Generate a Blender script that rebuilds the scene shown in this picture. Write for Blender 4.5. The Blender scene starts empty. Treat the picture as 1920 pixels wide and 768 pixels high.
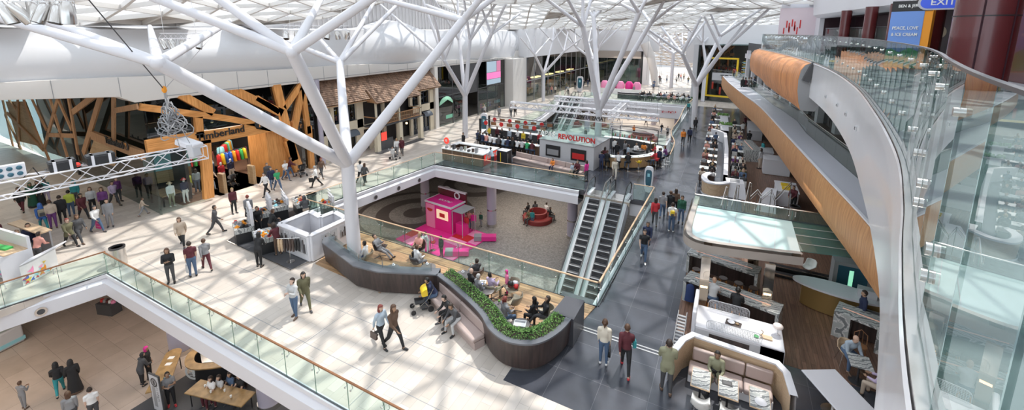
import bpy, bmesh, math, random
from mathutils import Vector, Matrix
random.seed(7)
R = math.radians
S = bpy.context.scene
COL = S.collection
CAMZ, YAW, PITCH, FPX, PCY = 11.3, R(27.6), math.atan(148/796.0), 796.0, 208.0
cam_d = bpy.data.cameras.new('camera')
cam_d.sensor_width = 36; cam_d.sensor_fit = 'HORIZONTAL'
cam_d.lens = FPX/1920*36; cam_d.shift_y = (PCY-384)/1920; cam_d.clip_end = 600; cam_d.clip_start = 0.05
cam = bpy.data.objects.new('camera', cam_d); COL.objects.link(cam)
cam.location = (0, 0, CAMZ); cam.rotation_euler = (math.pi/2-PITCH, 0, YAW)
S.camera = cam
S.view_settings.view_transform = 'Standard'; S.view_settings.look = 'None'
S.view_settings.gamma = 1; S.view_settings.exposure = -0.22; S.view_settings.use_curve_mapping = False
W_ = bpy.data.worlds.new('sky'); S.world = W_; W_.use_nodes = True
bg = W_.node_tree.nodes['Background']; bg.inputs[0].default_value = (0.80, 0.90, 1.0, 1); bg.inputs[1].default_value = 2.5
sun_d = bpy.data.lights.new('sun', 'SUN'); sun_d.energy = 6.5; sun_d.angle = R(1.2); sun_d.color = (1, 0.95, 0.87)
sun = bpy.data.objects.new('sun', sun_d); COL.objects.link(sun)
SUN = Vector((-0.20, -0.86, -1.62)).normalized()
sun.rotation_euler = SUN.to_track_quat('-Z', 'Y').to_euler(); sun.location = (0, 30, 40)
def lamp(name, loc, e, size=3, col=(1, .9, .78), down=True):
    """added fill: area lights without fixtures, inside shops and under the slabs"""
    d = bpy.data.lights.new(name, 'AREA'); d.energy = e; d.size = size; d.color = col
    o = bpy.data.objects.new(name, d); o.location = loc; COL.objects.link(o); return o
for (x, y, z, e, s) in [(-46, 4, 8.0, 700, 12), (-35.5, 17.5, 6.2, 1000, 4), (-36, 32, 5, 120, 4), (-34, 48, 5.5, 250, 6), (4.5, 22, 4.3, 60, 3), (4.8, 38, 4.3, 100, 5),
                        (-15, 10.5, -1.5, 160, 4), (-24, 10.5, -1.5, 220, 4), (-30, 2, -1.5, 250, 6), (-29, 24, -1.5, 260, 6), (-16, 34, -1.6, 420, 8), (-14, 76, -1.6, 900, 10), (9, 18, 12.6, 90, 4), (9, 36, 12.6, 120, 5), (-20, 92, 6, 300, 8)]:
    lamp('fill_light', (x, y, z), e, s)  # unseen lights added to brighten shops, corridor and lower floor
def ray(px, py):
    r, f, u = px-960.0, FPX, -(py-PCY)
    c, s = math.cos(PITCH), math.sin(PITCH)
    f2, u2 = f*c+u*s, -f*s+u*c
    cy, sy = math.cos(YAW), math.sin(YAW)
    return Vector((r*cy-f2*sy, r*sy+f2*cy, u2)), f2
def P(px, py, z=0.0):
    """the point of the horizontal plane z seen at a pixel"""
    d, _ = ray(px, py); t = (z-CAMZ)/d.z
    return Vector((d.x*t, d.y*t, z))
def D(px, py, dep):
    """the point at forward distance dep seen at a pixel"""
    d, f = ray(px, py); t = dep/f
    return Vector((d.x*t, d.y*t, CAMZ+d.z*t))
def PX(px, py, X):
    d, _ = ray(px, py); t = X/d.x
    return Vector((X, d.y*t, CAMZ+d.z*t))
def PY(px, py, Y):
    d, _ = ray(px, py); t = Y/d.y
    return Vector((d.x*t, Y, CAMZ+d.z*t))
def nm(name):
    m = bpy.data.materials.new(name); m.use_nodes = True
    nt = m.node_tree; return m, nt, nt.nodes['Principled BSDF']
def mat(name, c, rough=.5, metal=0, spec=.5, emit=None, es=0, coat=0, noise=0, nscale=6):
    m, nt, b = nm(name)
    b.inputs['Base Color'].default_value = (*c, 1); b.inputs['Roughness'].default_value = rough
    b.inputs['Metallic'].default_value = metal; b.inputs['Specular IOR Level'].default_value = spec
    if coat: b.inputs['Coat Weight'].default_value = coat
    if emit: b.inputs['Emission Color'].default_value = (*emit, 1); b.inputs['Emission Strength'].default_value = es
    if noise:
        n = nt.nodes.new('ShaderNodeTexNoise'); n.inputs['Scale'].default_value = nscale
        t = nt.nodes.new('ShaderNodeTexCoord'); nt.links.new(t.outputs['Object'], n.inputs['Vector'])
        r = nt.nodes.new('ShaderNodeValToRGB'); r.color_ramp.elements[0].position = .35; r.color_ramp.elements[1].position = .65
        r.color_ramp.elements[0].color = (*[v*(1-noise) for v in c], 1); r.color_ramp.elements[1].color = (*[min(1, v*(1+noise*.6)) for v in c], 1)
        nt.links.new(n.outputs['Fac'], r.inputs[0]); nt.links.new(r.outputs[0], b.inputs['Base Color'])
    return m
def tile_mat(name, c1, c2, mortar, w, h, rough, spec=.5, ms=.008, off=.5, rot=0, noise=.12, coat=0):
    m, nt, b = nm(name); N = nt.nodes; Lk = nt.links
    t = N.new('ShaderNodeTexCoord'); mp = N.new('ShaderNodeMapping'); mp.inputs['Rotation'].default_value[2] = rot
    Lk.new(t.outputs['Object'], mp.inputs[0])
    br = N.new('ShaderNodeTexBrick'); br.offset = off
    for k, v in (('Scale', 1), ('Mortar Size', ms), ('Mortar Smooth', .1), ('Bias', 0), ('Brick Width', w), ('Row Height', h)): br.inputs[k].default_value = v
    br.inputs['Color1'].default_value = (*c1, 1); br.inputs['Color2'].default_value = (*c2, 1); br.inputs['Mortar'].default_value = (*mortar, 1)
    Lk.new(mp.outputs[0], br.inputs['Vector'])
    n = N.new('ShaderNodeTexNoise'); n.inputs['Scale'].default_value = 1.3; n.inputs['Detail'].default_value = 5; Lk.new(mp.outputs[0], n.inputs['Vector'])
    r = N.new('ShaderNodeValToRGB'); r.color_ramp.elements[0].position = .3; r.color_ramp.elements[1].position = .7
    r.color_ramp.elements[0].color = (1-noise, 1-noise, 1-noise*1.1, 1); r.color_ramp.elements[1].color = (1, 1, 1, 1); Lk.new(n.outputs['Fac'], r.inputs[0])
    mx = N.new('ShaderNodeMix'); mx.data_type = 'RGBA'; mx.blend_type = 'MULTIPLY'; mx.inputs[0].default_value = 1
    Lk.new(br.outputs['Color'], mx.inputs[6]); Lk.new(r.outputs[0], mx.inputs[7]); Lk.new(mx.outputs[2], b.inputs['Base Color'])
    b.inputs['Roughness'].default_value = rough; b.inputs['Specular IOR Level'].default_value = spec
    if coat: b.inputs['Coat Weight'].default_value = coat
    return m
def wood_mat(name, c1, c2, scale=3, rough=.45, axis=0, planks=None, band=18):
    m, nt, b = nm(name); N = nt.nodes; Lk = nt.links
    t = N.new('ShaderNodeTexCoord'); mp = N.new('ShaderNodeMapping')
    sc = [band, band, band]; sc[axis] = scale*.35; mp.inputs['Scale'].default_value = sc
    Lk.new(t.outputs['Object'], mp.inputs[0])
    n = N.new('ShaderNodeTexNoise'); n.inputs['Scale'].default_value = 1; n.inputs['Detail'].default_value = 4; Lk.new(mp.outputs[0], n.inputs['Vector'])
    r = N.new('ShaderNodeValToRGB'); r.color_ramp.elements[0].position = .32; r.color_ramp.elements[1].position = .68
    r.color_ramp.elements[0].color = (*c1, 1); r.color_ramp.elements[1].color = (*c2, 1); Lk.new(n.outputs['Fac'], r.inputs[0])
    out = r.outputs[0]
    if planks:
        br = N.new('ShaderNodeTexBrick'); br.offset = .37
        mp2 = N.new('ShaderNodeMapping'); mp2.inputs['Rotation'].default_value[2] = planks[2]; Lk.new(t.outputs['Object'], mp2.inputs[0]); Lk.new(mp2.outputs[0], br.inputs['Vector'])
        for k, v in (('Scale', 1), ('Mortar Size', .006), ('Brick Width', planks[0]), ('Row Height', planks[1])): br.inputs[k].default_value = v
        br.inputs['Color1'].default_value = (.72, .72, .72, 1); br.inputs['Color2'].default_value = (1.0, 1.0, 1.0, 1); br.inputs['Mortar'].default_value = (.3, .3, .3, 1)
        mx = N.new('ShaderNodeMix'); mx.data_type = 'RGBA'; mx.blend_type = 'MULTIPLY'; mx.inputs[0].default_value = 1
        Lk.new(out, mx.inputs[6]); Lk.new(br.outputs['Color'], mx.inputs[7]); out = mx.outputs[2]
    Lk.new(out, b.inputs['Base Color']); b.inputs['Roughness'].default_value = rough
    return m
def marble_mat(name):
    m, nt, b = nm(name); N = nt.nodes; Lk = nt.links
    t = N.new('ShaderNodeTexCoord'); w = N.new('ShaderNodeTexWave'); w.inputs['Scale'].default_value = 1.8; w.inputs['Distortion'].default_value = 10; w.inputs['Detail'].default_value = 4; w.inputs['Detail Scale'].default_value = 1.2
    mp = N.new('ShaderNodeMapping'); mp.inputs['Rotation'].default_value = (0, .4, 1.2); Lk.new(t.outputs['Object'], mp.inputs[0]); Lk.new(mp.outputs[0], w.inputs[0])
    r = N.new('ShaderNodeValToRGB'); r.color_ramp.elements[0].position = .12; r.color_ramp.elements[0].color = (.20, .21, .21, 1)
    r.color_ramp.elements[1].position = .5; r.color_ramp.elements[1].color = (.72, .70, .67, 1); e = r.color_ramp.elements.new(.8); e.color = (.42, .43, .41, 1)
    Lk.new(w.outputs['Fac'], r.inputs[0]); Lk.new(r.outputs[0], b.inputs['Base Color']); b.inputs['Roughness'].default_value = .18
    return m
def glass_mat(name, tint=(.80, .93, .89), ior=1.5, body=0.0, bodyc=(.6, .8, .75), rough=0.0):
    """a thin pane: Fresnel reflection over tinted transmission"""
    m = bpy.data.materials.new(name); m.use_nodes = True; nt = m.node_tree; N = nt.nodes; Lk = nt.links; N.clear()
    o = N.new('ShaderNodeOutputMaterial'); tr = N.new('ShaderNodeBsdfTransparent'); tr.inputs[0].default_value = (*tint, 1)
    gl = N.new('ShaderNodeBsdfGlossy'); gl.inputs['Roughness'].default_value = rough; fr = N.new('ShaderNodeFresnel'); fr.inputs[0].default_value = ior
    mx = N.new('ShaderNodeMixShader'); src = tr.outputs[0]
    if body:
        df = N.new('ShaderNodeBsdfDiffuse'); df.inputs[0].default_value = (*bodyc, 1); tl = N.new('ShaderNodeBsdfTranslucent'); tl.inputs[0].default_value = (*bodyc, 1)
        ad = N.new('ShaderNodeMixShader'); ad.inputs[0].default_value = .5; Lk.new(df.outputs[0], ad.inputs[1]); Lk.new(tl.outputs[0], ad.inputs[2])
        m2 = N.new('ShaderNodeMixShader'); m2.inputs[0].default_value = body; Lk.new(tr.outputs[0], m2.inputs[1]); Lk.new(ad.outputs[0], m2.inputs[2]); src = m2.outputs[0]
    geo = N.new('ShaderNodeNewGeometry'); inv = N.new('ShaderNodeMath'); inv.operation = 'SUBTRACT'; inv.inputs[0].default_value = 1; Lk.new(geo.outputs['Backfacing'], inv.inputs[1])
    mu = N.new('ShaderNodeMath'); mu.operation = 'MULTIPLY'; Lk.new(fr.outputs[0], mu.inputs[0]); Lk.new(inv.outputs[0], mu.inputs[1])
    Lk.new(mu.outputs[0], mx.inputs[0]); Lk.new(src, mx.inputs[1]); Lk.new(gl.outputs[0], mx.inputs[2]); Lk.new(mx.outputs[0], o.inputs[0])
    return m
M = {}
M['white'] = mat('white_paint', (.73, .72, .75), .35)
M['whitegloss'] = mat('white_gloss_cladding', (.90, .90, .93), .22, coat=.3)
M['bulk'] = mat('bulkhead_white', (.70, .70, .72), .42)
M['bulklow'] = mat('bulkhead_warm_white', (.70, .67, .64), .5)
M['steelwhite'] = mat('white_steel_tube', (.66, .65, .68), .35)
M['lattice'] = mat('roof_steel_warm_white', (.66, .63, .60), .5)
M['beigepanel'] = mat('roof_solid_panel', (.50, .45, .40), .6)
M['greyribs'] = mat('grey_ribbed_cladding', (.58, .56, .56), .5)
M['lime'] = tile_mat('limestone_tiles', (.66, .59, .53), (.54, .475, .42), (.42, .37, .33), 1.2, .36, .34, .4, .006, .43, math.pi/2, .10)
M['limelow'] = tile_mat('lower_stone_tiles', (.56, .45, .38), (.48, .385, .32), (.22, .18, .15), 1.8, .9, .3, .4, .006, .5, 0, .15)
M['black'] = tile_mat('black_granite_tiles', (.085, .089, .108), (.060, .064, .080), (.17, .17, .19), 1.5, 1.5, .22, .6, .006, 0, 0, .25)
M['lowgrey'] = mat('lower_grey_mosaic', (.27, .25, .235), .5, noise=.3, nscale=9)
M['lowdark'] = mat('dark_mosaic_ring', (.10, .085, .08), .4)
M['lowmid'] = mat('grey_mosaic_ring', (.16, .155, .16), .4)
M['lowlight'] = mat('pale_mosaic_ring', (.48, .45, .43), .4)
M['deck'] = wood_mat('oak_deck', (.40, .22, .11), (.62, .40, .22), 3, .35, 0, (2.2, .16, 0))
M['brownfloor'] = wood_mat('brown_wood_floor', (.16, .085, .058), (.27, .155, .105), 3, .32, 1, (1.8, .14, math.pi/2))
M['timber'] = wood_mat('orange_timber', (.50, .20, .05), (.72, .34, .11), 3, .5, 2)
M['timberx'] = wood_mat('brown_timber', (.36, .19, .09), (.52, .29, .15), 3, .5, 2)
M['plankwall'] = wood_mat('pale_plank_wall', (.42, .27, .14), (.60, .42, .24), 2, .55, 0, (3, .3, 0))
M['copper'] = wood_mat('orange_ribbed_cladding', (.50, .17, .045), (.80, .34, .11), .5, .4, 2, band=5)
M['woodclad'] = wood_mat('oak_slat_cladding', (.42, .19, .07), (.60, .31, .13), .4, .5, 2, band=11)
M['veneer'] = wood_mat('pale_oak_veneer', (.52, .36, .22), (.66, .49, .33), 2, .45, 0)
M['darkwood'] = wood_mat('dark_brown_panelling', (.035, .024, .022), (.075, .050, .044), 1, .35, 2, band=9)
M['handrail'] = mat('brown_wood_handrail', (.26, .12, .055), .35)
M['brass'] = mat('pale_brass_handrail', (.80, .56, .36), .28, .35)
M['steel'] = mat('stainless_steel', (.62, .60, .58), .22, 1)
M['steeldark'] = mat('dark_steel', (.12, .12, .13), .35, .8)
M['mirrorsteel'] = mat('polished_beige_steel', (.70, .62, .52), .08, 1)
M['blk'] = mat('black_plastic', (.02, .02, .022), .4)
M['dgrey'] = mat('dark_grey', (.07, .07, .075), .5)
M['grey'] = mat('mid_grey', (.30, .30, .31), .5)
M['lgrey'] = mat('light_grey', (.55, .55, .57), .45)
M['lilac'] = mat('lilac_grey_column', (.42, .39, .47), .35)
M['cream'] = mat('cream_render', (.68, .60, .46), .7)
M['navy'] = mat('navy_window', (.03, .04, .06), .15)
M['terra'] = mat('clay_roof_tile', (.30, .19, .13), .7, noise=.35, nscale=2.5)
M['pink'] = mat('hot_pink', (.80, .03, .28), .35)
M['pinkl'] = mat('light_pink', (.90, .30, .50), .4)
M['red'] = mat('red_paint', (.60, .03, .03), .4)
M['redlit'] = mat('lit_red_sign', (.8, .05, .04), .5, emit=(.9, .08, .05), es=.8)
M['greenlit'] = mat('lit_green_sign', (.4, .9, .6), .5, emit=(.35, .9, .6), es=.9)
M['yellow'] = mat('yellow_paint', (.80, .55, .03), .4)
M['green'] = mat('bright_green', (.05, .42, .10), .5)
M['blue'] = mat('royal_blue', (.03, .10, .45), .4)
M['cyan'] = mat('light_cyan', (.30, .62, .70), .5)
M['orange'] = mat('orange_fabric', (.85, .32, .02), .6)
M['paper'] = mat('white_paper', (.82, .82, .80), .6)
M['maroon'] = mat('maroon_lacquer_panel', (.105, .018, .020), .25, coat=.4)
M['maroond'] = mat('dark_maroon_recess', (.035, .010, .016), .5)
M['bench'] = mat('taupe_leather', (.46, .36, .33), .5)
M['benchl'] = mat('pale_beige_leather', (.66, .57, .52), .5)
M['marble'] = marble_mat('veined_marble')
M['teal'] = mat('teal_white_glass', (.60, .76, .74), .10, coat=.3)
M['tealglass'] = glass_mat('teal_clear_glass', (.62, .84, .80), body=.20, bodyc=(.35, .62, .58))
M['frame'] = mat('warm_grey_frame', (.42, .37, .33), .35)
M['leafg'] = mat('hedge_leaf', (.17, .33, .08), .55, noise=.5, nscale=14)
M['leafd'] = mat('hedge_leaf_dark', (.03, .10, .015), .6)
M['glass'] = glass_mat('rail_glass', (.90, .975, .955), body=.035, bodyc=(.72, .95, .87))
M['glassedge'] = mat('glass_edge_green', (.05, .16, .12), .2)
M['glassclear'] = glass_mat('clear_glass', (.88, .93, .92))
M['glassshop'] = glass_mat('shop_glass', (.55, .64, .64), ior=2.0)
M['glassdark'] = glass_mat('dark_shop_glass', (.22, .27, .29), ior=2.1)
M['deckglass'] = glass_mat('deck_glass', (.62, .70, .69), ior=1.9)
M['roofpane'] = glass_mat('roof_pane', (.97, .985, 1.0), ior=1.25, body=.30, bodyc=(.93, .95, .98))
M['screen'] = mat('lit_screen', (.1, .1, .12), .3, emit=(.55, .75, .9), es=.7)
M['screenp'] = mat('lit_pink_screen', (.5, .1, .3), .3, emit=(.95, .25, .55), es=.8)
M['warmlight'] = mat('warm_lamp', (1, .8, .5), .4, emit=(1, .62, .28), es=6)
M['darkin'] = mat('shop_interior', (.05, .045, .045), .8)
M['skin'] = None
class MB:
    def __init__(s): s.v = []; s.f = []; s.m = []
    def add(s, vs, fs, mi=0):
        b = len(s.v); s.v += [tuple(v) for v in vs]; s.f += [tuple(i+b for i in f) for f in fs]; s.m += [mi]*len(fs); return s
    def box(s, c, d, rz=0, mi=0, rx=0, ry=0):
        x, y, z = d[0]/2, d[1]/2, d[2]/2
        Mx = Matrix.Translation(c) @ Matrix.Rotation(rz, 4, 'Z') @ Matrix.Rotation(ry, 4, 'Y') @ Matrix.Rotation(rx, 4, 'X')
        vs = [Mx @ Vector((a*x, b*y, e*z)) for a in (-1, 1) for b in (-1, 1) for e in (-1, 1)]
        return s.add(vs, [(0, 1, 3, 2), (4, 6, 7, 5), (0, 4, 5, 1), (2, 3, 7, 6), (0, 2, 6, 4), (1, 5, 7, 3)], mi)
    def b2(s, x0, y0, z0, x1, y1, z1, mi=0):
        return s.box(((x0+x1)/2, (y0+y1)/2, (z0+z1)/2), (abs(x1-x0), abs(y1-y0), abs(z1-z0)), 0, mi)
    def bar(s, a, b, w, h=None, mi=0, up=(0, 0, 1)):
        a = Vector(a); b = Vector(b); h = h or w; t = (b-a)
        if t.length < 1e-6: return s
        t.normalize(); u = Vector(up)
        if abs(t.dot(u)) > .98: u = Vector((1, 0, 0))
        sd = t.cross(u).normalized(); n = t.cross(sd).normalized()
        vs = [p+sd*(i*w/2)+n*(j*h/2) for p in (a, b) for i, j in ((-1, -1), (1, -1), (1, 1), (-1, 1))]
        return s.add(vs, [(3, 2, 1, 0), (4, 5, 6, 7), (0, 1, 5, 4), (1, 2, 6, 5), (2, 3, 7, 6), (3, 0, 4, 7)], mi)
    def tube(s, pts, r, n=8, mi=0, closed=False, cap=True):
        pts = [Vector(p) for p in pts]; k = len(pts)
        rs = r if isinstance(r, (list, tuple)) else [r]*k
        b = len(s.v); prev = None
        for i, p in enumerate(pts):
            if closed: t = pts[(i+1) % k]-pts[i-1]
            else: t = pts[min(i+1, k-1)]-pts[max(i-1, 0)]
            t.normalize()
            if prev is None:
                u = Vector((0, 0, 1)) if abs(t.z) < .95 else Vector((1, 0, 0)); sd = t.cross(u).normalized()
            else: sd = (prev-t*prev.dot(t)).normalized()
            prev = sd; q = t.cross(sd)
            for j in range(n):
                a = 2*math.pi*j/n; s.v.append(tuple(p+sd*(rs[i]*math.cos(a))+q*(rs[i]*math.sin(a))))
        m = k if closed else k-1
        for i in range(m):
            for j in range(n):
                i2 = (i+1) % k; s.f.append((b+i*n+j, b+i*n+(j+1) % n, b+i2*n+(j+1) % n, b+i2*n+j)); s.m.append(mi)
        if cap and not closed:
            s.f.append(tuple(b+j for j in range(n))[::-1]); s.m.append(mi); s.f.append(tuple(b+(k-1)*n+j for j in range(n))); s.m.append(mi)
        return s
    def prism(s, poly, z0, z1, mi=0, mit=None):
        n = len(poly)
        vs = [(x, y, z0) for x, y in poly]+[(x, y, z1) for x, y in poly]
        s.add(vs, [(i, (i+1) % n, n+(i+1) % n, n+i) for i in range(n)]+[tuple(range(n))[::-1]], mi)
        b = len(s.v)-2*n; s.f.append(tuple(b+n+i for i in range(n))); s.m.append(mi if mit is None else mit); return s
    def lathe(s, prof, c=(0, 0, 0), n=16, mi=0, sx=1, sy=1):
        b = len(s.v); k = len(prof)
        for r, z in prof:
            for j in range(n):
                a = 2*math.pi*j/n; s.v.append((c[0]+sx*r*math.cos(a), c[1]+sy*r*math.sin(a), c[2]+z))
        for i in range(k-1):
            for j in range(n): s.f.append((b+i*n+j, b+i*n+(j+1) % n, b+(i+1)*n+(j+1) % n, b+(i+1)*n+j)); s.m.append(mi)
        s.f.append(tuple(b+j for j in range(n))[::-1]); s.m.append(mi); s.f.append(tuple(b+(k-1)*n+j for j in range(n))); s.m.append(mi); return s
    def ball(s, c, r, n=10, mi=0, sc=(1, 1, 1)):
        k = max(4, n//2)
        b = len(s.v)
        for i in range(1, k):
            a = math.pi*i/k
            for j in range(n):
                t = 2*math.pi*j/n; s.v.append((c[0]+sc[0]*r*math.sin(a)*math.cos(t), c[1]+sc[1]*r*math.sin(a)*math.sin(t), c[2]+sc[2]*r*math.cos(a)))
        top = len(s.v); s.v.append((c[0], c[1], c[2]+sc[2]*r)); bot = len(s.v); s.v.append((c[0], c[1], c[2]-sc[2]*r))
        for i in range(k-2):
            for j in range(n): s.f.append((b+i*n+j, b+(i+1)*n+j, b+(i+1)*n+(j+1) % n, b+i*n+(j+1) % n)); s.m.append(mi)
        for j in range(n):
            s.f.append((top, b+j, b+(j+1) % n)); s.m.append(mi); q = b+(k-2)*n; s.f.append((bot, q+(j+1) % n, q+j)); s.m.append(mi)
        return s
    def sweep(s, path, prof, mi=0, closed=False):
        """profile of (outward, z) pairs swept along a plan path; outward = to the right of travel"""
        k = len(path); pts = [Vector((p[0], p[1], 0)) for p in path]; zs = [p[2] if len(p) > 2 else 0 for p in path]
        b = len(s.v); n = len(prof)
        for i in range(k):
            if closed: a, c = pts[i-1], pts[(i+1) % k]
            else: a, c = pts[max(i-1, 0)], pts[min(i+1, k-1)]
            d1 = (pts[i]-a); d2 = (c-pts[i]); d1 = d1.normalized() if d1.length else d2.normalized(); d2 = d2.normalized() if d2.length else d1
            n1 = Vector((d1.y, -d1.x, 0)); n2 = Vector((d2.y, -d2.x, 0)); nn = (n1+n2); nn = nn/max(.3, nn.dot(n1)) if nn.length > 1e-4 else n1
            for o, z in prof: s.v.append((pts[i].x+nn.x*o, pts[i].y+nn.y*o, zs[i]+z))
        for i in range(k if closed else k-1):
            i2 = (i+1) % k
            for j in range(n-1): s.f.append((b+i*n+j, b+i*n+j+1, b+i2*n+j+1, b+i2*n+j)); s.m.append(mi)
        return s
    def quad(s, a, b, c, d, mi=0): return s.add([a, b, c, d], [(0, 1, 2, 3)], mi)
    def mesh(s, name, mats, smooth=False):
        me = bpy.data.meshes.new(name); me.from_pydata(s.v, [], s.f)
        for m in (mats if isinstance(mats, (list, tuple)) else [mats]): me.materials.append(m)
        me.polygons.foreach_set('material_index', s.m)
        if smooth: me.polygons.foreach_set('use_smooth', [True]*len(s.f))
        me.update(); return me
    def build(s, name, mats, parent=None, loc=None, rz=0, smooth='auto', bevel=0):
        me = s.mesh(name, mats, True)
        if smooth == 'auto': me.set_sharp_from_angle(angle=R(38))
        o = bpy.data.objects.new(name, me); COL.objects.link(o)
        if parent: o.parent = parent
        if loc is not None: o.location = loc
        if rz: o.rotation_euler.z = rz
        if bevel:
            b = o.modifiers.new('bevel', 'BEVEL'); b.width = bevel; b.segments = 2; b.limit_method = 'ANGLE'
        return o
def tag(o, label=None, cat=None, group=None, kind=None):
    if label: o['label'] = label
    if cat: o['category'] = cat
    if group: o['group'] = group
    if kind: o['kind'] = kind
    return o
def empty(name, loc=(0, 0, 0), rz=0, label=None, cat=None, group=None):
    o = bpy.data.objects.new(name, None); COL.objects.link(o); o.location = loc; o.rotation_euler.z = rz; o.empty_display_size = .2
    return tag(o, label, cat, group)
def struct(o, label=None): o['kind'] = 'structure'; return tag(o, label) if label else o
def copy_tree(o, parent=None):
    c = o.copy(); COL.objects.link(c); c.parent = parent
    for ch in [k for k in o.children]: copy_tree(ch, c)
    return c
def text(body, size, m, parent=None, loc=(0, 0, 0), rot=(math.pi/2, 0, 0), name='lettering', ext=.01, align='CENTER', sx=1):
    c = bpy.data.curves.new(name, 'FONT'); c.body = body; c.size = size; c.extrude = ext; c.align_x = align; c.align_y = 'CENTER'; c.offset = size*.012
    c.materials.append(m); t_ = bpy.data.objects.new(name, c); COL.objects.link(t_); dg = bpy.context.evaluated_depsgraph_get()
    me = bpy.data.meshes.new_from_object(t_.evaluated_get(dg)); bpy.data.objects.remove(t_)
    o = bpy.data.objects.new(name, me); COL.objects.link(o); o.parent = parent; o.location = loc; o.rotation_euler = rot; o.scale.x = sx
    return o
def strokes(n, h, m, parent, loc, rot=(math.pi/2, 0, 0), seed=1):
    """small lettering too fine to read in the photo"""
    r = random.Random(seed); b = MB(); x = -n*h*.35
    for k in range(n):
        b.b2(x, -h/2, 0, x+h*.16, h/2*r.choice((1, .6)), .01)
        if r.random() < .7: b.b2(x, r.choice((-h/2, 0, h*.3)), 0, x+h*.5, r.choice((-h*.34, h*.15, h/2)), .01)
        x += h*.7
    return b.build('small_lettering', m, parent, loc).__setattr__('rotation_euler', rot)
def lin(a, b, t): return a+(b-a)*t
def densify(path, step):
    out = []
    for i in range(len(path)-1):
        a, b = Vector(path[i]), Vector(path[i+1]); n = max(1, int((b-a).length/step))
        out += [tuple(a.lerp(b, k/n)) for k in range(n)]
    out.append(tuple(path[-1])); return out
def crom(pts, n=6):
    """smooth a plan curve"""
    P_ = [Vector(p) for p in pts]; P_ = [P_[0]*2-P_[1]]+P_+[P_[-1]*2-P_[-2]]; out = []
    for i in range(1, len(P_)-2):
        a, b, c, d = P_[i-1:i+3]
        for k in range(n):
            t = k/n; out.append(tuple(.5*((2*b)+(c-a)*t+(2*a-5*b+4*c-d)*t*t+(3*b-a-3*c+d)*t**3)))
    out.append(tuple(P_[-2])); return out
LOW = -5.5
def slab(name, poly, m, z=0.0, t=.3, label=None):
    return struct(MB().prism(poly, z-t, z).build(name, m), label)
def rect(x0, y0, x1, y1): return [(x0, y0), (x1, y0), (x1, y1), (x0, y1)]
slab('floor', rect(-75, -14, -31.6, 13.4), M['lime'])
slab('floor', rect(-31.6, -14, -26, 10.65), M['lime'])
slab('floor', rect(-26, 7.5, 9, 10.65), M['lime'])
slab('floor', [(-31.6, 13.4), (-31.6, 10.65), (-26, 10.65), (-5.9, 10.65), (-5.9, 15.8), (-23.5, 15.8), (-23.5, 17.0), (-22.4, 28.2), (-22.4, 44), (-22.9, 52), (-24.2, 60), (-27, 69.5), (-27, 71), (-48, 71), (-48, 57), (-31.6, 57)], M['lime'])
slab('floor', rect(-48, 71, 14, 110), M['lime'])
slab('floor', rect(-5.9, 10.65, 9, 16.2), M['black'])
slab('floor', rect(-4.1, 16.2, -1.2, 28.2), M['black'])
slab('floor', rect(-22.4, 28.2, 1.2, 44), M['black'])
slab('floor', rect(-5.4, 44, 1.2, 71), M['black'])
slab('floor', rect(-1.2, 16.2, 12, 28.2), M['brownfloor'])
slab('floor', rect(1.2, 28.2, 12, 71), M['brownfloor'])
slab('floor', rect(-1.1, 15.75, 12, 16.25), M['brownfloor'], z=.004)
deck = slab('floor', [(-24.2, 16.4), (-24.2, 14.9), (-18.2, 14.9), (-17.6, 12.6), (-13, 12.3), (-10.6, 13.4), (-5.9, 11.6), (-4.5, 14.6), (-4.3, 15.75), (-23.4, 16.3)], M['deck'], z=.03, t=.05)
slab('floor', rect(-46, 13.4, -31.6, 23.4), M['brownfloor'], z=0)
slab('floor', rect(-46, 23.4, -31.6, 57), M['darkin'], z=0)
tr = MB(); ya = P(740, 625).y
for y0 in (ya, ya-2.4*0-1.9, ya+2.4): tr.b2(-31 if y0 > 10.7 else -25.9, y0-.011, 0, -6.2 if y0 < 11 else -18.5, y0+.011, .003)
for x0 in (P(780, 640).x, P(580, 636).x, P(400, 560).x, -25.4, -29): tr.b2(x0-.011, 7.6, 0, x0+.011, 11.4 if x0 > -18 else 16, .003)
struct(tr.build('trim_40', M['grey']))
tr = MB()
for dy in (0, .16): tr.b2(-4.6, 14.16+dy, 0, -1.1, 14.22+dy, .012)
struct(tr.build('trim_1', M['steel']))
def ringed(name, c, radii, z):
    for i, (r0, r1, k) in enumerate(radii):
        b = MB(); n = 56
        for j in range(n):
            a, e = 2*math.pi*j/n, 2*math.pi*(j+1)/n
            b.add([(c[0]+r*math.cos(t), c[1]+r*math.sin(t), z) for r, t in ((r0, a), (r1, a), (r1, e), (r0, e))], [(0, 1, 2, 3)])
        struct(b.build('floor', M[k]))
slab('floor', rect(-75, -14, 12, 17), M['limelow'], LOW)
slab('floor', rect(-75, 17, 12, 112), M['lowgrey'], LOW)
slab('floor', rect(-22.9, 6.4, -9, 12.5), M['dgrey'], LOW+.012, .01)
ringed('floor', (-25.6, 29.2), [(0.01, 1.1, 'lowdark'), (2.4, 3.6, 'lowdark'), (5.0, 5.5, 'lowdark')], LOW+.006)
ringed('floor', (-24.5, 38.5), [(0.01, 1.2, 'lowdark'), (2.6, 3.8, 'lowdark')], LOW+.006)
ZC = -4.3
slab('floor', rect(-47, 46, 11, 109), M['lowlight'], ZC, 1.1)
ringed('floor', (-13.0, 67.6), [(0.01, 1.7, 'lowmid'), (1.7, 3.2, 'lowlight'), (3.2, 4.9, 'lowmid'), (4.9, 6.0, 'lowlight'), (6.0, 6.6, 'lowmid')], ZC+.006)
FAS = [(0.0, .02), (.16, .02), (.16, -.14), (.10, -.20), (.28, -.34), (.28, -.95), (.16, -1.02), (-.9, -1.02)]
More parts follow.
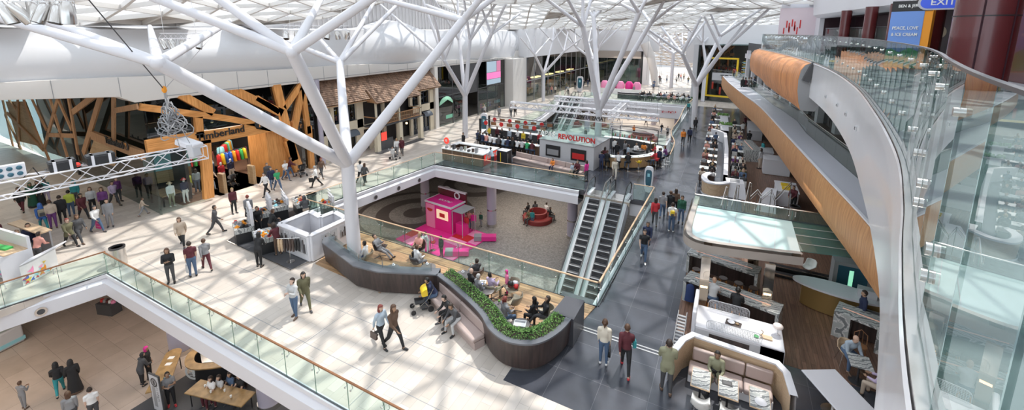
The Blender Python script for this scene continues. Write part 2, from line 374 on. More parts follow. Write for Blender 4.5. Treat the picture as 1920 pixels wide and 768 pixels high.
def fascia(path, name='trim_2', prof=FAS, m='white'): return struct(MB().sweep(densify(path, 3.0) if False else path, prof).build(name, M[m]))
fascia([(-27.6, -6), (-26.4, 4.3), (-25.7, 7.5), (9, 7.5)], 'trim_2')
fascia([(-4.3, 15.7), (-23.5, 16.0)], 'trim_4')
fascia([(-23.5, 16.0), (-22.3, 28.1)], 'trim_5')
fascia([(-22.3, 28.15), (-9.2, 28.15)], 'trim_6')
fascia([(-4.1, 28.15), (-4.3, 15.7)], 'trim_7')
fascia([(-22.4, 44), (-22.9, 52), (-24.2, 60), (-27, 69.5), (-27, 70.8)], 'trim_8')
fascia([(-27, 70.8), (-5.3, 70.8)], 'trim_9', FAS[:4]+[(.28, -.34), (.28, -2.2), (.16, -2.3), (-.9, -2.3)])
fascia([(-5.4, 70.8), (-5.4, 44)], 'trim_10')
fascia([(-5.4, 44), (-22.4, 44)], 'trim_11')
for r_ in (rect(-75, 8.3, 12, 15.0), rect(-75, 15, -24.4, 56), rect(-75, 56, -27.3, 71), rect(-21.4, 29.1, -6.3, 43.1), rect(-3.4, 15.5, 12, 71), rect(-60, 71.6, 14, 112), rect(-75, -14, -27.4, 8.3)):
    struct(MB().prism(r_, -1.12, -1.01).build('ceiling', M['bulklow']))
def fascia_light(x, y, z, nx, ny, lab, r=.17):
    e = empty('fascia_downlight', (x, y, z), math.atan2(ny, nx), 'round recessed light in the white fascia, '+lab, 'light', 'round lights set in the white fascias')
    b = MB(); pr = [(r*.62, 0), (r, .0), (r, .02), (r*.62, .02)]
    for k in range(20):
        a, c = 2*math.pi*k/20, 2*math.pi*(k+1)/20
        for (p, q) in zip(pr, pr[1:]): b.quad((p[1], p[0]*math.cos(a), p[0]*math.sin(a)), (p[1], p[0]*math.cos(c), p[0]*math.sin(c)), (q[1], q[0]*math.cos(c), q[0]*math.sin(c)), (q[1], q[0]*math.cos(a), q[0]*math.sin(a)))
    b.build('bezel', M['steel'], e)
    d = MB(); d.add([(.012, r*.62*math.cos(2*math.pi*k/20), r*.62*math.sin(2*math.pi*k/20)) for k in range(20)], [tuple(range(20))]); d.build('lens', M['dgrey'], e)
for i, y in enumerate((19.2, 21.6, 23.8, 26.0)): fascia_light(-23.5+1.2*(y-16)/12.1+.30, y, -.68, 1, -.1, ['nearest the hat stalls', 'second from the hat stalls', 'third from the hat stalls', 'nearest the bridge'][i])
fascia_light(-26.2+.30, 5.2, -.68, 1, -.2, 'below the swimwear stall', .2)
def bz(y): return 8.15-.10*max(0, y-6) if y < 11 else (7.25 if y < 45 else 7.2)
ys = [-12+i*1.0 for i in range(0, 9)]+[-3.2+i*.7 for i in range(0, 105)]
def wave(y):
    return .16*math.sin(y*.42)+.95*math.exp(-((y-34.2)/2.6)**2)+.85*math.exp(-((y-50.5)/2.8)**2)+.35*math.exp(-((y-21)/3)**2)+.55*math.exp(-((y-13)/3.5)**2)
def topz(y): return 11.45+.95*math.exp(-((y-34.2)/3.0)**2)+.7*math.exp(-((y-50.5)/3.0)**2)
lo = MB(); up = MB()
def strip(b, rows):
    base = len(b.v); n = len(rows[0])
    for r_ in rows: b.v += r_
    for i in range(len(rows)-1):
        for j in range(n-1): b.f.append((base+i*n+j, base+(i+1)*n+j, base+(i+1)*n+j+1, base+i*n+j+1)); b.m.append(0)
ymid = lambda y: 8.95-.028*(y-6) if y < 60 else 7.5+.9
rows = []; rowsu = []
for y in ys:
    w = wave(y); z0 = bz(y) if y < 10.9 else 7.25; zm = ymid(y)-.15*w
    rows.append([(-32.6, y, z0+.05), (-30.9, y, z0), (-30.85, y, z0+.12), (-30.85, y, zm), (-31.05, y, zm+.02)])
    rr = []
    for k in range(11):
        t = k/10; zz = lin(zm-.02, topz(y), t)
        rr.append((-31.15+(w+.38)*math.sin(math.pi*min(1, t*1.15)*.93)*.8-.45*t*t, y, zz))
    rowsu.append(rr+[(-32.8, y, topz(y)+.15)])
strip(lo, rows); strip(up, rowsu)
struct(lo.build('wall_left', M['bulklow'])); struct(up.build('wall_left_upper', M['bulk']))
jn = MB()
for y in [-8, -5, -2, 1, 3.6, 6, 8.2, 10.9, 13.1, 15.2, 17.4, 19.6, 22, 24.5, 27, 29.6, 32.2, 35, 38, 41, 44, 47, 50, 53]:
    jn.bar((-30.84, y, 7.3 if y > 10.9 else bz(y)), (-30.84, y, ymid(y)-.15*wave(y)), .025, .015)
struct(jn.build('trim_12', M['grey']))
sl = MB(); sl.b2(-30.84, 13, 7.42, -30.82, 56, 7.46); struct(sl.build('trim_13', M['grey']))
cl = MB(); cl.b2(-33.2, 23, 11, -33.0, 62, 17)
y = 23.2
while y < 62: cl.b2(-33.0, y, 11, -32.9, y+.09, 17); y += .55
struct(cl.build('wall_left_clerestory', M['greyribs']))
cl = MB(); cl.b2(-33.4, -14, 11.3, -33.2, 23, 14); struct(cl.build('wall_left_top', M['greyribs']))
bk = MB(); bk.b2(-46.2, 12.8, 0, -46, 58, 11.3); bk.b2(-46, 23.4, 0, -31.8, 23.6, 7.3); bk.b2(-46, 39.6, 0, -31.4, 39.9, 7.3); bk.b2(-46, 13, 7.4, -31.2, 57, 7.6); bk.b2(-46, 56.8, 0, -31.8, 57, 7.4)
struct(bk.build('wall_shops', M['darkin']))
bk = MB(); bk.b2(-76, -14, LOW, -75.6, 14, 9); bk.b2(-75.6, -14.2, LOW, 13, -14, 9); bk.b2(-76, -14, 8.3, -32, 14, 8.5)
struct(bk.build('wall_corridor', M['bulklow']))
bk = MB(); bk.b2(-76, 12.6, LOW, 12, 12.9, -1.2) if False else None
slab('floor', rect(-40, 110, 30, 160), M['lime']); struct(MB().b2(-40, 150, 0, 30, 150.5, 9).build('wall_next_hall', M['lgrey']))
b = MB(); b.b2(-44, 96, 0, -16.5, 96.4, 9.0, 0); struct(b.build('wall_far', M['dgrey']))
b = MB(); b.b2(-44, 95.2, 7.2, -14.5, 96, 12.6); b.b2(-9.2, 96, 5.0, 16, 96.5, 13.0); b.b2(-17.6, 94.8, 0, -16.2, 95.8, 7.2); b.b2(-33, 95, 0, -32, 95.9, 7.3); struct(b.build('wall_far_upper', M['bulk']))
b = MB(); b.b2(-30.9, 95.0, 5.6, -18.5, 95.15, 7.2); struct(b.build('trim_14', M['frame']))
b = MB(); b.b2(-31.2, 57.0, 0, -29.6, 61.6, 7.3); struct(b.build('wall_pier', M['bulklow']))
b = MB(); b.b2(-40, 61.5, 7.3, -29.4, 97, 11.9); struct(b.build('wall_left_far_upper', M['bulk']))
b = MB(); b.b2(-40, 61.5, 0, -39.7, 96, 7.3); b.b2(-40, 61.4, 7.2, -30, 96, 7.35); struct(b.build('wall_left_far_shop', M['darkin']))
def sm(t): t = max(0, min(1, t)); return t*t*(3-2*t)
def roofz(x, y):
    base = 14.9-.030*max(0, y-8)-.0006*max(0, y-60)**2
    wall = 11.75+4.3*math.exp(-((y-38)/9.5)**2)
    z = lin(wall, base, sm((x+33)/15))
    z += .55*math.sin(x*.33+y*.13)*math.sin(y*.24+.6)*sm((x+33)/8)
    if x > 2: z += .10*(x-2)
    return z
NX, NY, DX, DY = 19, 49, 2.6, 2.35
def rp(i, j):
    x = -33.2+i*DX+(DX/2 if j % 2 else 0); yy = -13+j*DY
    return Vector((x, yy, roofz(x, yy)))
lat = MB(); pane = MB(); solid = MB()
for j in range(NY):
    for i in range(NX):
        p = rp(i, j)
        nb = []
        if i+1 < NX: nb.append(rp(i+1, j))
        if j+1 < NY:
            if j % 2 == 0:
                nb.append(rp(i, j+1))
                if i > 0: nb.append(rp(i-1, j+1))
            else:
                nb.append(rp(i, j+1))
                if i+1 < NX: nb.append(rp(i+1, j+1))
        for q in nb: lat.bar(p, q, .17, .24)
        if i+1 < NX and j+1 < NY:
            q = rp(i+1, j)
            if j % 2 == 0: tris = [(p, q, rp(i, j+1)), (q, rp(i+1, j+1), rp(i, j+1))]
            else: tris = [(p, rp(i+1, j+1), rp(i, j+1)), (p, q, rp(i+1, j+1))]
            for t in tris:
                c = (t[0]+t[1]+t[2])/3; off = Vector((0, 0, .17))
                s_ = math.sin(c.x*.33+c.y*.13+1.2)*math.sin(c.y*.24+1.9)
                if (s_ > .62 and c.y > 26) or s_ > .9 or (c.x < -29.5 and c.y < 24 and (i+j) % 3): solid.add([v+off*.6 for v in t], [(0, 1, 2)])
                else: pane.add([v+off for v in t], [(0, 1, 2)])
struct(lat.build('ceiling_lattice', M['lattice'])); struct(pane.build('ceiling_glazing', M['roofpane'])); struct(solid.build('ceiling_panel', M['beigepanel']))
b = MB()
for j in range(12):
    for i in range(9):
        f = lambda i, j: Vector((-22+i*3+(1.5 if j % 2 else 0), 98+j*3, 11.5-.9*j+.03*(i-4)**2))
        p = f(i, j)
        for q in ([f(i+1, j)] if i < 8 else [])+([f(i, j+1)] if j < 11 else [])+([f(i+1, j+1) if j % 2 else f(i-1, j+1)] if j < 11 and 0 < i < 8 else []): b.bar(p, q, .3, .3)
struct(b.build('ceiling_far_lattice', M['frame']))
def limb(b, a, c, r0, r1, sag=0):
    a = Vector(a); c = Vector(c); mid = a.lerp(c, .5)+Vector((0, 0, sag)); b.tube([a, a.lerp(mid, .5)+Vector((0, 0, sag*.25)), mid, mid.lerp(c, .5)+Vector((0, 0, sag*.25)), c] if sag else [a, c], [lin(r0, r1, t) for t in ((0, .25, .5, .75, 1) if sag else (0, 1))], 12)
def tree(base, top, nodes, label, r=.34, auto=None):
    """nodes: (point, [roof points]); every limb a part, its twigs sub-parts"""
    e = empty('branching_column', base, 0, label, 'column'); e['kind'] = 'thing'; o = Vector(base)
    b = MB().tube([(0, 0, 0), (top[0]-o.x, top[1]-o.y, top[2])], [r, r*.88], 20); b.ball((top[0]-o.x, top[1]-o.y, top[2]), r*.9, 14)
    b.build('trunk', M['steelwhite'], e)
    MB().lathe([(r*1.25, 0), (r*1.25, .06), (r*1.02, .08)], n=24).build('base_collar', M['steel'], e)
    rnd = random.Random(label)
    for nd, ends in nodes:
        nd = Vector(nd)
        b = MB().tube([Vector(top)-o, nd-o], [r*.80, r*.62], 14); b.ball(nd-o, r*.66, 12); br = b.build('branch', M['steelwhite'], e)
        if ends is None:
            ends = []; out = (nd-Vector(top)); a0 = math.atan2(out.y, out.x)
            for k, da in enumerate((-1.5, -.3, .7, 2.2)):
                a = a0+da+rnd.uniform(-.25, .25); l = rnd.uniform(2.6, 4.4)*(1 if k < 3 else .6)
                x, yy = nd.x+l*math.cos(a), nd.y+l*math.sin(a); ends.append(Vector((x, yy, roofz(x, yy)-.1)))
        for t in ends:
            t = Vector(t); MB().tube([nd-o, t-o], [r*.50, r*.36], 10).build('twig', M['steelwhite'], br)
    return e
def toroof(px, py, dep):
    return D(px, py, dep)
tree((-15.45, 13.2, 0), (-15.5, 13.2, 5.3), [
    (D(297, 118, 12.3), [D(-190, -22, 12.5), D(-95, -30, 13.5), D(281, 50, 24), D(430, 40, 19)]),
    (D(548, 97, 13.5), [D(190, -43, 12.6), D(322, -66, 13.4), D(790, -66, 13.6), D(603, -4, 19)]),
    (D(637, 117, 25), [D(440, 38, 32), D(590, 62, 33), D(706, -4, 31), D(756, -2, 30)]),
    (D(868, 38, 21), [D(640, -22, 27), D(945, -58, 20), D(1000, -58, 22), D(800, 10, 34)])],
    'nearest white branching column, rising beside the white kiosk and the timber decked cafe', .33)
tree((-25.3, 37.4, 0), (-25.2, 37.4, 4.6), [
    (D(833, 113, 41), [D(708, 4, 44), D(806, -6, 38), D(790, -8, 42), D(868, 20, 40)]), (D(861, 76, 48), [D(812, -4, 46), D(858, -4, 50), D(880, 20, 54)]),
    (D(881, 76, 45), [D(870, 0, 44), D(900, 15, 46), D(940, -8, 44)]), (D(921, 64, 43), [D(903, 15, 46), D(955, -6, 42), D(975, 25, 46)])],
    'white branching column on the pale walkway before the dark glass shopfront', .30)
tree((-10.7, 37.7, 0), (-10.7, 37.7, 4.3), [
    (D(1093, 50, 36), [D(1022, -4, 35), D(1062, -6, 33), D(1093, -6, 36), D(1110, -6, 37)]), (D(1113, 33, 42), [D(1118, -6, 43), D(1148, -5, 42), D(1090, 0, 44)]),
    (D(1198, 24, 36), [D(1178, -8, 35), D(1215, -8, 36), D(1160, 5, 38)]), (D(1220, 43, 40), [D(1200, 14, 44), D(1250, -6, 38), D(1285, -6, 39)])],
    'white branching column rising beside the counter bar in the middle of the bridge', .33)
tree((-3.7, 54.0, 0), (-3.8, 54.0, 5.1), [
    (D(1279, 100, 46), [D(1215, 55, 46), D(1316, 30, 44), D(1323, 40, 48), D(1240, 50, 50)]), (D(1350, 68, 52), [D(1445, 5, 47), D(1390, 30, 60), D(1330, 20, 50)]),
    (D(1353, 97, 47), [D(1445, 14, 43), D(1320, 30, 47), D(1400, 40, 46)])],
    'white branching column on the dark walkway beside the row of dining tables', .33)
tree((-27.6, 64.0, 0), (-27.6, 64.0, 4.6), [
    (D(1003, 103, 66), [D(975, 70, 64), D(985, 60, 68), D(1003, 66, 66), D(1030, 72, 70)]), (D(1036, 78, 73), [D(1005, 45, 70), D(1040, 40, 75), D(1065, 42, 72)]), (D(1057, 97, 68), [D(1040, 60, 68), D(1090, 72, 66), D(1065, 60, 70)])],
    'slender white branching column beside the pale walkway past the white pier', .28)
tree((-22.5, 74.5, 0), (-22.4, 74.5, 6.3), [(D(1080, 88, 76), None), (D(1122, 90, 76), None), (D(1103, 80, 80), None)],
    'white branching column behind the far escalators', .3)
tree((-4.2, 76.0, 0), (-4.2, 76.0, 6.5), [(D(1318, 80, 70), None), (D(1340, 85, 72), None)], 'white branching column in front of the yellow framed shop', .3)
tree((-11.2, 92, 0), (-11.2, 92, 7.0), [(D(1235, 82, 88), None), (D(1280, 88, 88), None), (D(1258, 78, 92), None)], 'white branching column in the opening at the end of the hall', .36)
def lowcol(x, y, lab, r=.42):
    e = empty('round_column', (x, y, LOW), 0, lab, 'column'); e['kind'] = 'thing'
    MB().lathe([(r, .25), (r, 4.3)], n=28).build('shaft', M['lilac'], e)
    MB().lathe([(r+.03, 0), (r+.03, .25)], n=28).build('base_collar', M['steel'], e)
    MB().lathe([(r+.012, 1.5), (r+.012, 1.62)], n=28).build('joint_band', M['steel'], e)
lowcol(-25.5, 30.6, 'lilac round column under the bridge, beside the dark floor rings'); lowcol(-17.8, 30.2, 'lilac round column under the bridge, behind the pink stand')
lowcol(-10.8, 31.4, 'lilac round column under the bridge, beside the escalators'); lowcol(-25.0, 9.6, 'wide grey column behind the long wooden sharing table', .55)
lowcol(-17.6, 9.7, 'wide grey column behind the lower coffee bar', .5); lowcol(-20, 64, 'round column under the walkway by the far escalators'); lowcol(-7.5, 72, 'round column under the far end of the hall')
lowcol(-11.5, 74.5, 'second round column under the far end of the hall, before the dark cafe')
b = MB(); b.b2(-48, 110, LOW, 12, 110.4, -1); b.b2(-48, 17, LOW, -47.6, 110, -1); b.b2(11.6, -14, LOW, 12, 110, -1); struct(b.build('wall_lower', M['lgrey']))
b = MB(); b.b2(-40, 40.5, LOW, -30, 41, -1.2) ; b.b2(-46, 22, LOW, -33, 22.5, -1.2); struct(b.build('wall_lower_shop', M['dgrey']))
def railing(path, label, z=0, h=1.12, panel=1.5, rail='handrail', edge='glassedge', group='glass balustrades', rr=.035, gm='glass', inner=1, post=True, lean=0):
    """glass balustrade along a plan path: every pane, clamp pair and the handrail a part"""
    e = empty('glass_balustrade', (path[0][0], path[0][1], z), 0, label, 'railing', group); o = Vector((path[0][0], path[0][1]))
    pts = [Vector((p[0], p[1]))-o for p in path]
    MB().tube([(p.x, p.y, h) for p in pts], rr, 8).build('handrail', M[rail], e)
    for a, b in zip(pts, pts[1:]):
        L = (b-a).length; n = max(1, round(L/panel)); d = (b-a).normalized(); nn = Vector((-d.y, d.x))*inner
        for k in range(n):
            p, q = a+d*(L*k/n+.012), a+d*(L*(k+1)/n-.012)
            g = MB().bar((p.x, p.y, h*.5-.02), (q.x, q.y, h*.5-.02), .016, h-.08)
            pn = g.build('glass_pane', M[gm], e)
            if post: MB().bar((q.x, q.y, .02), (q.x, q.y, h-.06), .014, .02).build('pane_edge', M[edge], pn)
            if post:
                c = MB()
                for s_ in (.12, -.12):
                    w = q+d*s_; c.tube([(w.x+nn.x*.01, w.y+nn.y*.01, h-.30), (w.x+nn.x*.09, w.y+nn.y*.09, h-.28), (w.x+nn.x*.05, w.y+nn.y*.05, h-.05)], .012, 6)
                    c.ball((w.x+nn.x*.012, w.y+nn.y*.012, h-.30), .032, 8)
                c.build('bracket', M['steel'], e)
        sh = MB().bar((a.x, a.y, .02), (b.x, b.y, .02), .05, .05); sh.build('base_channel', M['steeldark'], e)
    return e
railing([(-6.5, 7.42), (-25.55, 7.42)], 'glass balustrade with brown wooden handrail along the edge of the lower left opening', inner=-1)
railing([(-25.6, 7.5), (-26.1, 4.3), (-27.3, -4)], 'glass balustrade with bronze handrail beside the swimwear stall, above the stone lower floor', inner=1, rail='handrail')
railing([(-23.6, 16.15), (-4.25, 15.8)], 'glass balustrade with pale wooden handrail between the timber deck and the escalator opening', rail='brass', inner=1, panel=1.75)
railing([(-23.55, 16.2), (-22.35, 28.25)], 'glass balustrade along the pale walkway opposite the tiled-roof house', inner=1, rail='brass', rr=.022)
railing([(-22.3, 28.3), (-8.9, 28.3)], 'glass balustrade on the dark bridge edge below the small coffee counter', inner=1, rail='brass', rr=.028, panel=1.9)
railing([(-4.2, 15.85), (-4.05, 28.2)], 'glass balustrade with wide wooden handrail down the side of the dark walkway by the escalators', inner=-1, rail='brass', rr=.05, panel=1.6)
railing([(-4.1, 28.3), (-5.4, 28.3)], 'short glass balustrade closing the top of the escalator opening', rail='brass', rr=.03)
cp = crom([(-5.3, 70.6), (-5.6, 62), (-5.3, 53), (-5.3, 46), (-4.4, 41.5), (-4.2, 37)], 3)
railing(cp, 'curved glass balustrade with brass handrail beside the long dark walkway', rail='brass', rr=.05, panel=3, inner=1, post=False)
railing([(-22.35, 44), (-22.85, 52), (-24.15, 60), (-26.95, 69.5)], 'glass balustrade along the pale walkway above the far escalators', rail='steel', rr=.025, panel=2.2, post=False)
railing([(-27.2, 70.9), (-26.5, 70.9)], 'short glass balustrade beside the far escalator head', rail='steel', rr=.025, panel=2, post=False)
railing([(-22.9, 70.9), (-5.5, 70.9)], 'glass balustrade in front of the dark far cafe tables', rail='steel', rr=.025, panel=2, post=False)
railing([(-22.3, 44.05), (-5.5, 44.05)], 'glass balustrade behind the counter bars, facing the ringed lower floor', rail='steel', rr=.025, panel=2.1, post=False)
DK = 9.8
edge = crom([(.25, -6), (.38, -2.5), (.50, 0), (.80, 2.0), (1.18, 3.6), (1.5, 4.8), (1.95, 6.8), (2.5, 10.3), (3.1, 15.2), (3.45, 21.5), (3.3, 29.3), (2.7, 37), (1.9, 44.5)], 6)
edge = [Vector(p) for p in edge]
def resample(pts, step):
    out = [pts[0]]; acc = 0
    for a, b in zip(pts, pts[1:]):
        L = (b-a).length; t = step-acc
        while t <= L: out.append(a.lerp(b, t/L)); t += step
        acc = L-(t-step)
    return out
ed = resample(edge, .25)
deckpoly = [(p.x, p.y) for p in edge]+[(12, 46), (12, -6)]
struct(MB().prism(deckpoly, DK-.35, DK-.01).build('floor_upper', M['lgrey']))
fe = [p for p in ed if p.y < 25.5]
fer = [(p.x, p.y) for p in fe][::-1]
fas = MB().sweep(fer, [(.06, DK+.02), (.07, DK-.02), (.03, DK-.10), (0.04, DK-.9), (.03, 8.12), (-.20, 8.02), (-2.5, 8.02)])
struct(fas.build('wall_deck_fascia', M['whitegloss']))
struct(MB().sweep(fer, [(-2.5, 8.04), (-9, 8.04)]).build('ceiling_deck_soffit', M['bulklow']))
ce = resample([p for p in edge if p.y > 24.8], .22)
rows = []
for i, p in enumerate(ce):
    t = i/len(ce); dip = .55*sm((t-.55)*4)*(1) ; w = .45+.35*sm(t*3)-.25*sm((t-.7)*3); rb = .018*(i % 2)
    d = (ce[min(i+1, len(ce)-1)]-ce[max(i-1, 0)]).normalized(); n = Vector((-d.y, d.x))
    prof = [(-.12, 9.78), (.25*w, 9.80), (.75*w, 9.70), (1.1*w, 9.42), (1.25*w, 8.95), (1.2*w, 8.4), (1.0*w, 7.85), (.72*w, 7.45+dip*.9), (.5*w, 7.42+dip*.9)]
    rows.append([(p.x+n.x*(o+rb), p.y+n.y*(o+rb), z) for o, z in prof])
b = MB(); strip(b, rows); cl = empty('curved_wood_cladding', (ce[0].x, ce[0].y, 0), 0, 'orange ribbed timber cladding rolling over the upper balcony edge', 'cladding')
b.v = [(x-ce[0].x, y-ce[0].y, z) for x, y, z in b.v]; sh = b.build('ribbed_shell', M['copper'], cl)
sh.modifiers.new('t', 'SOLIDIFY').thickness = .04
g = MB(); r0 = [(x-ce[0].x, y-ce[0].y, z) for x, y, z in rows[0]]; g.add(r0+[(r0[-1][0]+.5, r0[-1][1], r0[-1][2]), (r0[0][0]+.7, r0[0][1], 9.0)], [tuple(range(len(r0)+2))]); g.build('grey_end_plate', M['grey'], cl)
g = MB(); rr0 = rows[-1]; q = ce[-1]; g.add([(x-ce[0].x, y-ce[0].y, z) for x, y, z in rr0], [tuple(range(len(rr0)))]); g.build('far_end_plate', M['grey'], cl)
g = MB().box((-.12, -.12, 9.35), (.30, .20, .95), .1, ry=.35); g.build('dark_end_bracket', M['dgrey'], cl)
struct(MB().sweep([(p.x, p.y) for p in ce][::-1], [(-.20, DK-.02), (-.20, DK+.05), (0.10, DK+.05), (.10, DK-.02)]).build('trim_20', M['white']))
gl = empty('deck_glass_balustrade', (1.5, 4.8, DK), 0, 'tall curved glass balustrade with steel clamps round the upper deck, close by', 'railing'); o3 = Vector((1.5, 4.8, DK))
gp = resample(edge, .62); GH = 1.30
for i, (a, b_) in enumerate(zip(gp, gp[1:])):
    d = (b_-a).normalized(); p, q = a+d*.006-o3.xy, b_-d*.006-o3.xy
    MB().bar((p.x, p.y, GH/2+.02), (q.x, q.y, GH/2+.02), .018, GH).build('glass_pane', M['deckglass'], gl)
    if a.y < 26:
        n = Vector((-d.y, d.x)); w = b_-o3.xy; c = MB()
        for zz in (((.30, .44) if a.y < 3.4 else (.40,)) if i % 2 else ()):
            for s_ in (1,):
                u = Vector((w.x, w.y, zz+.02)); nv = Vector((n.x, n.y, 0))
                c.tube([u-nv*.035, u-nv*.012], .034, 14); c.tube([u+nv*.012, u+nv*.035], .034, 14)
        if i % 2: c.build('clamp', M['steel'], gl); c2 = MB(); u = Vector((w.x, w.y, GH-.16)); c2.tube([u-nv*.03, u+nv*.03], .022, 12).build('clamp', M['steel'], gl)
chn = [(p.x-1.5, p.y-4.8) for p in ed]
MB().sweep(chn, [(-.055, .0), (-.055, .05), (-.015, .05), (-.015, .035), (.015, .035), (.015, .05), (.055, .05), (.055, .0)]).build('base_channel', M['steel'], gl)
MB().sweep(chn, [(-.012, GH+.02), (-.012, GH+.035), (.012, GH+.035), (.012, GH+.02)]).build('top_cap', M['steeldark'], gl)
for i, (px, py) in enumerate([(1551, 181), (1573, 197), (1590, 214), (1611, 241), (1692, 208)][:4]):
    dd, _ = ray(px, py)
    best = min(fe, key=lambda p: abs(math.atan2(p.x, p.y)-math.atan2(dd.x, dd.y)))
    zz = CAMZ+dd.z*best.length/Vector((dd.x, dd.y)).length
    i2 = fe.index(best); d = (fe[min(i2+1, len(fe)-1)]-fe[i2-1]).normalized(); n = Vector((-d.y, d.x))
    e = empty('fascia_vent', (best.x+n.x*.06, best.y+n.y*.06, zz), math.atan2(d.y, d.x), 'small slotted vent in the white deck fascia, '+['nearest', 'second from', 'third from', 'farthest from'][i]+' the orange cladding', 'vent', 'square vents in the white deck fascia')
    MB().box((0, 0, 0), (.14, .03, .12)).build('vent_frame', M['lgrey'], e)
    MB().box((0, .012, .02), (.10, .03, .02)).box((0, .012, -.02), (.10, .03, .02)).build('slot', M['dgrey'], e)
b = MB(); b.b2(3.2, 44.4, 9.8, 5.9, 44.8, 15.5); b.b2(5.7, 41.8, 9.8, 6.0, 44.8, 15.5); struct(b.build('wall_upper_end', M['white']))
pe = empty('wall_poster', tuple(D(1497, 42, 36.8)), 0, 'pale pink poster with crimson figures on the white upper end wall', 'poster')
b = MB().b2(-1.4, -.04, -1.1, 1.4, 0, 1.2); b.build('poster_sheet', mat('pale_pink', (.72, .60, .64), .5), pe)
b = MB()
for k in range(9): b.box((-1.0+.13*k+.05*(k % 3), -.05, -.3+.11*((k*5) % 7)-.4), (.09, .02, .5+.1*(k % 3)))
b.build('figures', M['red'], pe)
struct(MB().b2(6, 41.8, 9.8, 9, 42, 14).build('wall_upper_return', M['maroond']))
path = [(6.0, 41.8), (6.6, 34), (7.3, 27), (7.6, 21), (7.6, 12)]
struct(MB().sweep(path, [(0, 12.35), (.5, 12.4), (.8, 12.6), (.9, 13.9), (0, 14.8), (0, 15.3)]).build('wall_upper_fascia', M['white']))
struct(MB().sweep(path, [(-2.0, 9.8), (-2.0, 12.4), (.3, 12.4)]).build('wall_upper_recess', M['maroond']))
def pil(px, dep, w, lab):
    p = D(px, 60, dep); e = empty('maroon_pillar', (p.x, p.y, DK), YAW, lab, 'pillar'); e['kind'] = 'thing'
    MB().lathe([(w*.5, 0), (w*.5, 2.78)], n=20).build('shaft', M['maroon'], e); MB().lathe([(w*.52, 0), (w*.52, .1)], n=20).build('base_collar', M['maroond'], e)
for px, dep, w, n_ in ((1583, 26.5, .55, 'narrowest'), (1629, 22.5, .55, 'second narrow'), (1678, 20, .62, 'slim'), (1738, 17.5, .95, 'stout')):
    pil(px, dep, w, f'{n_} maroon lacquered pillar of the upper shopfront' + (', beside the ice cream poster' if n_ in ('slim', 'stout') else ''))
p = D(1843, 60, 11.5); e = empty('maroon_drum_column', (p.x, p.y, DK), .2, 'huge round maroon lacquer panelled column above the curved glass', 'column'); e['kind'] = 'thing'
r_ = .62
MB().lathe([(r_, 0), (r_, 4.2)], n=48).build('panel_shell', M['maroon'], e); MB().lathe([(r_+.01, 1.9), (r_+.01, 1.93)], n=48).lathe([(r_+.01, 3.5), (r_+.01, 3.53)], n=48).build('joint_band', M['blk'], e)
for a in (-2.2, -1.2, -.3): MB().bar((math.cos(a)*r_*1.005, math.sin(a)*r_*1.005, 0), (math.cos(a)*r_*1.005, math.sin(a)*r_*1.005, 4.2), .03, .03).build('vertical_joint', M['maroond'], e)
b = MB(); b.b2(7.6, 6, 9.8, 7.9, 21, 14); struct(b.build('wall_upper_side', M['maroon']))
p = D(1707, 40, 17.0); e = empty('ice_cream_poster_box', (p.x, p.y, DK), YAW-1.0, 'standing poster box with blue and green ice cream poster under a lettered header', 'poster')
MB().b2(-.62, 0, .05, .62, .3, 2.7).build('box', M['orange'], e); MB().b2(-.62, -.02, .1, .38, 0, 2.3).build('poster_sky', mat('poster_blue', (.16, .30, .68), .4), e)
MB().add([(-.62, -.03, .1), (.38, -.03, .1), (.38, -.03, .75), (.1, -.03, .9), (-.2, -.03, .7), (-.45, -.03, .85), (-.62, -.03, .78)], [tuple(range(7))]).build('poster_hills', M['green'], e)
MB().b2(-.62, -.03, 2.3, .6, 0, 2.7).build('header', M['blk'], e)
text("BEN & JERRY'S", .16, M['paper'], e, (0, -.04, 2.5), sx=.85); text('PEACE, LOVE', .17, M['paper'], e, (-.12, -.04, 1.65), sx=.8); text('& ICE CREAM', .17, M['paper'], e, (-.12, -.04, 1.4), sx=.8)
p = D(1768, 4, 15); e = empty('exit_sign', (p.x, p.y, p.z), YAW-.7, 'rounded blue illuminated exit sign hanging over the upper shop entrance', 'sign')
def stadium(w, h, n=10): return [(w/2*c+(h/2)*math.cos(a), (h/2)*math.sin(a)) for c, a0 in ((1, -math.pi/2), (-1, math.pi/2)) for a in [a0+math.pi*k/n for k in range(n+1)]]
def plate(b, poly, y0, y1, mi=0): n = len(poly); b.add([(x, y0, z) for x, z in poly]+[(x, y1, z) for x, z in poly], [tuple(range(n)), tuple(range(n, 2*n))[::-1]]+[(i, n+i, n+(i+1) % n, (i+1) % n) for i in range(n)], mi); return b
plate(MB(), stadium(.75, .5), 0, .08).build('sign_body', M['lgrey'], e); plate(MB(), stadium(.72, .40), -.01, 0).build('blue_face', mat('blue_sign', (.04, .08, .45), .3, emit=(.05, .12, .8), es=.4), e); text('EXIT', .30, M['paper'], e, (0, -.03, 0))
p = D(1757, 56, 18.5); e = empty('round_wooden_clock', (p.x, p.y, p.z-.1), YAW-.8, 'pale round wooden clock face inside the upper shop', 'clock')
b = MB().add([(.3*math.cos(a), 0, .3*math.sin(a)) for a in [2*math.pi*k/28 for k in range(28)]]+[(.3*math.cos(a), .08, .3*math.sin(a)) for a in [2*math.pi*k/28 for k in range(28)]], [tuple(range(28))[::-1]]+[(k, (k+1) % 28, 28+(k+1) % 28, 28+k) for k in range(28)]); b.build('face', mat('pale_wood', (.50, .40, .28), .5), e)
MB().bar((0, -.01, 0), (0, -.01, .2), .02).bar((0, -.01, 0), (.08, -.01, .05), .02).build('hands', M['blk'], e)
railing([(5.6, 38), (6.2, 31), (6.6, 24.5)], 'steel framed glass railing before the maroon upper shopfront', z=DK, h=1.75, panel=1.6, rail='steeldark', rr=.03, post=False)
MZ = 4.8
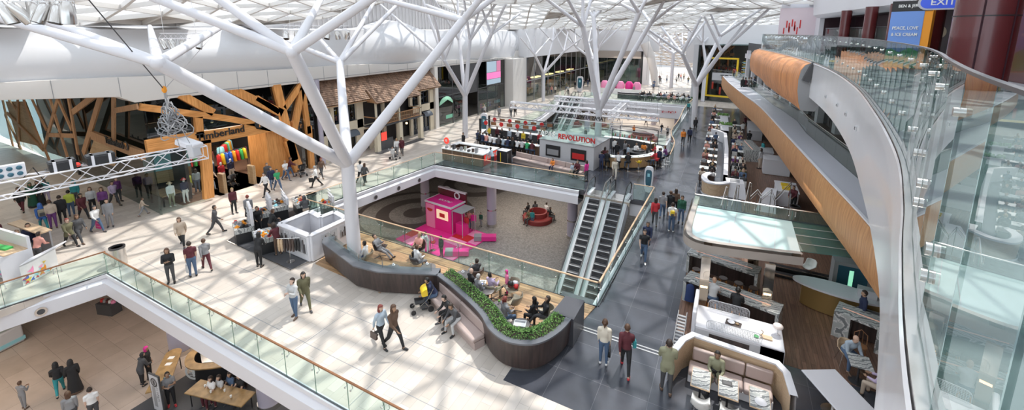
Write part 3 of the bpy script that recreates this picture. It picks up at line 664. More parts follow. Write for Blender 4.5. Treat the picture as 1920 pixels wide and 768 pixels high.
mo = [Vector(p) for p in crom([(-1.3, 64.5), (-.4, 56), (1.0, 46), (2.1, 38.8), (2.95, 29.5), (3.7, 21), (4.15, 16), (4.5, 9), (4.6, 2)], 5)]
led = [1.5, 1.45, 1.2, 1.5, 1.3, 1.2, 1.15, 1.1, 1.1]
outer = [(p.x, p.y) for p in mo]
bal = empty('timber_clad_parapet', (outer[0][0], outer[0][1], MZ), 0, 'long curved oak slatted parapet of the middle balcony with broad grey ledge', 'parapet'); bo = outer[0]
lo_ = [(x-bo[0], y-bo[1]) for x, y in outer]
wc = MB().sweep(lo_, [(-.02, .58), (.04, .55), (.10, .1), (.08, -.6), (-.10, -1.15), (-1.2, -1.2)]); wc.build('slatted_face', M['woodclad'], bal)
nl = []
for i, p in enumerate(mo):
    d = (mo[min(i+1, len(mo)-1)]-mo[max(i-1, 0)]).normalized(); n = Vector((-d.y, d.x)); t = i/(len(mo)-1); w = 1.15+.35*abs(math.sin(t*9))*(t < .5)
    nl.append(p+n*w)
b = MB()
rows = [[(p.x-bo[0], p.y-bo[1], .58), (q.x-bo[0], q.y-bo[1], .66)] for p, q in zip(mo, nl)]
strip(b, rows); b.build('ledge', mat('grey_ledge', (.50, .50, .55), .3), bal)
b = MB().sweep(lo_, [(.035, .60), (.035, .66), (-.05, .66), (-.05, .60)]); b.build('white_edge', M['white'], bal)
railing([(q.x, q.y) for q in nl[::2]], 'glass balustrade standing behind the broad ledge of the middle balcony', z=MZ+.62, h=.95, panel=1.5, rail='steel', rr=.02, post=False)
mp = [(q.x, q.y) for q in mo]
slab('floor_middle', [(x-0.0, y) for x, y in mp][::-1]+[(-1.3, 70), (12, 70), (12, 2)][::1], mat('brown_tile', (.16, .12, .10), .35), MZ, .25)
struct(MB().prism([(x+.3, y) for x, y in mp][::-1]+[(-1.3, 70), (12, 70), (12, 2)], MZ-1.0, MZ-.3).build('ceiling_middle_soffit', M['bulklow']))
wl = [(8.2, 10), (7.6, 20), (6.9, 30), (5.2, 44), (3.0, 60), (1.5, 69)]
struct(MB().sweep(wl[::-1], [(0, MZ), (0, 9.8)]).build('wall_middle', M['dgrey']))
pts = resample([Vector(p) for p in wl], 1.25)
b1 = MB(); b2_ = MB()
for i, p in enumerate(pts[1:-1]):
    d = (pts[i+2]-pts[i]).normalized(); a = math.atan2(d.y, d.x)
    if i % 3 == 0: b1.box((p.x-.15, p.y, MZ+2.0), (.62, .5, 4.0), a)
    else: b2_.box((p.x-.05, p.y, MZ+1.4), (1.15, .06, 2.7), a)
struct(b1.build('wall_middle_piers', M['white'])); struct(b2_.build('window_1', M['glassdark']))
struct(MB().sweep([(p.x, p.y) for p in ce][::-1], [(-0.2, 8.0), (-6, 8.0)]).build('ceiling_middle', M['bulklow']))
b = MB(); b.sweep(wl[::-1], [(.3, 7.7), (.3, 8.3), (.0, 8.3)]); struct(b.build('trim_21', M['white']))
struct(MB().sweep([(11.8, 2), (11.8, 70)], [(0, 0), (0, 9.8)]).build('wall_right', M['grey']))
b = MB(); b.b2(5.5, 45, 0, 11.8, 45.4, 3.9); b.b2(1.6, 69.5, 0, 12, 70, 3.9); struct(b.build('wall_right_cross', M['grey']))
p0, p1 = PY(1296, 160, 78), PY(1420, 160, 74)
e = empty('far_fashion_store', (-5.6, 78, 0), math.atan2(-2, 9), 'tall glass fashion store front with a yellow frame and black lettering', 'storefront')
MB().b2(-.6, 0, 0, 11.5, .2, 9.4).build('glass_wall', M['glassshop'], e); MB().b2(-.6, 1.2, 0, 11.5, 1.4, 9.4).build('interior_back', M['darkin'], e)
b = MB(); b.b2(1.7, -.35, 1.0, 1.95, -.1, 7.2); b.b2(6.1, -.35, 1.0, 6.35, -.1, 7.2); b.b2(1.7, -.35, 7.0, 6.35, -.1, 7.25); b.b2(1.7, -.35, .8, 6.35, -.1, 1.05); b.build('yellow_frame', M['yellow'], e)
b = MB()
rnd = random.Random(3)
for k in range(16): b.b2(6.8+.2*(k % 2), -.05, 3.9+.19*k, 6.8+rnd.uniform(1.5, 4), -.02, 3.96+.19*k, k % 3)
b.build('window_stripes', [M['yellow'], M['paper'], M['cyan']], e)
b = MB()
for k in range(9): b.box((2.6+.4*k, .4, 2.6+.9*math.sin(k*1.7)), (.25, .1, 1.2), 0, k % 3)
b.build('window_display', [M['redlit'], M['dgrey'], M['grey']], e)
b = MB()
for k in range(6): b.box((-.2+.3*k, .4, 5.6), (.12, .1, 1.2+.3*(k % 2)))
b.build('figures', M['dgrey'], e)
MB().b2(2.6, -.3, 3.55, 9.6, -.1, 4.75).build('painted_reflection_band', M['lgrey'], e)  # added pale sheet, paints in the bright glass reflection behind the letters
text('TOPSHOP', .95, M['blk'], e, (6.0, -.45, 4.1), ext=.04)
b = MB(); b.b2(-6.5, 77.4, 9.2, 12, 80, 12.4); struct(b.build('wall_far_right', M['bulk']))
b = MB(); b.b2(-6.2, 77.2, 0, -5.5, 96, 9.3); struct(b.build('wall_far_side', M['lgrey']))
def planepts(A, B, px, py):
    """(s, z) on the vertical plane through plan points A and B"""
    d, _ = ray(px, py); A = Vector(A); B = Vector(B); u = (B-A).normalized(); n = Vector((-u.y, u.x))
    t = n.dot(A)/n.dot(d.xy); w = d.xy*t
    return u.dot(w-A), CAMZ+d.z*t
M['timbery'] = wood_mat('orange_timber_horizontal', (.50, .20, .05), (.72, .34, .11), 3, .5, 0)
M['jacket'] = [M[k] for k in ('red', 'yellow', 'green', 'blue', 'lgrey', 'orange', 'cyan')]
def facade(name, A, B, label, cat='storefront'):
    A = Vector(A); B = Vector(B); e = empty(name, (A.x, A.y, 0), math.atan2(B.y-A.y, B.x-A.x), label, cat); e['kind'] = 'thing'; return e
A, B = (-31.0, 11.8), (-31.0, 24.0)
ts = facade('timber_storefront', A, B, 'timber framed shop front with black lettering on its beam, open entrance and glass corner')
def beam(e, A, B, px, w, dep=.3, m='timber', name='timber_beam', off=0, mz=None):
    q = [planepts(A, B, *p) for p in px]
    for a, b in zip(q, q[1:]):
        MB().bar((a[0], off, a[1]), (b[0], off, b[1]), w, dep, up=(0, 1, 0)).build(name, M[m], e) if False else MB().bar((a[0], off, a[1]), (b[0], off, b[1]), w, dep, up=(0, 1, 0)).build(name, M[m], e)
for px, w, m in [([(262, 200), (420, 221), (482, 232)], .42, 'timbery'), ([(336, 176), (399, 211)], .5, 'timber'), ([(371, 219), (374, 258)], .45, 'timber'),
                 ([(274, 276), (324, 266), (420, 251), (506, 236)], .85, 'timbery'), ([(384, 262), (391, 371)], .62, 'timber'), ([(425, 163), (528, 212)], .6, 'timber'),
                 ([(517, 157), (551, 300)], .62, 'timber'), ([(533, 203), (564, 158)], .42, 'timber'), ([(549, 252), (566, 165)], .5, 'timber'), ([(566, 160), (578, 250)], .4, 'timber'),
                 ([(480, 232), (540, 244)], .7, 'timbery'), ([(540, 262), (560, 318)], .75, 'timber'), ([(578, 236), (585, 318)], .45, 'timber'), ([(480, 183), (522, 210)], .4, 'timber')]:
    beam(ts, A, B, px, w, .28, m)
g = MB(); g.b2(.1, .10, .05, 3.0, .13, 4.2); g.build('corner_window', M['glassclear'], ts); g = MB(); g.b2(.1, .12, 4.9, 9.0, .14, 7.3); g.b2(9.2, .12, 4.3, 11.9, .14, 7.3); g.b2(10.2, .12, .05, 11.6, .14, 4.2); g.build('upper_glazing', M['glassdark'], ts)
g = MB(); g.b2(7.4, .2, 0, 9.7, .5, 4.3); g.b2(7.4, .5, 0, 7.6, 2.6, 4.3); g.build('plank_wall', M['timber'], ts)
g = MB(); g.b2(3.7, 0.2, -.02, 7.4, 10, .0); g.build('entrance_floor', M['brownfloor'], ts)
text('Timberland', .68, M['blk'], ts, (4.1, -.20, 4.48), (math.pi/2, 0, 0), ext=.03)
def roundel(par, loc, r, rz=0):
    e = MB(); n = 24; e.add([(r*math.cos(2*math.pi*k/n), 0, r*math.sin(2*math.pi*k/n)) for k in range(n)]+[(r*math.cos(2*math.pi*k/n), .04, r*math.sin(2*math.pi*k/n)) for k in range(n)], [tuple(range(n))]+[(k, n+k, n+(k+1) % n, (k+1) % n) for k in range(n)])
    o = e.build('round_tree_logo', M['blk'], par, loc, rz)
    t = MB(); t.b2(-.03*r/.3, -.01, -.7*r, .03*r/.3, 0, .1*r)
    for a in (-.9, -.45, 0, .45, .9): t.bar((0, -.006, .0), (.7*r*math.sin(a), -.006, .65*r*math.cos(a)), .05*r/.3, .01)
    t.build('tree_mark', M['timber'], o); return o
roundel(ts, (6.75, -.22, 4.62), .34); roundel(ts, (10.3, .1, 3.75), .26)
A2, B2 = (-58.0, 13.3), (-31.1, 11.75)
ss = facade('timber_side_elevation', A2, B2, 'side of the timber shop: crossing brown beams over reflecting glass, plank panels between')
for px, w in [([(7, 184), (33, 300)], .5), ([(19, 186), (36, 210)], .28), ([(36, 183), (38, 275)], .42), ([(47, 182), (50, 197), (84, 277)], .55), ([(17, 212), (84, 280)], .4), ([(12, 214), (56, 308)], .4),
              ([(61, 181), (90, 243)], .35), ([(95, 178), (133, 304)], .42), ([(114, 178), (86, 277), (101, 312)], .42), ([(111, 183), (138, 243)], .35), ([(131, 176), (150, 289)], .48),
              ([(140, 210), (190, 172)], .5), ([(196, 170), (160, 287)], .62), ([(92, 252), (142, 254)], .4), ([(217, 172), (217, 302)], .55), ([(218, 207), (262, 199)], .4)]:
    beam(ss, A2, B2, px, w*.85, .10, 'timberx', off=-.1)
L2 = (Vector(B2)-Vector(A2)).length
beam(ss, A2, B2, [(176, 252), (272, 290)], .62, .2, 'timberx', off=-.1, name='sign_beam')
MB().b2(-25, .25, .02, L2, .28, 8.2).build('glass_wall', M['glassshop'], ss)
def pxpanel(e, A, B, pts, m, name, y=-.02):
    q = [planepts(A, B, *p) for p in pts]; MB().add([(a, y, z) for a, z in q], [tuple(range(len(q)))]).build(name, M[m], e)
pxpanel(ss, A2, B2, [(11, 190), (50, 190), (83, 276), (34, 264)], 'plankwall', 'plank_panel'); pxpanel(ss, A2, B2, [(178, 258), (217, 272), (217, 312), (165, 296)], 'plankwall', 'plank_panel')
q = planepts(A2, B2, 225, 266); text('Timberland', .66, M['blk'], ss, (q[0], -.3, q[1]+.02), (math.pi/2, .0, 0), ext=.03, sx=1.0)
roundel(ss, (planepts(A2, B2, 243, 270)[0]+.3, -.28, planepts(A2, B2, 243, 270)[1]), .3)
struct(MB().b2(-58, 14.2, 0, -32.5, 14.4, 8).build('wall_corridor_side', M['dgrey']))
for i, (x, y, w) in enumerate([(-34.5, 20.8, 3), (-37, 16.5, 3.2), (-38.5, 20, 3.2), (-36.5, 22.6, 3.2), (-35.4, 18.9, 2.4)]):
    e = empty('clothes_rack', (x, y, 0), 1.2*i, ['rail of bright jackets inside the timber shop entrance', 'rail of coloured coats deep inside the timber shop', 'wall rack of clothes at the back of the timber shop', 'rail of shirts along the side wall of the timber shop', 'rail of bright clothes in the middle of the timber shop'][i], 'clothes rack')
    MB().b2(-w/2, -.02, 1.9, w/2, .02, 1.94).b2(-w/2, -.02, 0, -w/2+.05, .02, 1.94).b2(w/2-.05, -.02, 0, w/2, .02, 1.94).b2(-w/2, -.25, 0, -w/2+.05, .25, .05).b2(w/2-.05, -.25, 0, w/2, .25, .05).build('rail', M['steel'], e)
    rnd = random.Random(i)
    for k in range(int(w/.3)):
        xx = -w/2+.2+k*.3; MB().lathe([(.05, 1.86), (.13, 1.78), (.15, 1.3), (.17, 1.0)], (xx, 0, 0), 8, sx=.8, sy=1.7).build('garment', rnd.choice(M['jacket']), e)
for (x, y, z) in [(-34, 16.5, 4.2), (-37, 18.5, 4.2), (-35, 19.5, 4.2), (-39, 15.5, 4.2), (-34.2, 21.2, 4.2)]:
    e = empty('pendant_lamp', (x, y, z), 0, None, None); tag(e, 'small warm pendant lamp hanging under the dark ceiling inside the timber shop', 'lamp', 'warm pendant lamps inside the timber shop')
    MB().lathe([(.02, .2), (.05, .18), (.18, 0)], n=12).build('lamp_shade', M['blk'], e); MB().ball((0, 0, -.03), .10, 10).build('bulb', M['warmlight'], e); MB().b2(-.01, -.01, .2, .01, .01, 3).build('cord', M['blk'], e)
for y, n_ in ((15.9, 'near'), (18.0, 'far')):
    e = empty('wooden_gate_post', (-31.5, y, 0), 0, f'thick wooden post standing in the timber shop entrance, on its {n_} side', 'post')
    MB().b2(-.35, -.12, 0, .35, .12, 1.5).build('post_body', M['plankwall'], e, bevel=.05); MB().b2(-.36, -.13, 0, .36, .13, .08).build('foot_plate', M['steel'], e)
e = empty('display_table', (-33.2, 13.2, 0), 0, 'low display table with folded clothes behind the glass corner window', 'table'); MB().b2(-.9, -.6, .7, .9, .6, .76).build('top', M['plankwall'], e)
for a in (-1, 1):
    for b_ in (-1, 1): MB().b2(a*.8-.04, b_*.5-.04, 0, a*.8+.04, b_*.5+.04, .7).build('leg', M['blk'], e)
e = empty('window_picture', (-34.3, 14.0, 0), 1.2, 'large pale blue landscape picture hanging inside the glass corner window', 'picture')
MB().b2(-1.3, 0, 1.0, 1.3, .05, 3.2).build('frame', M['blk'], e); MB().b2(-1.25, -.02, 1.9, 1.25, 0, 3.15).build('sky_area', M['cyan'], e); MB().b2(-1.25, -.02, 1.05, 1.25, 0, 1.9).build('land_area', M['plankwall'], e)
e = empty('slim_lilac_column', (-30.85, 23.75, 0), 0, 'slim lilac column between the timber shop and the tiled-roof house', 'column'); e['kind'] = 'thing'
MB().lathe([(.2, .1), (.2, 7.4)], n=16).build('shaft', M['lilac'], e); MB().lathe([(.24, 0), (.24, .12)], n=16).build('base_collar', M['steel'], e)
HX = -31.0
hs = empty('tiled_roof_house', (HX, 24, 0), 0, 'cream rendered restaurant front built like a house, with clay tile roof and balcony', 'storefront')
def hb(b, y0, z0, y1, z1, x0=0, x1=.25, mi=0): return b.b2(x0-.25, y0-24, z0, x1-.25, y1-24, z1, mi)
b = MB()
for (y0, z0, y1, z1) in [(24.0, 4.75, 39.4, 5.4), (24.0, 2.4, 28.6, 3.2), (24.0, 0, 24.5, 5), (25.0, 3.2, 25.35, 4.75), (27.9, 2.4, 28.7, 4.75), (27.7, 0, 28.6, 2.4), (35.3, 0, 35.7, 5), (36.85, 0, 37.15, 5), (38.7, 0, 39.4, 5), (35.3, 2.45, 39.4, 3.25), (31.2, 2.5, 31.5, 4.75), (33.4, 2.5, 33.7, 4.75), (29.4, 0, 29.8, 2.2), (31.2, 0, 31.6, 2.2), (33.2, 0, 33.6, 2.2), (28.6, 2.1, 35.3, 2.5)]: hb(b, y0, z0, y1, z1)
b.build('rendered_wall', M['cream'], hs)
b = MB().b2(-.9, 0, 0, -.7, 15.4, 5.4); b.build('dark_interior', M['darkin'], hs)
for (y0, z0, y1, z1) in [(24.5, 3.2, 25.0, 4.75), (25.35, 3.2, 27.9, 4.75), (35.7, 3.25, 36.85, 4.75), (37.15, 3.25, 38.7, 4.75)]:
    w = empty('window', (-.3, y0-24, 0)); w.parent = hs; n = max(1, round((y1-y0)/.65))
    MB().b2(-.02, 0, z0, .0, y1-y0, z1).build('pane', M['glassdark'], w)
    f = MB(); f.b2(0, 0, z0, .06, y1-y0, z0+.08); f.b2(0, 0, z1-.08, .06, y1-y0, z1)
    for k in range(n+1): yy = (y1-y0)*k/n; f.b2(0, yy-.035, z0, .06, yy+.035, z1)
    f.b2(0, 0, (z0+z1)/2-.02, .05, y1-y0, (z0+z1)/2+.02); f.build('window_frame', M['navy'], w); MB().b2(.0, -.08, z0-.1, .28, y1-y0+.08, z0).build('sill', M['dgrey'], w)
for (y0, y1) in [(24.5, 27.7), (35.8, 36.8), (37.25, 38.6)]:
    w = MB(); hh = 2.25; w.b2(-.3, y0-24, 0, -.26, y1-24, hh); w.build('door_glazing', M['glassdark'], hs)
    f = MB(); n = max(2, round((y1-y0)/.8))
    for k in range(n+1): yy = lin(y0, y1, k/n)-24; f.b2(-.26, yy-.05, 0, -.18, yy+.05, hh)
    f.b2(-.26, y0-24, hh-.5, -.18, y1-24, hh-.42); f.b2(-.26, y0-24, 0, -.18, y1-24, .5); f.build('door_frame', M['navy'], hs)
    aw = MB(); n2 = 8; ww = y1-y0
    for k in range(n2):
        a, c = math.pi/2*k/n2, math.pi/2*(k+1)/n2; aw.quad((-.05+.55*math.sin(a), y0-24, 1.85+.5*math.cos(a)), (-.05+.55*math.sin(c), y0-24, 1.85+.5*math.cos(c)), (-.05+.55*math.sin(c), y1-24, 1.85+.5*math.cos(c)), (-.05+.55*math.sin(a), y1-24, 1.85+.5*math.cos(a)))
    aw.build('curved_awning', mat('slate_awning', (.10, .12, .15), .6), hs)
def tileroof(b, O, U, V, nu, nv, L, Wd, amp=.055):
    O = Vector(O); U = Vector(U).normalized(); V = Vector(V).normalized(); N = U.cross(V).normalized(); N = N if N.z > 0 else -N
    su = 5; base = len(b.v); cols = nu*su+1
    for j in range(nv):
        for e_ in (0, 1):
            for i in range(cols):
                ph = (i % su)/su; hgt = amp*abs(math.sin(math.pi*ph))+(.05 if e_ == 0 else 0.0)
                b.v.append(tuple(O+U*(L*i/(cols-1))+V*(Wd*(j+e_)/nv)+N*hgt))
    for r_ in range(nv*2-1):
        for i in range(cols-1): k = base+r_*cols+i; b.f.append((k, k+1, k+1+cols, k+cols)); b.m.append(0)
rf = MB(); tileroof(rf, (1.15, -.6, 5.15), (0, 1, 0), (-1.9, 0, 1.95), 52, 13, 16.1, 2.75); rf.build('clay_tile_roof', M['terra'], hs)
MB().b2(-.2, -.5, 5.05, 1.1, 15.4, 5.12).build('eaves_board', M['timberx'], hs)
pr = MB(); tileroof(pr, (1.95, 4.6, 4.75), (0, 1, 0), (-1.35, 0, 1.15), 19, 8, 6.2, 1.75); pr.build('balcony_tile_roof', M['terra'], hs)
pr = MB(); pr.add([(1.95, 4.6, 4.72), (1.95, 10.8, 4.72), (.6, 10.8, 4.9), (.6, 4.6, 4.9)], [(0, 1, 2, 3)]); pr.add([(1.93, 4.65, 4.75), (.6, 4.65, 4.8), (.6, 4.65, 5.85)], [(0, 1, 2)]); pr.add([(1.93, 10.75, 4.75), (.6, 10.75, 4.8), (.6, 10.75, 5.85)], [(0, 1, 2)]); pr.build('balcony_soffit', M['timberx'], hs)
MB().tube([(1.9, 4.6, 4.82), (.6, 4.7, 5.95)], .08, 8).tube([(1.9, 10.8, 4.82), (.6, 10.7, 5.95)], .08, 8).tube([(.6, 4.6, 5.95), (.6, 10.8, 5.95)], .08, 8).build('ridge_tiles', M['terra'], hs)
b = MB(); b.b2(-.1, 4.7, 2.32, 1.5, 11.4, 2.48); b.build('balcony_floor', M['dgrey'], hs)
b = MB(); b.b2(1.42, 4.7, 3.3, 1.5, 11.4, 3.38); b.b2(1.42, 4.7, 2.55, 1.5, 11.4, 2.6); b.b2(-.1, 4.7, 3.3, 1.5, 4.78, 3.38); b.b2(-.1, 11.32, 3.3, 1.5, 11.4, 3.38)
y = 4.72
while y < 11.4: b.b2(1.44, y, 2.5, 1.47, y+.035, 3.32); y += .16
b.build('balcony_railing', M['timberx'], hs)
for y in (4.9, 8.0, 11.2): MB().b2(1.35, y-.08, 2.48, 1.5, y+.08, 4.7).build('balcony_post', M['cream'], hs); MB().b2(1.2, y-.22, 0, 1.62, y+.22, 2.34).build('pier', M['cream'], hs)
b = MB(); b.b2(1.4, 4.9, .0, 1.5, 6.9, 1.1); b.build('terrace_railing', M['dgrey'], hs); MB().b2(1.52, 5.3, 1.0, 1.56, 6.0, 1.8).build('red_menu_board', M['redlit'], hs)
b = MB().b2(1.5, 4.4, 0, 2.2, 10.9, .06); b.build('doorstep', M['dgrey'], hs)
for y in (5.6, 9.5): MB().ball((1.0, y, 1.9), .12, 8).build('lantern', M['warmlight'], hs)
struct(MB().b2(-31.4, 39.45, 0, -30.75, 40.05, 7.3).build('wall_pier_1', M['bulklow']))
gs = empty('glass_storefront', (-31.0, 40, 0), 0, 'tall dark glass shop front beyond the house, with green canopy and lit signs inside', 'storefront')
b = MB(); b.b2(0, .2, .05, .03, 6.1, 7.2); b.b2(0, 9.2, .05, .03, 16.6, 7.2); b.build('glass_wall', M['glassshop'], gs)
f = MB()
for y in (.1, 3.2, 6.2, 9.1, 11.6, 14.1, 16.7): f.b2(-.05, y-.05, 0, .07, y+.05, 7.25)
f.b2(-.03, .1, 3.6, .05, 16.7, 3.68); f.build('mullions', M['dgrey'], gs)
MB().b2(-.02, 6.25, 2.4, .1, 6.4, 7.2).build('orange_jamb', M['redlit'], gs); MB().b2(-.3, 6.3, 3.3, 0, 9.1, 7.2).build('portal_header', M['dgrey'], gs)
g = MB()
for k in range(8):
    a, c = math.pi*k/8, math.pi*(k+1)/8; g.add([(.35, 1.7, 3.2), (.12, 1.7-1.4*math.cos(a), 2.6+1.0*math.sin(a)), (.12, 1.7-1.4*math.cos(c), 2.6+1.0*math.sin(c))], [(0, 1, 2)])
g.build('green_canopy', mat('mint_canopy', (.30, .60, .42), .5), gs)
for y, z, s_ in ((2.6, .95, .35), (14.6, 1.1, .3)): MB().b2(-.05, y-.8, z-.2, -.02, y+.8, z+.25).build('lit_sign', M['greenlit'] if y < 5 else M['cyan'], gs)
for k, c in enumerate(('pink', 'orange', 'green', 'cyan', 'blue')): MB().b2(-.06, 9.8+k*.62, .75, -.03, 10.25+k*.62, 1.05).b2(-.06, 9.8+k*.62, 1.15, -.03, 10.25+k*.62, 1.4).build('coloured_tile', M[c], gs)
g = MB()
for z in (.5, 1.1, 1.7, 2.3): g.b2(-2.2, 6.6, z, -1.6, 9.0, z+.06)
g.b2(-2.3, 6.6, 0, -2.2, 9, 2.8); g.build('shelves', M['dgrey'], gs)
g = MB(); rnd = random.Random(5)
for z in (.56, 1.16, 1.76):
    for k in range(7): g.b2(-2.1, 6.7+k*.33, z, -1.7, 6.85+k*.33, z+rnd.uniform(.2, .4), rnd.randint(0, 2))
g.build('goods', [M['red'], M['pinkl'], M['grey']], gs)
sc = empty('hanging_screen', tuple(PX(926, 137, -30.3)), math.pi/2, 'hanging screen with pink and white picture high on the glass shop front', 'screen')
MB().b2(-2.0, 0, -1.55, 2.0, .12, 1.75).build('frame', M['dgrey'], sc); MB().b2(-1.95, -.02, .2, .7, 0, 1.7).build('picture_top', M['screen'], sc); MB().b2(-1.95, -.02, -.75, 1.95, 0, .15).build('picture_band', M['screenp'], sc); MB().b2(-1.95, -.02, -1.5, 1.95, 0, -.8).build('picture_base', M['screen'], sc); MB().b2(.8, -.02, .2, 1.95, 0, 1.7).build('picture_side', M['pinkl'], sc)
for yy in (-1.2, 1.2): MB().b2(yy-.02, .03, 1.7, yy+.02, .07, 2.0).build('hanger', M['steel'], sc)
g2 = empty('far_glass_storefront', (-29.6, 61.6, 0), 0, 'long glass shop front beyond the white pier, warm lights inside', 'storefront')
MB().b2(0, 0, 0, .04, 34, 7.2).build('glass_wall', M['glassshop'], g2)
f = MB()
for k in range(12): f.b2(-.05, k*3-.06, 0, .08, k*3+.06, 7.2)
f.b2(-.05, 0, 3.4, .08, 34, 3.55); f.build('mullions', M['grey'], g2)
rnd = random.Random(11)
for k in range(12): MB().b2(-3.5, 1+k*2.6, .5, -2.4, 2.6+k*2.6, rnd.uniform(1.2, 2.4)).build('display', rnd.choice([M['plankwall'], M['lgrey'], M['grey'], M['orange']]), g2)
for k in range(5): MB().b2(-3, 2+k*6, 3.1, -2.2, 5+k*6, 3.3).build('light_strip', M['warmlight'], g2)
g3 = empty('end_wall_storefront', (-30.5, 95.0, 0), 0, 'wide dark shop front on the end wall of the hall, under a grey band', 'storefront')
MB().b2(0, .0, 0, 12.5, .1, 5.6).build('glass_wall', M['glassshop'], g3); MB().b2(.1, -.05, 5.6, 12.4, .1, 7.1).build('grey_band', M['frame'], g3)
f = MB()
for k in range(6): f.b2(k*2.5-.06, -.06, 0, k*2.5+.06, .06, 5.6)
f.build('mullions', M['dgrey'], g3)
for k in (1, 3, 4): MB().b2(k*2.5+.4, .2, .6, k*2.5+1.8, .3, 2.8).build('lit_panel', M['warmlight'] if False else M['plankwall'], g3)
MB().b2(8.2, -.2, 0, 12.0, -.1, 4.2).build('pale_glass_portal', M['glass'], g3)
e = empty('raking_pier', (-15.6, 93.5, 0), 0, 'tall curved pale pier standing at the side of the opening to the next hall', 'column'); e['kind'] = 'thing'
MB().tube([(1.0, 0, 0), (.6, 0, 3), (-.2, 0, 6), (-1.6, 0, 9)], [.6, .8, .9, 1.0], 12).build('pier_body', M['lattice'], e); MB().lathe([(.9, 0), (.9, .15)], (1, 0, 0), 16).build('base_collar', M['grey'], e)
def escalator(x0, x1, ytop, ztop, ybot, zbot, label, n=20, flat=.9):
    """steps between x0 and x1, going down towards -y"""
    o = Vector(((x0+x1)/2, ytop, ztop)); e = empty('escalator', o, 0, label, 'escalator'); w = (x1-x0)/2; dy = ybot-ytop; dz = zbot-ztop
    for k in range(n):
        yy = dy*k/n; zz = dz*(k+.6)/n
        s = MB().b2(-w, yy+dy/n, zz-.22, w, yy, zz, 0); 
        for j in range(9): xx = -w+.05+j*(2*w-.1)/8; s.b2(xx-.012, yy+dy/n+.02, zz, xx+.012, yy-.02, zz+.012, 0)
        s.b2(-w, yy+dy/n-.012, zz-.03, w, yy+dy/n+.03, zz+.006, 1)
        s.build('step', [M['dgrey'], M['lgrey']], e)
    MB().b2(-w-.1, 0, -.02, w+.1, flat, .015).build('top_plate', M['steel'], e); MB().b2(-w-.1, dy-flat, dz-.02, w+.1, dy, dz+.015).build('bottom_plate', M['steel'], e)
    for sx in (-1, 1):
        xs = sx*(w+.16)
        line = [(xs, flat+.3, 0), (xs, .0, 0), (xs, dy, dz), (xs, dy-flat-.3, dz)]
        g = MB()
        for a, b in zip(line, line[1:]): g.quad(a, b, (b[0], b[1], b[2]+.92), (a[0], a[1], a[2]+.92))
        g.build('balustrade_glass', M['glass'], e)
        MB().tube([(xs, flat+.35, .12), (xs, flat+.62, .35), (xs, flat+.62, .70), (xs, flat+.3, .95), (xs, .1, .97), (xs, dy, dz+.97), (xs, dy-flat-.3, dz+.95), (xs, dy-flat-.62, dz+.70), (xs, dy-flat-.62, dz+.35), (xs, dy-flat-.35, dz+.12)], .04, 8).build('handrail', M['blk'], e)
        sk = MB()
        for a, b in zip(line, line[1:]): sk.bar((a[0]-sx*.04, a[1], a[2]+.04), (b[0]-sx*.04, b[1], b[2]+.04), .20, .10); sk.bar((a[0]+sx*.10, a[1], a[2]-.05), (b[0]+sx*.10, b[1], b[2]-.05), .06, .22)
        sk.build('deck_strip', M['steel'] if False else M['lgrey'], e)
        MB().bar((xs+sx*.13, 0, -.5), (xs+sx*.13, dy, dz-.35), .03, .9).build('side_panel', M['lgrey'], e)
    MB().bar((0, .2, -.55), (0, dy, dz-.45), 2*w+.3, .3).build('truss_casing', M['white'], e)
    return e
escalator(-8.25, -7.45, 27.9, 0.0, 20.7, -5.5, 'escalator on the side nearest the ringed floor, leading down from the bridge between glass sides')
escalator(-6.75, -5.95, 27.9, 0.0, 20.7, -5.5, 'escalator next to the dark walkway, with reddish shadowed steps, leading down from the bridge')
struct(MB().b2(-8.7, 27.6, -.3, -5.5, 28.3, -.01).build('floor', M['steel']))
struct(MB().sweep([(-5.6, 28.3), (-4.1, 28.3)], [(0, 0), (0, -1.2)]).build('trim_30', M['white']))
e = empty('queue_rail', (-7.1, 28.6, 0), 0, 'steel guide rails standing between the heads of the two near escalators', 'rail')
for dx in (-.15, .15): MB().tube([(dx, -.5, 0), (dx, -.5, .95), (dx, 1.0, .95), (dx, 1.0, 0)], .022, 8).tube([(dx, -.5, .5), (dx, 1.0, .5)], .018, 6).build('tube_rail', M['steel'], e)
escalator(-25.9, -25.0, 70.6, 0.0, 63.5, -4.3, 'far escalator carrying a pink bag carrier, rising from the ringed lower floor', n=18)
escalator(-24.1, -23.2, 70.6, 0.0, 63.5, -4.3, 'far escalator with empty steps, rising from the ringed lower floor', n=18)
pw = empty('cafe_planter_wall', (-9, 12.5, 0), 0, 'long dark brown panelled planter wall curving round the timber deck cafe', 'planter'); O = Vector((-9, 12.5))
outl = [(-17.55, 13.3), (-17.2, 12.9), (-14.2, 12.1), (-12.9, 12.25), (-10.5, 13.25)]
out2 = crom([(-10.5, 13.25), (-9.2, 12.75), (-7.6, 12.0), (-6.7, 11.35), (-5.9, 11.15), (-5.1, 11.5), (-4.65, 12.4), (-4.5, 13.6), (-4.45, 14.3)], 5)
PW = [(x-O.x, y-O.y) for x, y in outl]+[(x-O.x, y-O.y) for x, y in out2[1:]]
out2l = [(x-O.x, y-O.y) for x, y in out2]
fw = [(x-O.x, y-O.y) for x, y in outl]
MB().sweep(PW, [(-.34, .10), (-.30, 0), (-.12, 0), (-.10, .10), (.0, .12), (.10, 1.08)]).build('panelled_face', M['darkwood'], pw)
MB().sweep(fw, [(.10, 1.08), (.10, 1.14), (-.42, 1.14), (-.42, .03)]).build('top_ledge', mat('slate_top', (.13, .135, .15), .3), pw)
MB().sweep(out2l, [(.10, 1.08), (.10, 1.14), (-.12, 1.14), (-.12, 1.0)]).build('rim', mat('slate_rim', (.12, .125, .14), .3), pw)
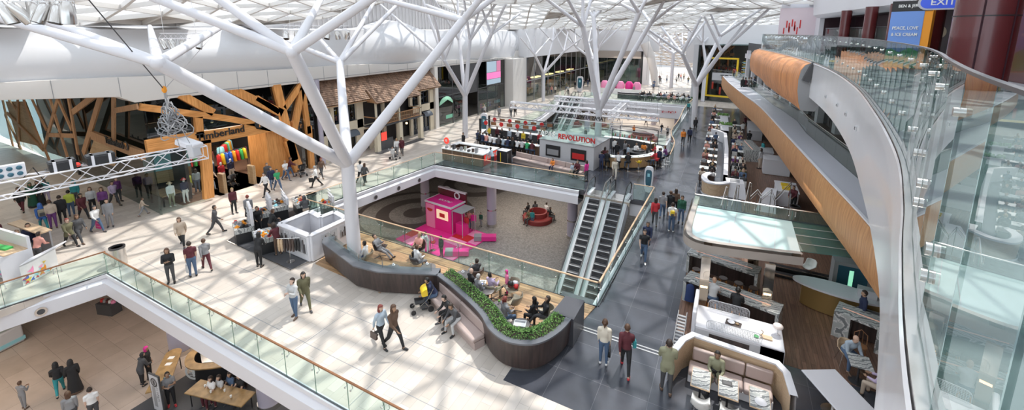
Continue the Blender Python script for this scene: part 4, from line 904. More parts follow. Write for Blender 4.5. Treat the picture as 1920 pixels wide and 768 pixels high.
MB().sweep(out2l, [(-.58, 1.0), (-.58, 1.12), (-.68, 1.12), (-.68, .03)]).build('inner_rim', M['dgrey'], pw)
MB().sweep(out2l, [(-.12, 1.04), (-.58, 1.04)]).build('soil', mat('soil', (.03, .02, .015), .9), pw)
ex = [(-4.45-O.x, 14.3-O.y), (-5.05-O.x, 14.25-O.y)]
MB().prism([(-4.35+9, 13.1-12.5), (-4.35+9, 14.35-12.5), (-5.1+9, 14.3-12.5), (-5.2+9, 13.2-12.5)], .02, 1.145).build('end_block', mat('slate_block', (.06, .06, .07), .35), pw)
MB().sweep(PW, [(-.08, .0), (-.08, .05), (-.30, .05)]).build('plinth_light_strip', M['steel'], pw)
gs2 = empty('low_glass_screen', (-14, 12.5, 1.14), 0, 'low frameless glass screen standing on the planter ledge of the deck cafe', 'screen')
p_ = [(x+14, y-12.5) for x, y in [(-17.3, 13.25), (-14.3, 12.4), (-12.95, 12.5), (-10.9, 13.3)]]
for a, b in zip(p_, p_[1:]): MB().bar((a[0], a[1], .17), (b[0], b[1], .17), .012, .34).build('glass_pane', M['glassclear'], gs2); MB().bar((b[0], b[1], 0), (b[0], b[1], .34), .03, .03).build('clip', M['steel'], gs2)
hd = MB(); rnd = random.Random(4); hp = resample([Vector(p) for p in out2], .05)
hl = [p for p in hp if True][6:-26]
for i, p in enumerate(hl):
    d = (hl[min(i+1, len(hl)-1)]-hl[max(i-1, 0)]).normalized(); n = Vector((-d.y, d.x))
    for k in range(34):
        a = rnd.uniform(0, math.pi); rr = rnd.uniform(.78, 1.0); lat_ = math.cos(a)*.27*rr; hh = 1.06+math.sin(a)*.30*rr+rnd.uniform(-.03, .03)
        c = Vector((p.x+n.x*(.35+lat_)+rnd.uniform(-.03, .03), p.y+n.y*(.35+lat_)+rnd.uniform(-.03, .03), hh))
        u = Vector((rnd.gauss(0, 1), rnd.gauss(0, 1), rnd.gauss(0, .7))).normalized(); v = u.orthogonal().normalized(); s_ = rnd.uniform(.022, .04)
        hd.add([c-u*s_, c+v*s_*.5, c+u*s_, c-v*s_*.5], [(0, 1, 2, 3)], 0 if rnd.random() < .72 else 1)
hdg = hd.build('hedge', [M['leafg'], M['leafd']]); tag(hdg, 'clipped leafy green hedge growing along the dark planter of the deck cafe', 'hedge')
def bench(name, path, label, seat='bench', side=1, h=.45, dep=.55, back=.42, zb=.0, n=3, backm=None):
    e = empty(name, (path[0][0], path[0][1], zb), 0, label, 'bench'); o = Vector(path[0]); pp = [Vector(p)-o for p in path]
    a, b = pp[0], pp[-1]; L = (b-a).length; d = (b-a).normalized(); nn = Vector((d.y, -d.x))*side
    MB().bar((a+nn*dep*.45).to_3d()+Vector((0, 0, .14)), (b+nn*dep*.45).to_3d()+Vector((0, 0, .14)), dep*.8, .28).build('plinth', M[seat], e)
    for k in range(n):
        p, q = a+d*(L*k/n+.01), a+d*(L*(k+1)/n-.01)
        MB().bar((p+nn*dep*.5).to_3d()+Vector((0, 0, h-.08)), (q+nn*dep*.5).to_3d()+Vector((0, 0, h-.08)), dep, .17).build('seat_cushion', M[seat], e, bevel=.05)
        MB().bar((p-nn*.02).to_3d()+Vector((0, 0, h+back*.5)), (q-nn*.02).to_3d()+Vector((0, 0, h+back*.5)), .14, back).build('back_cushion', M[backm or seat], e, bevel=.04)
    return e
bench('leather_bench', [(-10.35, 13.15), (-7.25, 11.75)], 'long taupe leather bench against the outside of the dark planter', side=1, n=2)
bench('cafe_bench', [(-9.75, 13.7), (-6.9, 12.35)], 'pale leather bench on the deck side of the hedge', seat='benchl', side=-1, n=3, back=.35, h=.47, zb=.03)
def cafe_table(x, y, z, label, group=None, r=.34, m='dgrey', square=None, top='dgrey'):
    e = empty('cafe_table', (x, y, z), 0, label, 'table', group)
    if square: MB().b2(-square[0]/2, -square[1]/2, .72, square[0]/2, square[1]/2, .75).build('table_top', M[top], e, bevel=.006)
    else: MB().lathe([(r-.01, .70), (r, .705), (r, .725), (r-.01, .73)], n=28).build('table_top', M[top], e)
    MB().tube([(0, 0, .02), (0, 0, .70)], .035, 10).build('pedestal', M['steeldark'], e); MB().lathe([(.24, 0), (.24, .012), (.05, .03)], n=20).build('foot', M['steeldark'], e); return e
M['tablegrey'] = mat('grey_brown_table', (.16, .145, .14), .3, noise=.3, nscale=30)
def shellmesh(w=.33, back=.42, seat=.44, curl=.16, nu=9, nv=12, tilt=.25):
    b = MB()
    for j in range(nv+1):
        t = j/nv
        if t < .5: q = t/.5; y = seat*(.5-q); z = .02*(1-q)*0+.05*(q-.5)**2*4*.3
        else: q = (t-.5)/.5; a = q*math.pi*.5; y = -seat*.5-tilt*back*q-.05*math.sin(a); z = .02+back*q
        for i in range(nu+1):
            u = 2*i/nu-1; ww = w*(1-.25*abs(t-.5)**1.5-(.35 if t > .92 else 0)*(t-.92)/.08*.5)
            b.v.append((u*ww, y+abs(u)**2.2*curl*(.9 if t > .45 else .25), z+abs(u)**2.4*(.13 if t < .55 else .03)))
    for j in range(nv):
        for i in range(nu): k = j*(nu+1)+i; b.f.append((k, k+1, k+nu+2, k+nu+1)); b.m.append(0)
    return b
def shell_chair(x, y, rz, label, m='dgrey', kind='swivel', z=0, group=None, cat='chair', name='shell_chair', hs_=.42, **kw):
    e = empty(name, (x, y, z), rz, label, cat, group)
    b = shellmesh(**kw); b.v = [(p[0], p[1], p[2]+hs_) for p in b.v]
    s = b.build('seat_shell', M[m], e, smooth=True); s.modifiers.new('s', 'SOLIDIFY').thickness = .025
    if kind == 'swivel':
        MB().tube([(0, 0, .06), (0, 0, hs_)], .025, 8).build('pedestal', M['steel'], e)
        for a in range(4): MB().tube([(0, 0, .08), (.30*math.cos(a*math.pi/2+.78), .30*math.sin(a*math.pi/2+.78), .015)], [.022, .014], 6).build('leg', M['steeldark'], e)
    elif kind == 'legs':
        for sx in (-1, 1):
            for sy in (-1, 1): MB().tube([(sx*.14, sy*.13, hs_+.02), (sx*.22, sy*.22, 0)], .011, 6).build('leg', M['steel'], e)
    elif kind == 'stool':
        MB().tube([(0, 0, .02), (0, 0, hs_)], .03, 8).build('pedestal', M['steel'], e); MB().lathe([(.22, 0), (.22, .015), (.04, .05)], n=20).build('base_plate', M['steel'], e)
        MB().tube([(.16*math.cos(t*math.pi/8), .16*math.sin(t*math.pi/8), .30) for t in range(16)], .01, 6, closed=True).build('foot_ring', M['steel'], e)
    return e
DZ = .03
tabs = [((868, 514), 'round grey table between the bald man and the reclining reader'), ((912, 543), 'round table with magazines beside the man in pale lilac'), ((937, 573), 'round table with a small plant before the olive armchairs'),
        ((976, 607), 'round table with an open newspaper beside the woman with red hair'), ((803, 500), 'small round dark table beyond the low glass screen, empty'), ((735, 502), 'round dark table with a cup and saucer behind the low glass screen')]
for (px, py), l in tabs: p = P(px, py, .75); cafe_table(p.x, p.y, DZ, l, 'round tables on the timber deck', m='dgrey', top='tablegrey')
M['olive'] = mat('olive_leather', (.30, .26, .19), .35); M['brownleather'] = mat('brown_leather', (.09, .06, .05), .35)
def facing(px, py, qx, qy, z=0):
    a, b = P(px, py, z), P(qx, qy, z); return math.atan2(b.y-a.y, b.x-a.x)-math.pi/2
SEATS = {}
for key, (px, py), (qx, qy), m_, l in [
    ('recline', (713, 482), (745, 486), 'brownleather', 'dark swivel shell chair under the man stretching his legs'), ('white', (688, 500), (660, 498), 'olive', 'olive swivel chair under the man in a white shirt, backed by the glass screen'),
    ('purple', (662, 503), (690, 500), 'olive', 'olive swivel chair under the person in a purple headscarf, beside the white column'), ('blonde', (786, 482), (770, 495), 'brownleather', 'brown swivel chair under the woman with a phone'),
    ('lower', (782, 508), (800, 500), 'dgrey', 'swivel chair behind the low glass screen, with the man in white'), ('reader', (893, 533), (880, 520), 'brownleather', 'dark swivel chair under the reclining reader by the glass balustrade'),
    ('lilac', (922, 562), (938, 552), 'olive', 'swivel chair under the man in a pale lilac shirt'), ('empty1', (965, 585), (945, 575), 'olive', 'empty olive shell armchair with its round back to the walkway'),
    ('child', (960, 560), (945, 566), 'olive', 'olive shell armchair heaped with a striped coat'), ('long', (1022, 612), (1000, 612), 'olive', 'swivel chair under the woman with long dark hair')]:
    p = P(px, py, .03); rz = facing(px, py, qx, qy); SEATS[key] = (p, rz)
    shell_chair(p.x, p.y, rz, l, m_, 'swivel', DZ, 'swivel shell armchairs on the timber deck', name='swivel_armchair', w=.36, back=.40, curl=.22)
def small(name, label, cat, loc, bf, group=None, rz=0):
    e = empty(name, loc, rz, label, cat, group); bf(e); return e
def sheet(e, w=.28, d=.38, m='paper'): MB().b2(-w/2, -d/2, 0, w/2, d/2, .008).build('page', M[m], e); MB().b2(-w/2+.03, .02, .008, w/2-.03, d/2-.04, .0095).build('print_block', M['grey'], e)
p = P(905, 530, .75); small('magazine', 'open magazine lying on the round table beside the man in lilac', 'magazine', (p.x, p.y, .765), lambda e: (sheet(e), MB().b2(-.1, -.15, .008, .1, -.03, .0095).build('picture', M['blue'], e)), rz=.4)
p = P(975, 606, .75); small('newspaper', 'open newspaper spread over the round table by the hedge', 'newspaper', (p.x, p.y, .765), lambda e: sheet(e, .45, .35), rz=.3)
p = P(936, 569, .75); small('potted_plant', 'tiny potted plant on the round table before the olive armchairs', 'plant', (p.x, p.y, .765), lambda e: (MB().lathe([(.03, 0), (.04, .07)], n=12).build('pot', M['white'], e), MB().ball((0, 0, .11), .055, 10).build('leaves', M['leafg'], e)))
for (px, py, l) in ((738, 497, 'white coffee cup and saucer on the table behind the low glass screen'), (801, 495, 'small white cup on the empty dark table by the glass screen'), (868, 510, 'white cup on the round table of the bald man')):
    p = P(px, py, .75); small('coffee_cup', l, 'cup', (p.x, p.y, .765), lambda e: (MB().lathe([(.07, 0), (.075, .012)], n=16).build('saucer', M['white'], e), MB().lathe([(.025, .012), (.045, .08), (.04, .075), (.02, .02)], n=14).build('bowl', M['white'], e)))
K0 = P(528, 427, 1.95)
kx0, ky0, kx1, ky1, kh = -18.9, 11.85, -15.55, 14.2, 1.95
kx = [(-18.85, 12.0), (-15.65, 11.85), (-15.95, 14.5), (-17.0, 14.55), (-17.05, 13.75), (-19.0, 13.85)]
q1 = [P(*p, 1.45) for p in ((524, 419), (580, 441), (649, 409), (627, 396), (601, 406), (581, 395))]
kiosk = empty('white_kiosk', (q1[0].x, q1[0].y, 0), 0, 'open-topped white kiosk with rounded corners and mirror slots, on a dark mat', 'kiosk'); ko = q1[0].xy
kq = [(q.x-ko.x, q.y-ko.y) for q in q1]
for i in range(6):
    a, b = Vector(kq[i]), Vector(kq[(i+1) % 6]); MB().bar((a.x, a.y, .72), (b.x, b.y, .72), .20, 1.36).build('wall_panel', M['white'], kiosk, bevel=.06)
    MB().bar((a.x, a.y, 1.43), (b.x, b.y, 1.43), .32, .09).build('coping', M['white'], kiosk, bevel=.03)
def wares(e, a, b, t0, t1, z0, z1, off, seed):
    a, b = Vector(a), Vector(b); d = (b-a); L = d.length; d.normalize(); n = Vector((d.y, -d.x)); rnd = random.Random(seed); o = a+n*off; p, q = o+d*(L*t0), o+d*(L*t1)
    fr = MB().bar((p.x, p.y, (z0+z1)/2), (q.x, q.y, (z0+z1)/2), .012, z1-z0).build('display_niche', M['lgrey'], e); w = (q-p).length; bb = MB(); k = 0
    x = .05
    while x < w-.06: c = p+d*x+n*.02; bb.bar((c.x, c.y, z0+.06), (c.x, c.y, z1-.08-rnd.uniform(0, .3)), .035+rnd.uniform(0, .03), .02, mi=rnd.randint(0, 2)); x += rnd.uniform(.06, .11)
    bb.build('hanging_goods', [M['dgrey'], M['grey'], M['darkwood']], e)
for t in range(5): wares(kiosk, kq[0], kq[1], .06+t*.185, .06+t*.185+.14, .40, 1.28, .115, t)
for t in range(3): wares(kiosk, kq[1], kq[2], .26+t*.25, .26+t*.25+.17, .55, 1.22, .115, 9+t)
mq = [P(*p, .02) for p in ((426, 452), (545, 507), (655, 452), (572, 392), (520, 388))]
mt = empty('kiosk_platform', (mq[1].x, mq[1].y, 0), 0, 'low dark grey mat with bright edge under the white kiosk and hat stands', 'mat')
MB().prism([(q.x-mq[1].x, q.y-mq[1].y) for q in mq], .006, .05).build('mat_surface', M['dgrey'], mt)
for a, b in ((mq[0], mq[1]), (mq[1], mq[2])): MB().bar((a.x-mq[1].x, a.y-mq[1].y, .03), (b.x-mq[1].x, b.y-mq[1].y, .03), .05, .06).build('edge_trim', M['steel'], mt)
p = P(545, 490, .05); e = empty('hairpiece_rail', (p.x, p.y, .05), .55, 'steel stand with a rail of hanging brown and black hair pieces', 'display stand')
MB().tube([(0, 0, 0), (0, 0, 1.25)], .018, 8).build('pole', M['steel'], e); MB().tube([(-.55, 0, 1.25), (.55, 0, 1.25)], .016, 8).build('rail', M['steel'], e); MB().lathe([(.2, 0), (.2, .02)], n=20).build('base_plate', M['steel'], e)
for k in range(8): MB().lathe([(.03, 1.22), (.06, 1.15), (.07, .85), (.05, .62-.04*(k % 3)), (.01, .55)], (-.48+k*.135, 0, 0), 8).build('hair_piece', M[['veneer', 'darkwood', 'brownleather', 'blk'][min(3, k//2)]], e)
M['zebra'] = marble_mat('zebra_print'); 
def stall_unit(px, py, w, d, rz, label, tall=0, seed=1, word=None, h=.85, goods=14):
    p = P(px, py, .05); e = empty('market_stall', (p.x, p.y, .05), rz, label, 'stall'); rnd = random.Random(seed)
    MB().b2(-w/2, -d/2, 0, w/2, d/2, h-.25).build('body', M['blk'], e); MB().b2(-w/2-.04, -d/2-.04, h-.25, w/2+.04, d/2+.04, h).build('patterned_band', M['zebra'], e)
    if tall:
        MB().b2(-w/2-.03, d/2-.06, h, w/2+.03, d/2+.08, tall).build('white_header', M['white'], e, bevel=.03)
        if word: text(word, .28, M['grey'], e, (0, d/2-.07, tall-.3))
        for k in range(4): MB().b2(-w/2+.1, d/2-.13, h+.12+.2*k, w/2-.1, d/2-.06, h+.14+.2*k).build('shelf', M['lgrey'], e)
    for k in range(goods):
        x, y = rnd.uniform(-w/2+.12, w/2-.12), rnd.uniform(-d/2+.12, d/2-.2); b = MB(); m_ = rnd.choice([M['red'], M['blk'], M['white'], M['dgrey'], M['brownleather'], M['cyan'], M['grey'], M['orange']])
        b.lathe([(.13, h), (.135, h+.015), (.08, h+.02), (.07, h+.08+rnd.uniform(0, .05)), (.03, h+.11)], (x, y, 0), 10).build('hat', m_, e)
    return e
rzk = -.42
stall_unit(458, 447, 1.25, .8, rzk, 'hat stall with tall white lettered header and zebra striped front', 1.9, 1, 'DIVA', goods=12)
stall_unit(497, 466, 1.3, .8, rzk, 'zebra striped counter heaped with dark hats and a blue box', 0, 2, goods=18)
stall_unit(494, 420, 1.1, .8, rzk, 'hat stall with plain white curved header and shelves', 1.75, 3, goods=12)
stall_unit(524, 405, 1.4, .8, rzk, 'zebra edged hat stall behind the white kiosk', 1.3, 4, goods=12)
stall_unit(566, 398, 1.4, .7, rzk, 'counter of bags and dark hats near the waste bin', 0, 5, goods=14)
stall_unit(614, 402, .8, .6, rzk, 'small zebra edged counter partly behind the white kiosk', 1.25, 6, goods=5)
def bin_(x, y, label, r=.3, h=.95):
    e = empty('waste_bin', (x, y, 0), 0, label, 'bin'); MB().lathe([(r, .02), (r, h-.08)], n=28).build('drum', M['steel'], e); MB().lathe([(r+.02, h-.08), (r+.02, h), (r-.06, h), (r-.06, h-.1), (.01, h-.12)], n=28).build('rim', M['steeldark'], e)
bin_(-26.15, 8.1, 'round steel waste bin behind the corner of the glass balustrade'); p = P(586, 388); bin_(p.x, p.y, 'round steel waste bin beside the hat stalls, at the end of the wooden handrail'); p = P(1488, 385); bin_(4.0, 29.6, 'stainless steel waste bin beside the white kitchen counter', .28, .9)
def totem(x, y, z, rz, label, h=2.0, w=.42, m='blue'):
    e = empty('information_totem', (x, y, z), rz, label, 'sign'); n = 26
    pl = []
    for k in range(n):
        a = 2*math.pi*k/n; c_, s_ = math.cos(a), math.sin(a); pl.append((w*(abs(c_)**.5)*(1 if c_ > 0 else -1)*(.86+.14*s_), h/2+h/2*(abs(s_)**.6)*(1 if s_ > 0 else -1)))
    plate(MB(), pl, -.13, .13).build('white_shell', M['white'], e)
    plate(MB(), [(x_*.72, h*.56+(z_-h/2)*.66) for x_, z_ in pl], -.145, -.13).build('screen', M[m], e); MB().b2(-w*.25, -.15, h*.62, w*.25, -.145, h*.75).build('map_mark', M['cyan'], e)
M['petrol'] = mat('petrol_screen', (.04, .12, .17), .15)
totem(-4.75, 30.2, 0, 0, 'white rounded information totem with petrol blue face beside the near escalators', 1.9, .34, 'petrol'); p = P(839, 388, LOW); totem(p.x, p.y, LOW, -.3, 'white information totem with dark screen on the lower floor', 2.1, .55, 'petrol')
p = P(908, 255); totem(p.x, p.y, 0, .3, 'tall white totem on the pale walkway at the back of the counter bar', 2.6, .45, 'petrol'); p = P(1087, 172); totem(p.x, p.y, 0, 0, 'white rounded totem with blue screen far off by the end cafe', 3, .7, 'petrol')
ps = empty('pink_promotion_stand', (-20.6, 27.2, LOW), -.12, 'hot pink promotional stand with lips picture, counter window and chequered pink carpet', 'stall')
MB().b2(-2.6, -3.2, .01, 3.6, 1.8, .05).build('pink_carpet', M['pink'], ps)
rnd = random.Random(8)
for i in range(7):
    for j in range(5): MB().b2(-2.6+.88*i, -3.2+j*.98, .05, -1.75+.88*i, -2.25+j*.98, .056).build('carpet_tile', [M['pinkl'], M['pink'], M['red'], M['pink']][rnd.randint(0, 3)], ps)
MB().b2(-2.3, .0, .06, .7, 1.7, 2.3).build('booth_body', M['pink'], ps); MB().b2(-2.34, -.04, 2.3, .74, 1.74, 2.42).build('roof', M['pinkl'] if False else M['pink'], ps); 
for a in ((-2.36, -.06, 2.3, .76, .0, 2.46), (.70, -.06, 2.3, .76, 1.76, 2.46), (-2.36, -.06, 2.3, -2.3, 1.76, 2.46)): MB().b2(*a).build('white_edge', M['white'], ps)
strokes(7, .3, M['paper'], ps, (-.7, .85, 2.43), (0, 0, 0)); MB().b2(-2.2, -.03, .1, -1.2, 0, 2.2).build('face_picture', M['pinkl'], ps)
lp = MB(); lp.lathe([(.02, -.02), (.34, 0), (.02, .02)], (0, 0, 0), 20); lp.v = [(x, -.05+z*.2, y*.42+1.7+.12*x*x*4) for x, y, z in lp.v]; lp.v = [(x-1.75, y, z) for x, y, z in lp.v]; lp.build('lips', M['red'], ps)
MB().b2(-.95, -.05, 1.15, .35, -.01, 1.95).build('menu_screen', mat('cream_screen', (.8, .6, .4), .5, emit=(1, .75, .5), es=.6), ps); MB().b2(-.6, -.06, 1.35, .0, -.05, 1.7).build('screen_lettering', M['red'], ps)
MB().b2(-2.5, 1.8, .1, .75, 2.0, 3.1).build('rear_banner', M['maroon'], ps); MB().b2(-2.5, 1.79, 3.0, .75, 2.02, 3.12).build('banner_edge', M['white'], ps)
t_ = MB(); t_.tube([(.28*math.cos(k*math.pi/9), 0, .28*math.sin(k*math.pi/9)) for k in range(18)], .06, 6, closed=True); t_.v = [(x-.2, y+1.76, z+2.7) for x, y, z in t_.v]; t_.build('ring_logo', M['white'], ps)
for x in (.8, 1.9): MB().b2(x-.02, .0, .06, x+.02, .04, 2.2).b2(x-.02, 1.6, .06, x+.02, 1.64, 2.2).build('frame_post', M['lgrey'], ps)
MB().b2(.8, 0, 2.16, 1.92, 1.64, 2.2).build('canopy', M['grey'], ps); MB().b2(.9, .3, .06, 1.8, .9, 1.0).build('counter', M['pink'], ps)
def pinkbench(x, y, rz, l): e = empty('pink_bench', (x, y, LOW+.05), rz, l, 'bench'); MB().b2(-.9, -.3, .02, .9, .3, .42).build('seat_block', M['pink'], e, bevel=.02); MB().b2(-.9, -.31, .05, -.3, .31, .43).build('grey_end', M['grey'], e)
pinkbench(-16.9, 27.6, .5, 'pink block bench with grey end at the far corner of the pink carpet'); pinkbench(-17.6, 24.6, .5, 'pink block bench with grey end at the near corner of the pink carpet')
for i, (px, py) in enumerate([(812, 470), (790, 465)]):
    p = P(px, py, LOW); shell_chair(p.x, p.y, 1+i, ['red round-seated stool before the pink stand', 'second red stool before the pink stand, nearer the glass'][i], 'red', 'stool', LOW+.06, name='bar_stool', hs_=.6, w=.2, back=.15)
M['sofared'] = mat('dark_red_upholstery', (.24, .03, .03), .5)
def round_sofa(x, y, z, r, label, m='maroon', n=26, a0=0, a1=2*math.pi):
    e = empty('round_sofa', (x, y, z), 0, label, 'sofa'); full = abs(a1-a0-2*math.pi) < .01
    pa = [(r*math.cos(lin(a0, a1, k/n)), r*math.sin(lin(a0, a1, k/n))) for k in range(n+(0 if full else 1))]
    MB().sweep(pa, [(0, .0), (.02, .38), (-.06, .45), (-.5, .45), (-.52, .40)], closed=full).build('seat', M[m], e); MB().sweep(pa, [(-.45, .42), (-.48, .85), (-.60, .88), (-.64, .02)], closed=full).build('backrest', M['sofared'], e); return e
p = P(1008, 412, LOW); round_sofa(p.x, p.y, LOW, 1.35, 'round dark red sofa under the bridge with people sitting around it', 'sofared')
def truss(a, b, w, label, name='lighting_truss', r=.022, m='white', seg=.42, group=None):
    a, b = Vector(a), Vector(b); e = empty(name, a, 0, label, 'truss', group); d = b-a; L = d.length; d.normalize(); s_ = d.cross(Vector((0, 0, 1))).normalized(); u = s_.cross(d).normalized()
    cs = [s_*(i*w/2)+u*(j*w/2) for i, j in ((-1, 1), (1, 1), (1, -1), (-1, -1))]
    for c in cs: MB().tube([c, c+d*L], r, 8).build('chord', M[m], e)
    n = max(2, int(L/seg))
    for f in range(4):
        c0, c1 = cs[f], cs[(f+1) % 4]; b_ = MB()
        for k in range(n): p, q = (c0, c1) if k % 2 == 0 else (c1, c0); b_.tube([p+d*(L*k/n), q+d*(L*(k+1)/n)], r*.55, 6)
        b_.tube([c0, c1], r*.6, 6).tube([c0+d*L, c1+d*L], r*.6, 6); br = b_.build('lattice', M[m], e)
    return e, d, s_, u
ta, tb = P(-40, 363, 7.45), P(385, 283, 7.45)
tr_, td, ts_, tu = truss(ta, tb, .42, 'white lattice lighting truss hanging close by over the pale walkway')
tl = (tb-ta).length
def on(t, dz=.0, side=0): return ta+td*(tl*t)+tu*(.23+dz)+ts_*side
def flightcase(t, L, label):
    p = on(t); e = empty('equipment_case', p, math.atan2(td.y, td.x), label, 'equipment case')
    MB().b2(-L/2, -.17, .0, L/2, .17, .27).build('case_body', M['blk'], e, bevel=.015); MB().b2(-L/2-.01, -.18, .22, L/2+.01, .18, .24).build('lid_edge', M['dgrey'], e)
    for s_ in (-.3, .3): MB().b2(L*s_-.03, -.19, -.02, L*s_+.03, .19, .27).build('white_strap', M['white'], e)
    for s_ in (-1, 1): MB().tube([(s_*L*.52, -.1, .06), (s_*(L*.52+.05), -.1, .06), (s_*(L*.52+.05), .1, .06), (s_*L*.52, .1, .06)], .012, 6).build('handle', M['steeldark'], e)
flightcase(.31, .50, 'black equipment case strapped on the lighting truss beside the red lamp'); flightcase(.47, .58, 'larger black equipment case strapped to the middle of the lighting truss')
p = on(.39); e = empty('red_beacon', p, 0, 'small round red lamp on the lighting truss between two black cases', 'lamp'); MB().ball((0, -.1, .06), .07, 12).build('lens', M['redlit'], e); MB().lathe([(.08, 0), (.08, .02)], (0, -.1, 0), 12).build('base', M['blk'], e)
p = on(.10); e = empty('white_lamp_panel', p, math.atan2(td.y, td.x), 'white lamp panel with two rows of round lenses on the end of the truss', 'lamp'); MB().b2(-.5, -.05, .02, .35, .08, .36).build('panel', M['white'], e, bevel=.01)
for i in range(5):
    for j in range(2): MB().lathe([(.05, 0), (.055, .02), (.04, .03)], n=14).build('lens', M['petrol'], e, loc=(-.40+i*.16, -.05, .11+j*.15)).rotation_euler = (math.pi/2, 0, 0)
cb = MB().tube([ta+td*(tl*.16)+tu*.2, ta+td*(tl*.20)+tu*.42, ta+td*(tl*.24)-tu*.1, ta+td*(tl*.18)-tu*.2], .014, 6); tag(cb.build('black_cable', M['blk']), 'black cable looping from the lamp panel under the truss', 'cable')
hk = D(308, 168, 13.3); tp = ta+td*(tl*.86)+tu*.2
e = empty('cable_bundle', hk, 0, 'tangled bundle of grey cable hanging from a hook above the truss end', 'cable'); z_ = tp.z-hk.z
MB().lathe([(.01, .12), (.06, .08), (.07, -.04), (.03, -.1)], n=12).build('hoist_hook', M['orange'], e)
rnd = random.Random(2); hz_ = (tp-hk)
for k in range(16):
    c = MB(); pts = []
    for t in range(17):
        a = t/16*2*math.pi*(1.5+.3*(k % 3)); q = t/16; z = lin(-.35-.04*k, min(-.5-.075*k, -.5), .5)+.22*math.sin(a+k)*(.7+.3*(k % 2)); rr_ = (.08+.034*k)*.62
        pts.append((hz_.x*(-z/abs(z_))*.9+rr_*math.cos(a*1.0+k)*1.1, hz_.y*(-z/abs(z_))*.9+rr_*math.sin(a*.7+k*2), z))
    c.tube(pts, .016, 6).build('cable_loop', M['grey'], e)
MB().tube([(0, 0, 0), (0, 0, -.4)], .03, 8).tube([hz_*.35, hz_], .012, 6).tube([hz_*.3+Vector((.05, 0, 0)), hz_+Vector((.35, .2, 0))], .012, 6).build('sling', M['grey'], e)
pp = tp+td*.25; b = MB(); b.box((0, 0, .14), (.68, .40, .2), .3, ry=.25); e = empty('white_junction_box', pp, 0, 'white plastic box standing on the truss under the cable bundle', 'box'); b.build('case', M['white'], e, bevel=.04); MB().box((.24, .0, -.05), (.22, .30, .42), .3, ry=-.12).build('side_unit', M['lgrey'], e, bevel=.03)
w = MB().tube([hk, D(160, -8, 11)], .016, 6); tag(w.build('suspension_cable', M['dgrey']), 'dark steel cable slanting up from the hook to the roof', 'cable')
w = MB().tube([hk, D(405, 60, 16)], .008, 6); tag(w.build('thin_wire', M['grey']), 'thin wire from the hook to the branching column', 'cable')
def spotrig(c, n, L, label, r=.16, m='white', rows=1, a0=0):
    e = empty('spotlight_rig', c, a0, label, 'spotlight rig')
    MB().tube([(-L/2, -.15, .3), (L/2, -.15, .3)], .022, 6).tube([(-L/2, .15, .3), (L/2, .15, .3)], .022, 6).tube([(-L/2, 0, .55), (L/2, 0, .55)], .022, 6).build('rail', M[m], e)
    z = MB()
    for k in range(int(L/.25)): x = -L/2+k*.25; z.tube([(x, -.15, .3), (x+.125, 0, .55), (x+.25, .15, .3)], .01, 5)
    z.build('lattice', M[m], e)
    for sx in (-1, 1): MB().tube([(sx*L*.4, 0, .55), (sx*L*.4, 0, 2.2)], .01, 5).build('hanger', M['steel'], e)
    rnd = random.Random(label)
    for k in range(n):
        x = lin(-L/2+.1, L/2-.1, k/(max(1, n-1))); s = MB(); a = rnd.uniform(-.5, .5); Mx = Matrix.Translation((x, rnd.uniform(-.1, .1), .02)) @ Matrix.Rotation(a, 4, 'X') @ Matrix.Rotation(rnd.uniform(-.4, .4), 4, 'Y')
        s.lathe([(r*.6, .22), (r*.9, .12), (r, -.1), (r, -.26)], n=16); s.v = [tuple(Mx @ Vector(v)) for v in s.v]; h = s.build('spotlight', M['steel'], e)
        q = MB().lathe([(r*.86, -.265), (r*.86, -.27)], n=16); q.v = [tuple(Mx @ Vector(v)) for v in q.v]; q.build('lens', M['blk'], h)
        q = MB(); q.tube([(x-r*1.1, 0, .0), (x-r*1.1, 0, .25), (x+r*1.1, 0, .25), (x+r*1.1, 0, 0)], .012, 5).tube([(x, 0, .25), (x, 0, .34)], .015, 5).build('yoke', M['steel'], e)
    return e
spotrig(D(75, 24, 9.6), 6, 1.5, 'cluster of shiny spotlights hanging from the roof nearest the camera', .13, a0=YAW)
spotrig(D(340, 83, 22), 5, 1.9, 'spotlight rig hanging before the white bulkhead, beside the branching column', .14, a0=YAW+.1)
spotrig(D(595, 66, 26), 7, 3.6, 'long spotlight rig hanging under the roof above the tiled-roof house', .17, a0=YAW+.3)
for a, b, l in [(D(958, 196, 52), D(1235, 221, 47), 'white lattice truss crossing over the far escalators'), (D(1040, 184, 62), D(1240, 200, 56), 'white lattice truss behind, above the far escalators'), (D(1145, 219, 49), D(1175, 192, 60), 'short white truss joining the two far trusses')]:
    truss(a, b, .7, l, r=.07, seg=.8)
for i, (px, py, dep) in enumerate([(1232, 215, 50), (1212, 150, 62), (1238, 160, 60)]):
    p = D(px, py, dep); q = Vector((p.x, p.y, roofz(p.x, p.y))); tag(MB().tube([p, q], .02, 5).build('suspension_cable', M['grey']), ['thin cable from the far white truss up to the roof', 'cable hanging beside the far opening, first of two', 'cable hanging beside the far opening, second of two'][i], 'cable')
cz = 2.85
cn = [P(1306, 332, cz), P(1293, 425, cz), P(1300, 449, cz), P(1640, 499, cz)]
cano = empty('glass_canopy', (-1.2, 18, 0), 0, 'flat frosted glass canopy with warm grey rim over the marble bar', 'canopy'); co = Vector((-1.2, 18))
poly = [(-1.35, 26.2), (-1.22, 18.6), (-1.12, 18.15), (-.85, 17.9), (-.4, 17.85), (9.5, 19.6), (9.5, 24.2), (3.5, 23.9), (-.6, 23.4), (-.75, 26.2)]
far_ = [(9.5, 24.2), (-1.2, 23.4)]
pl_ = [(-1.2, 21.9), (-1.2, 18.7), (-1.08, 18.25), (-.8, 18.05), (-.4, 18.0), (2.9, 18.62), (2.9, 21.9)]
MB().prism([(x-co.x, y-co.y) for x, y in pl_], cz-.03, cz).build('glass_roof_panel', M['teal'], cano)
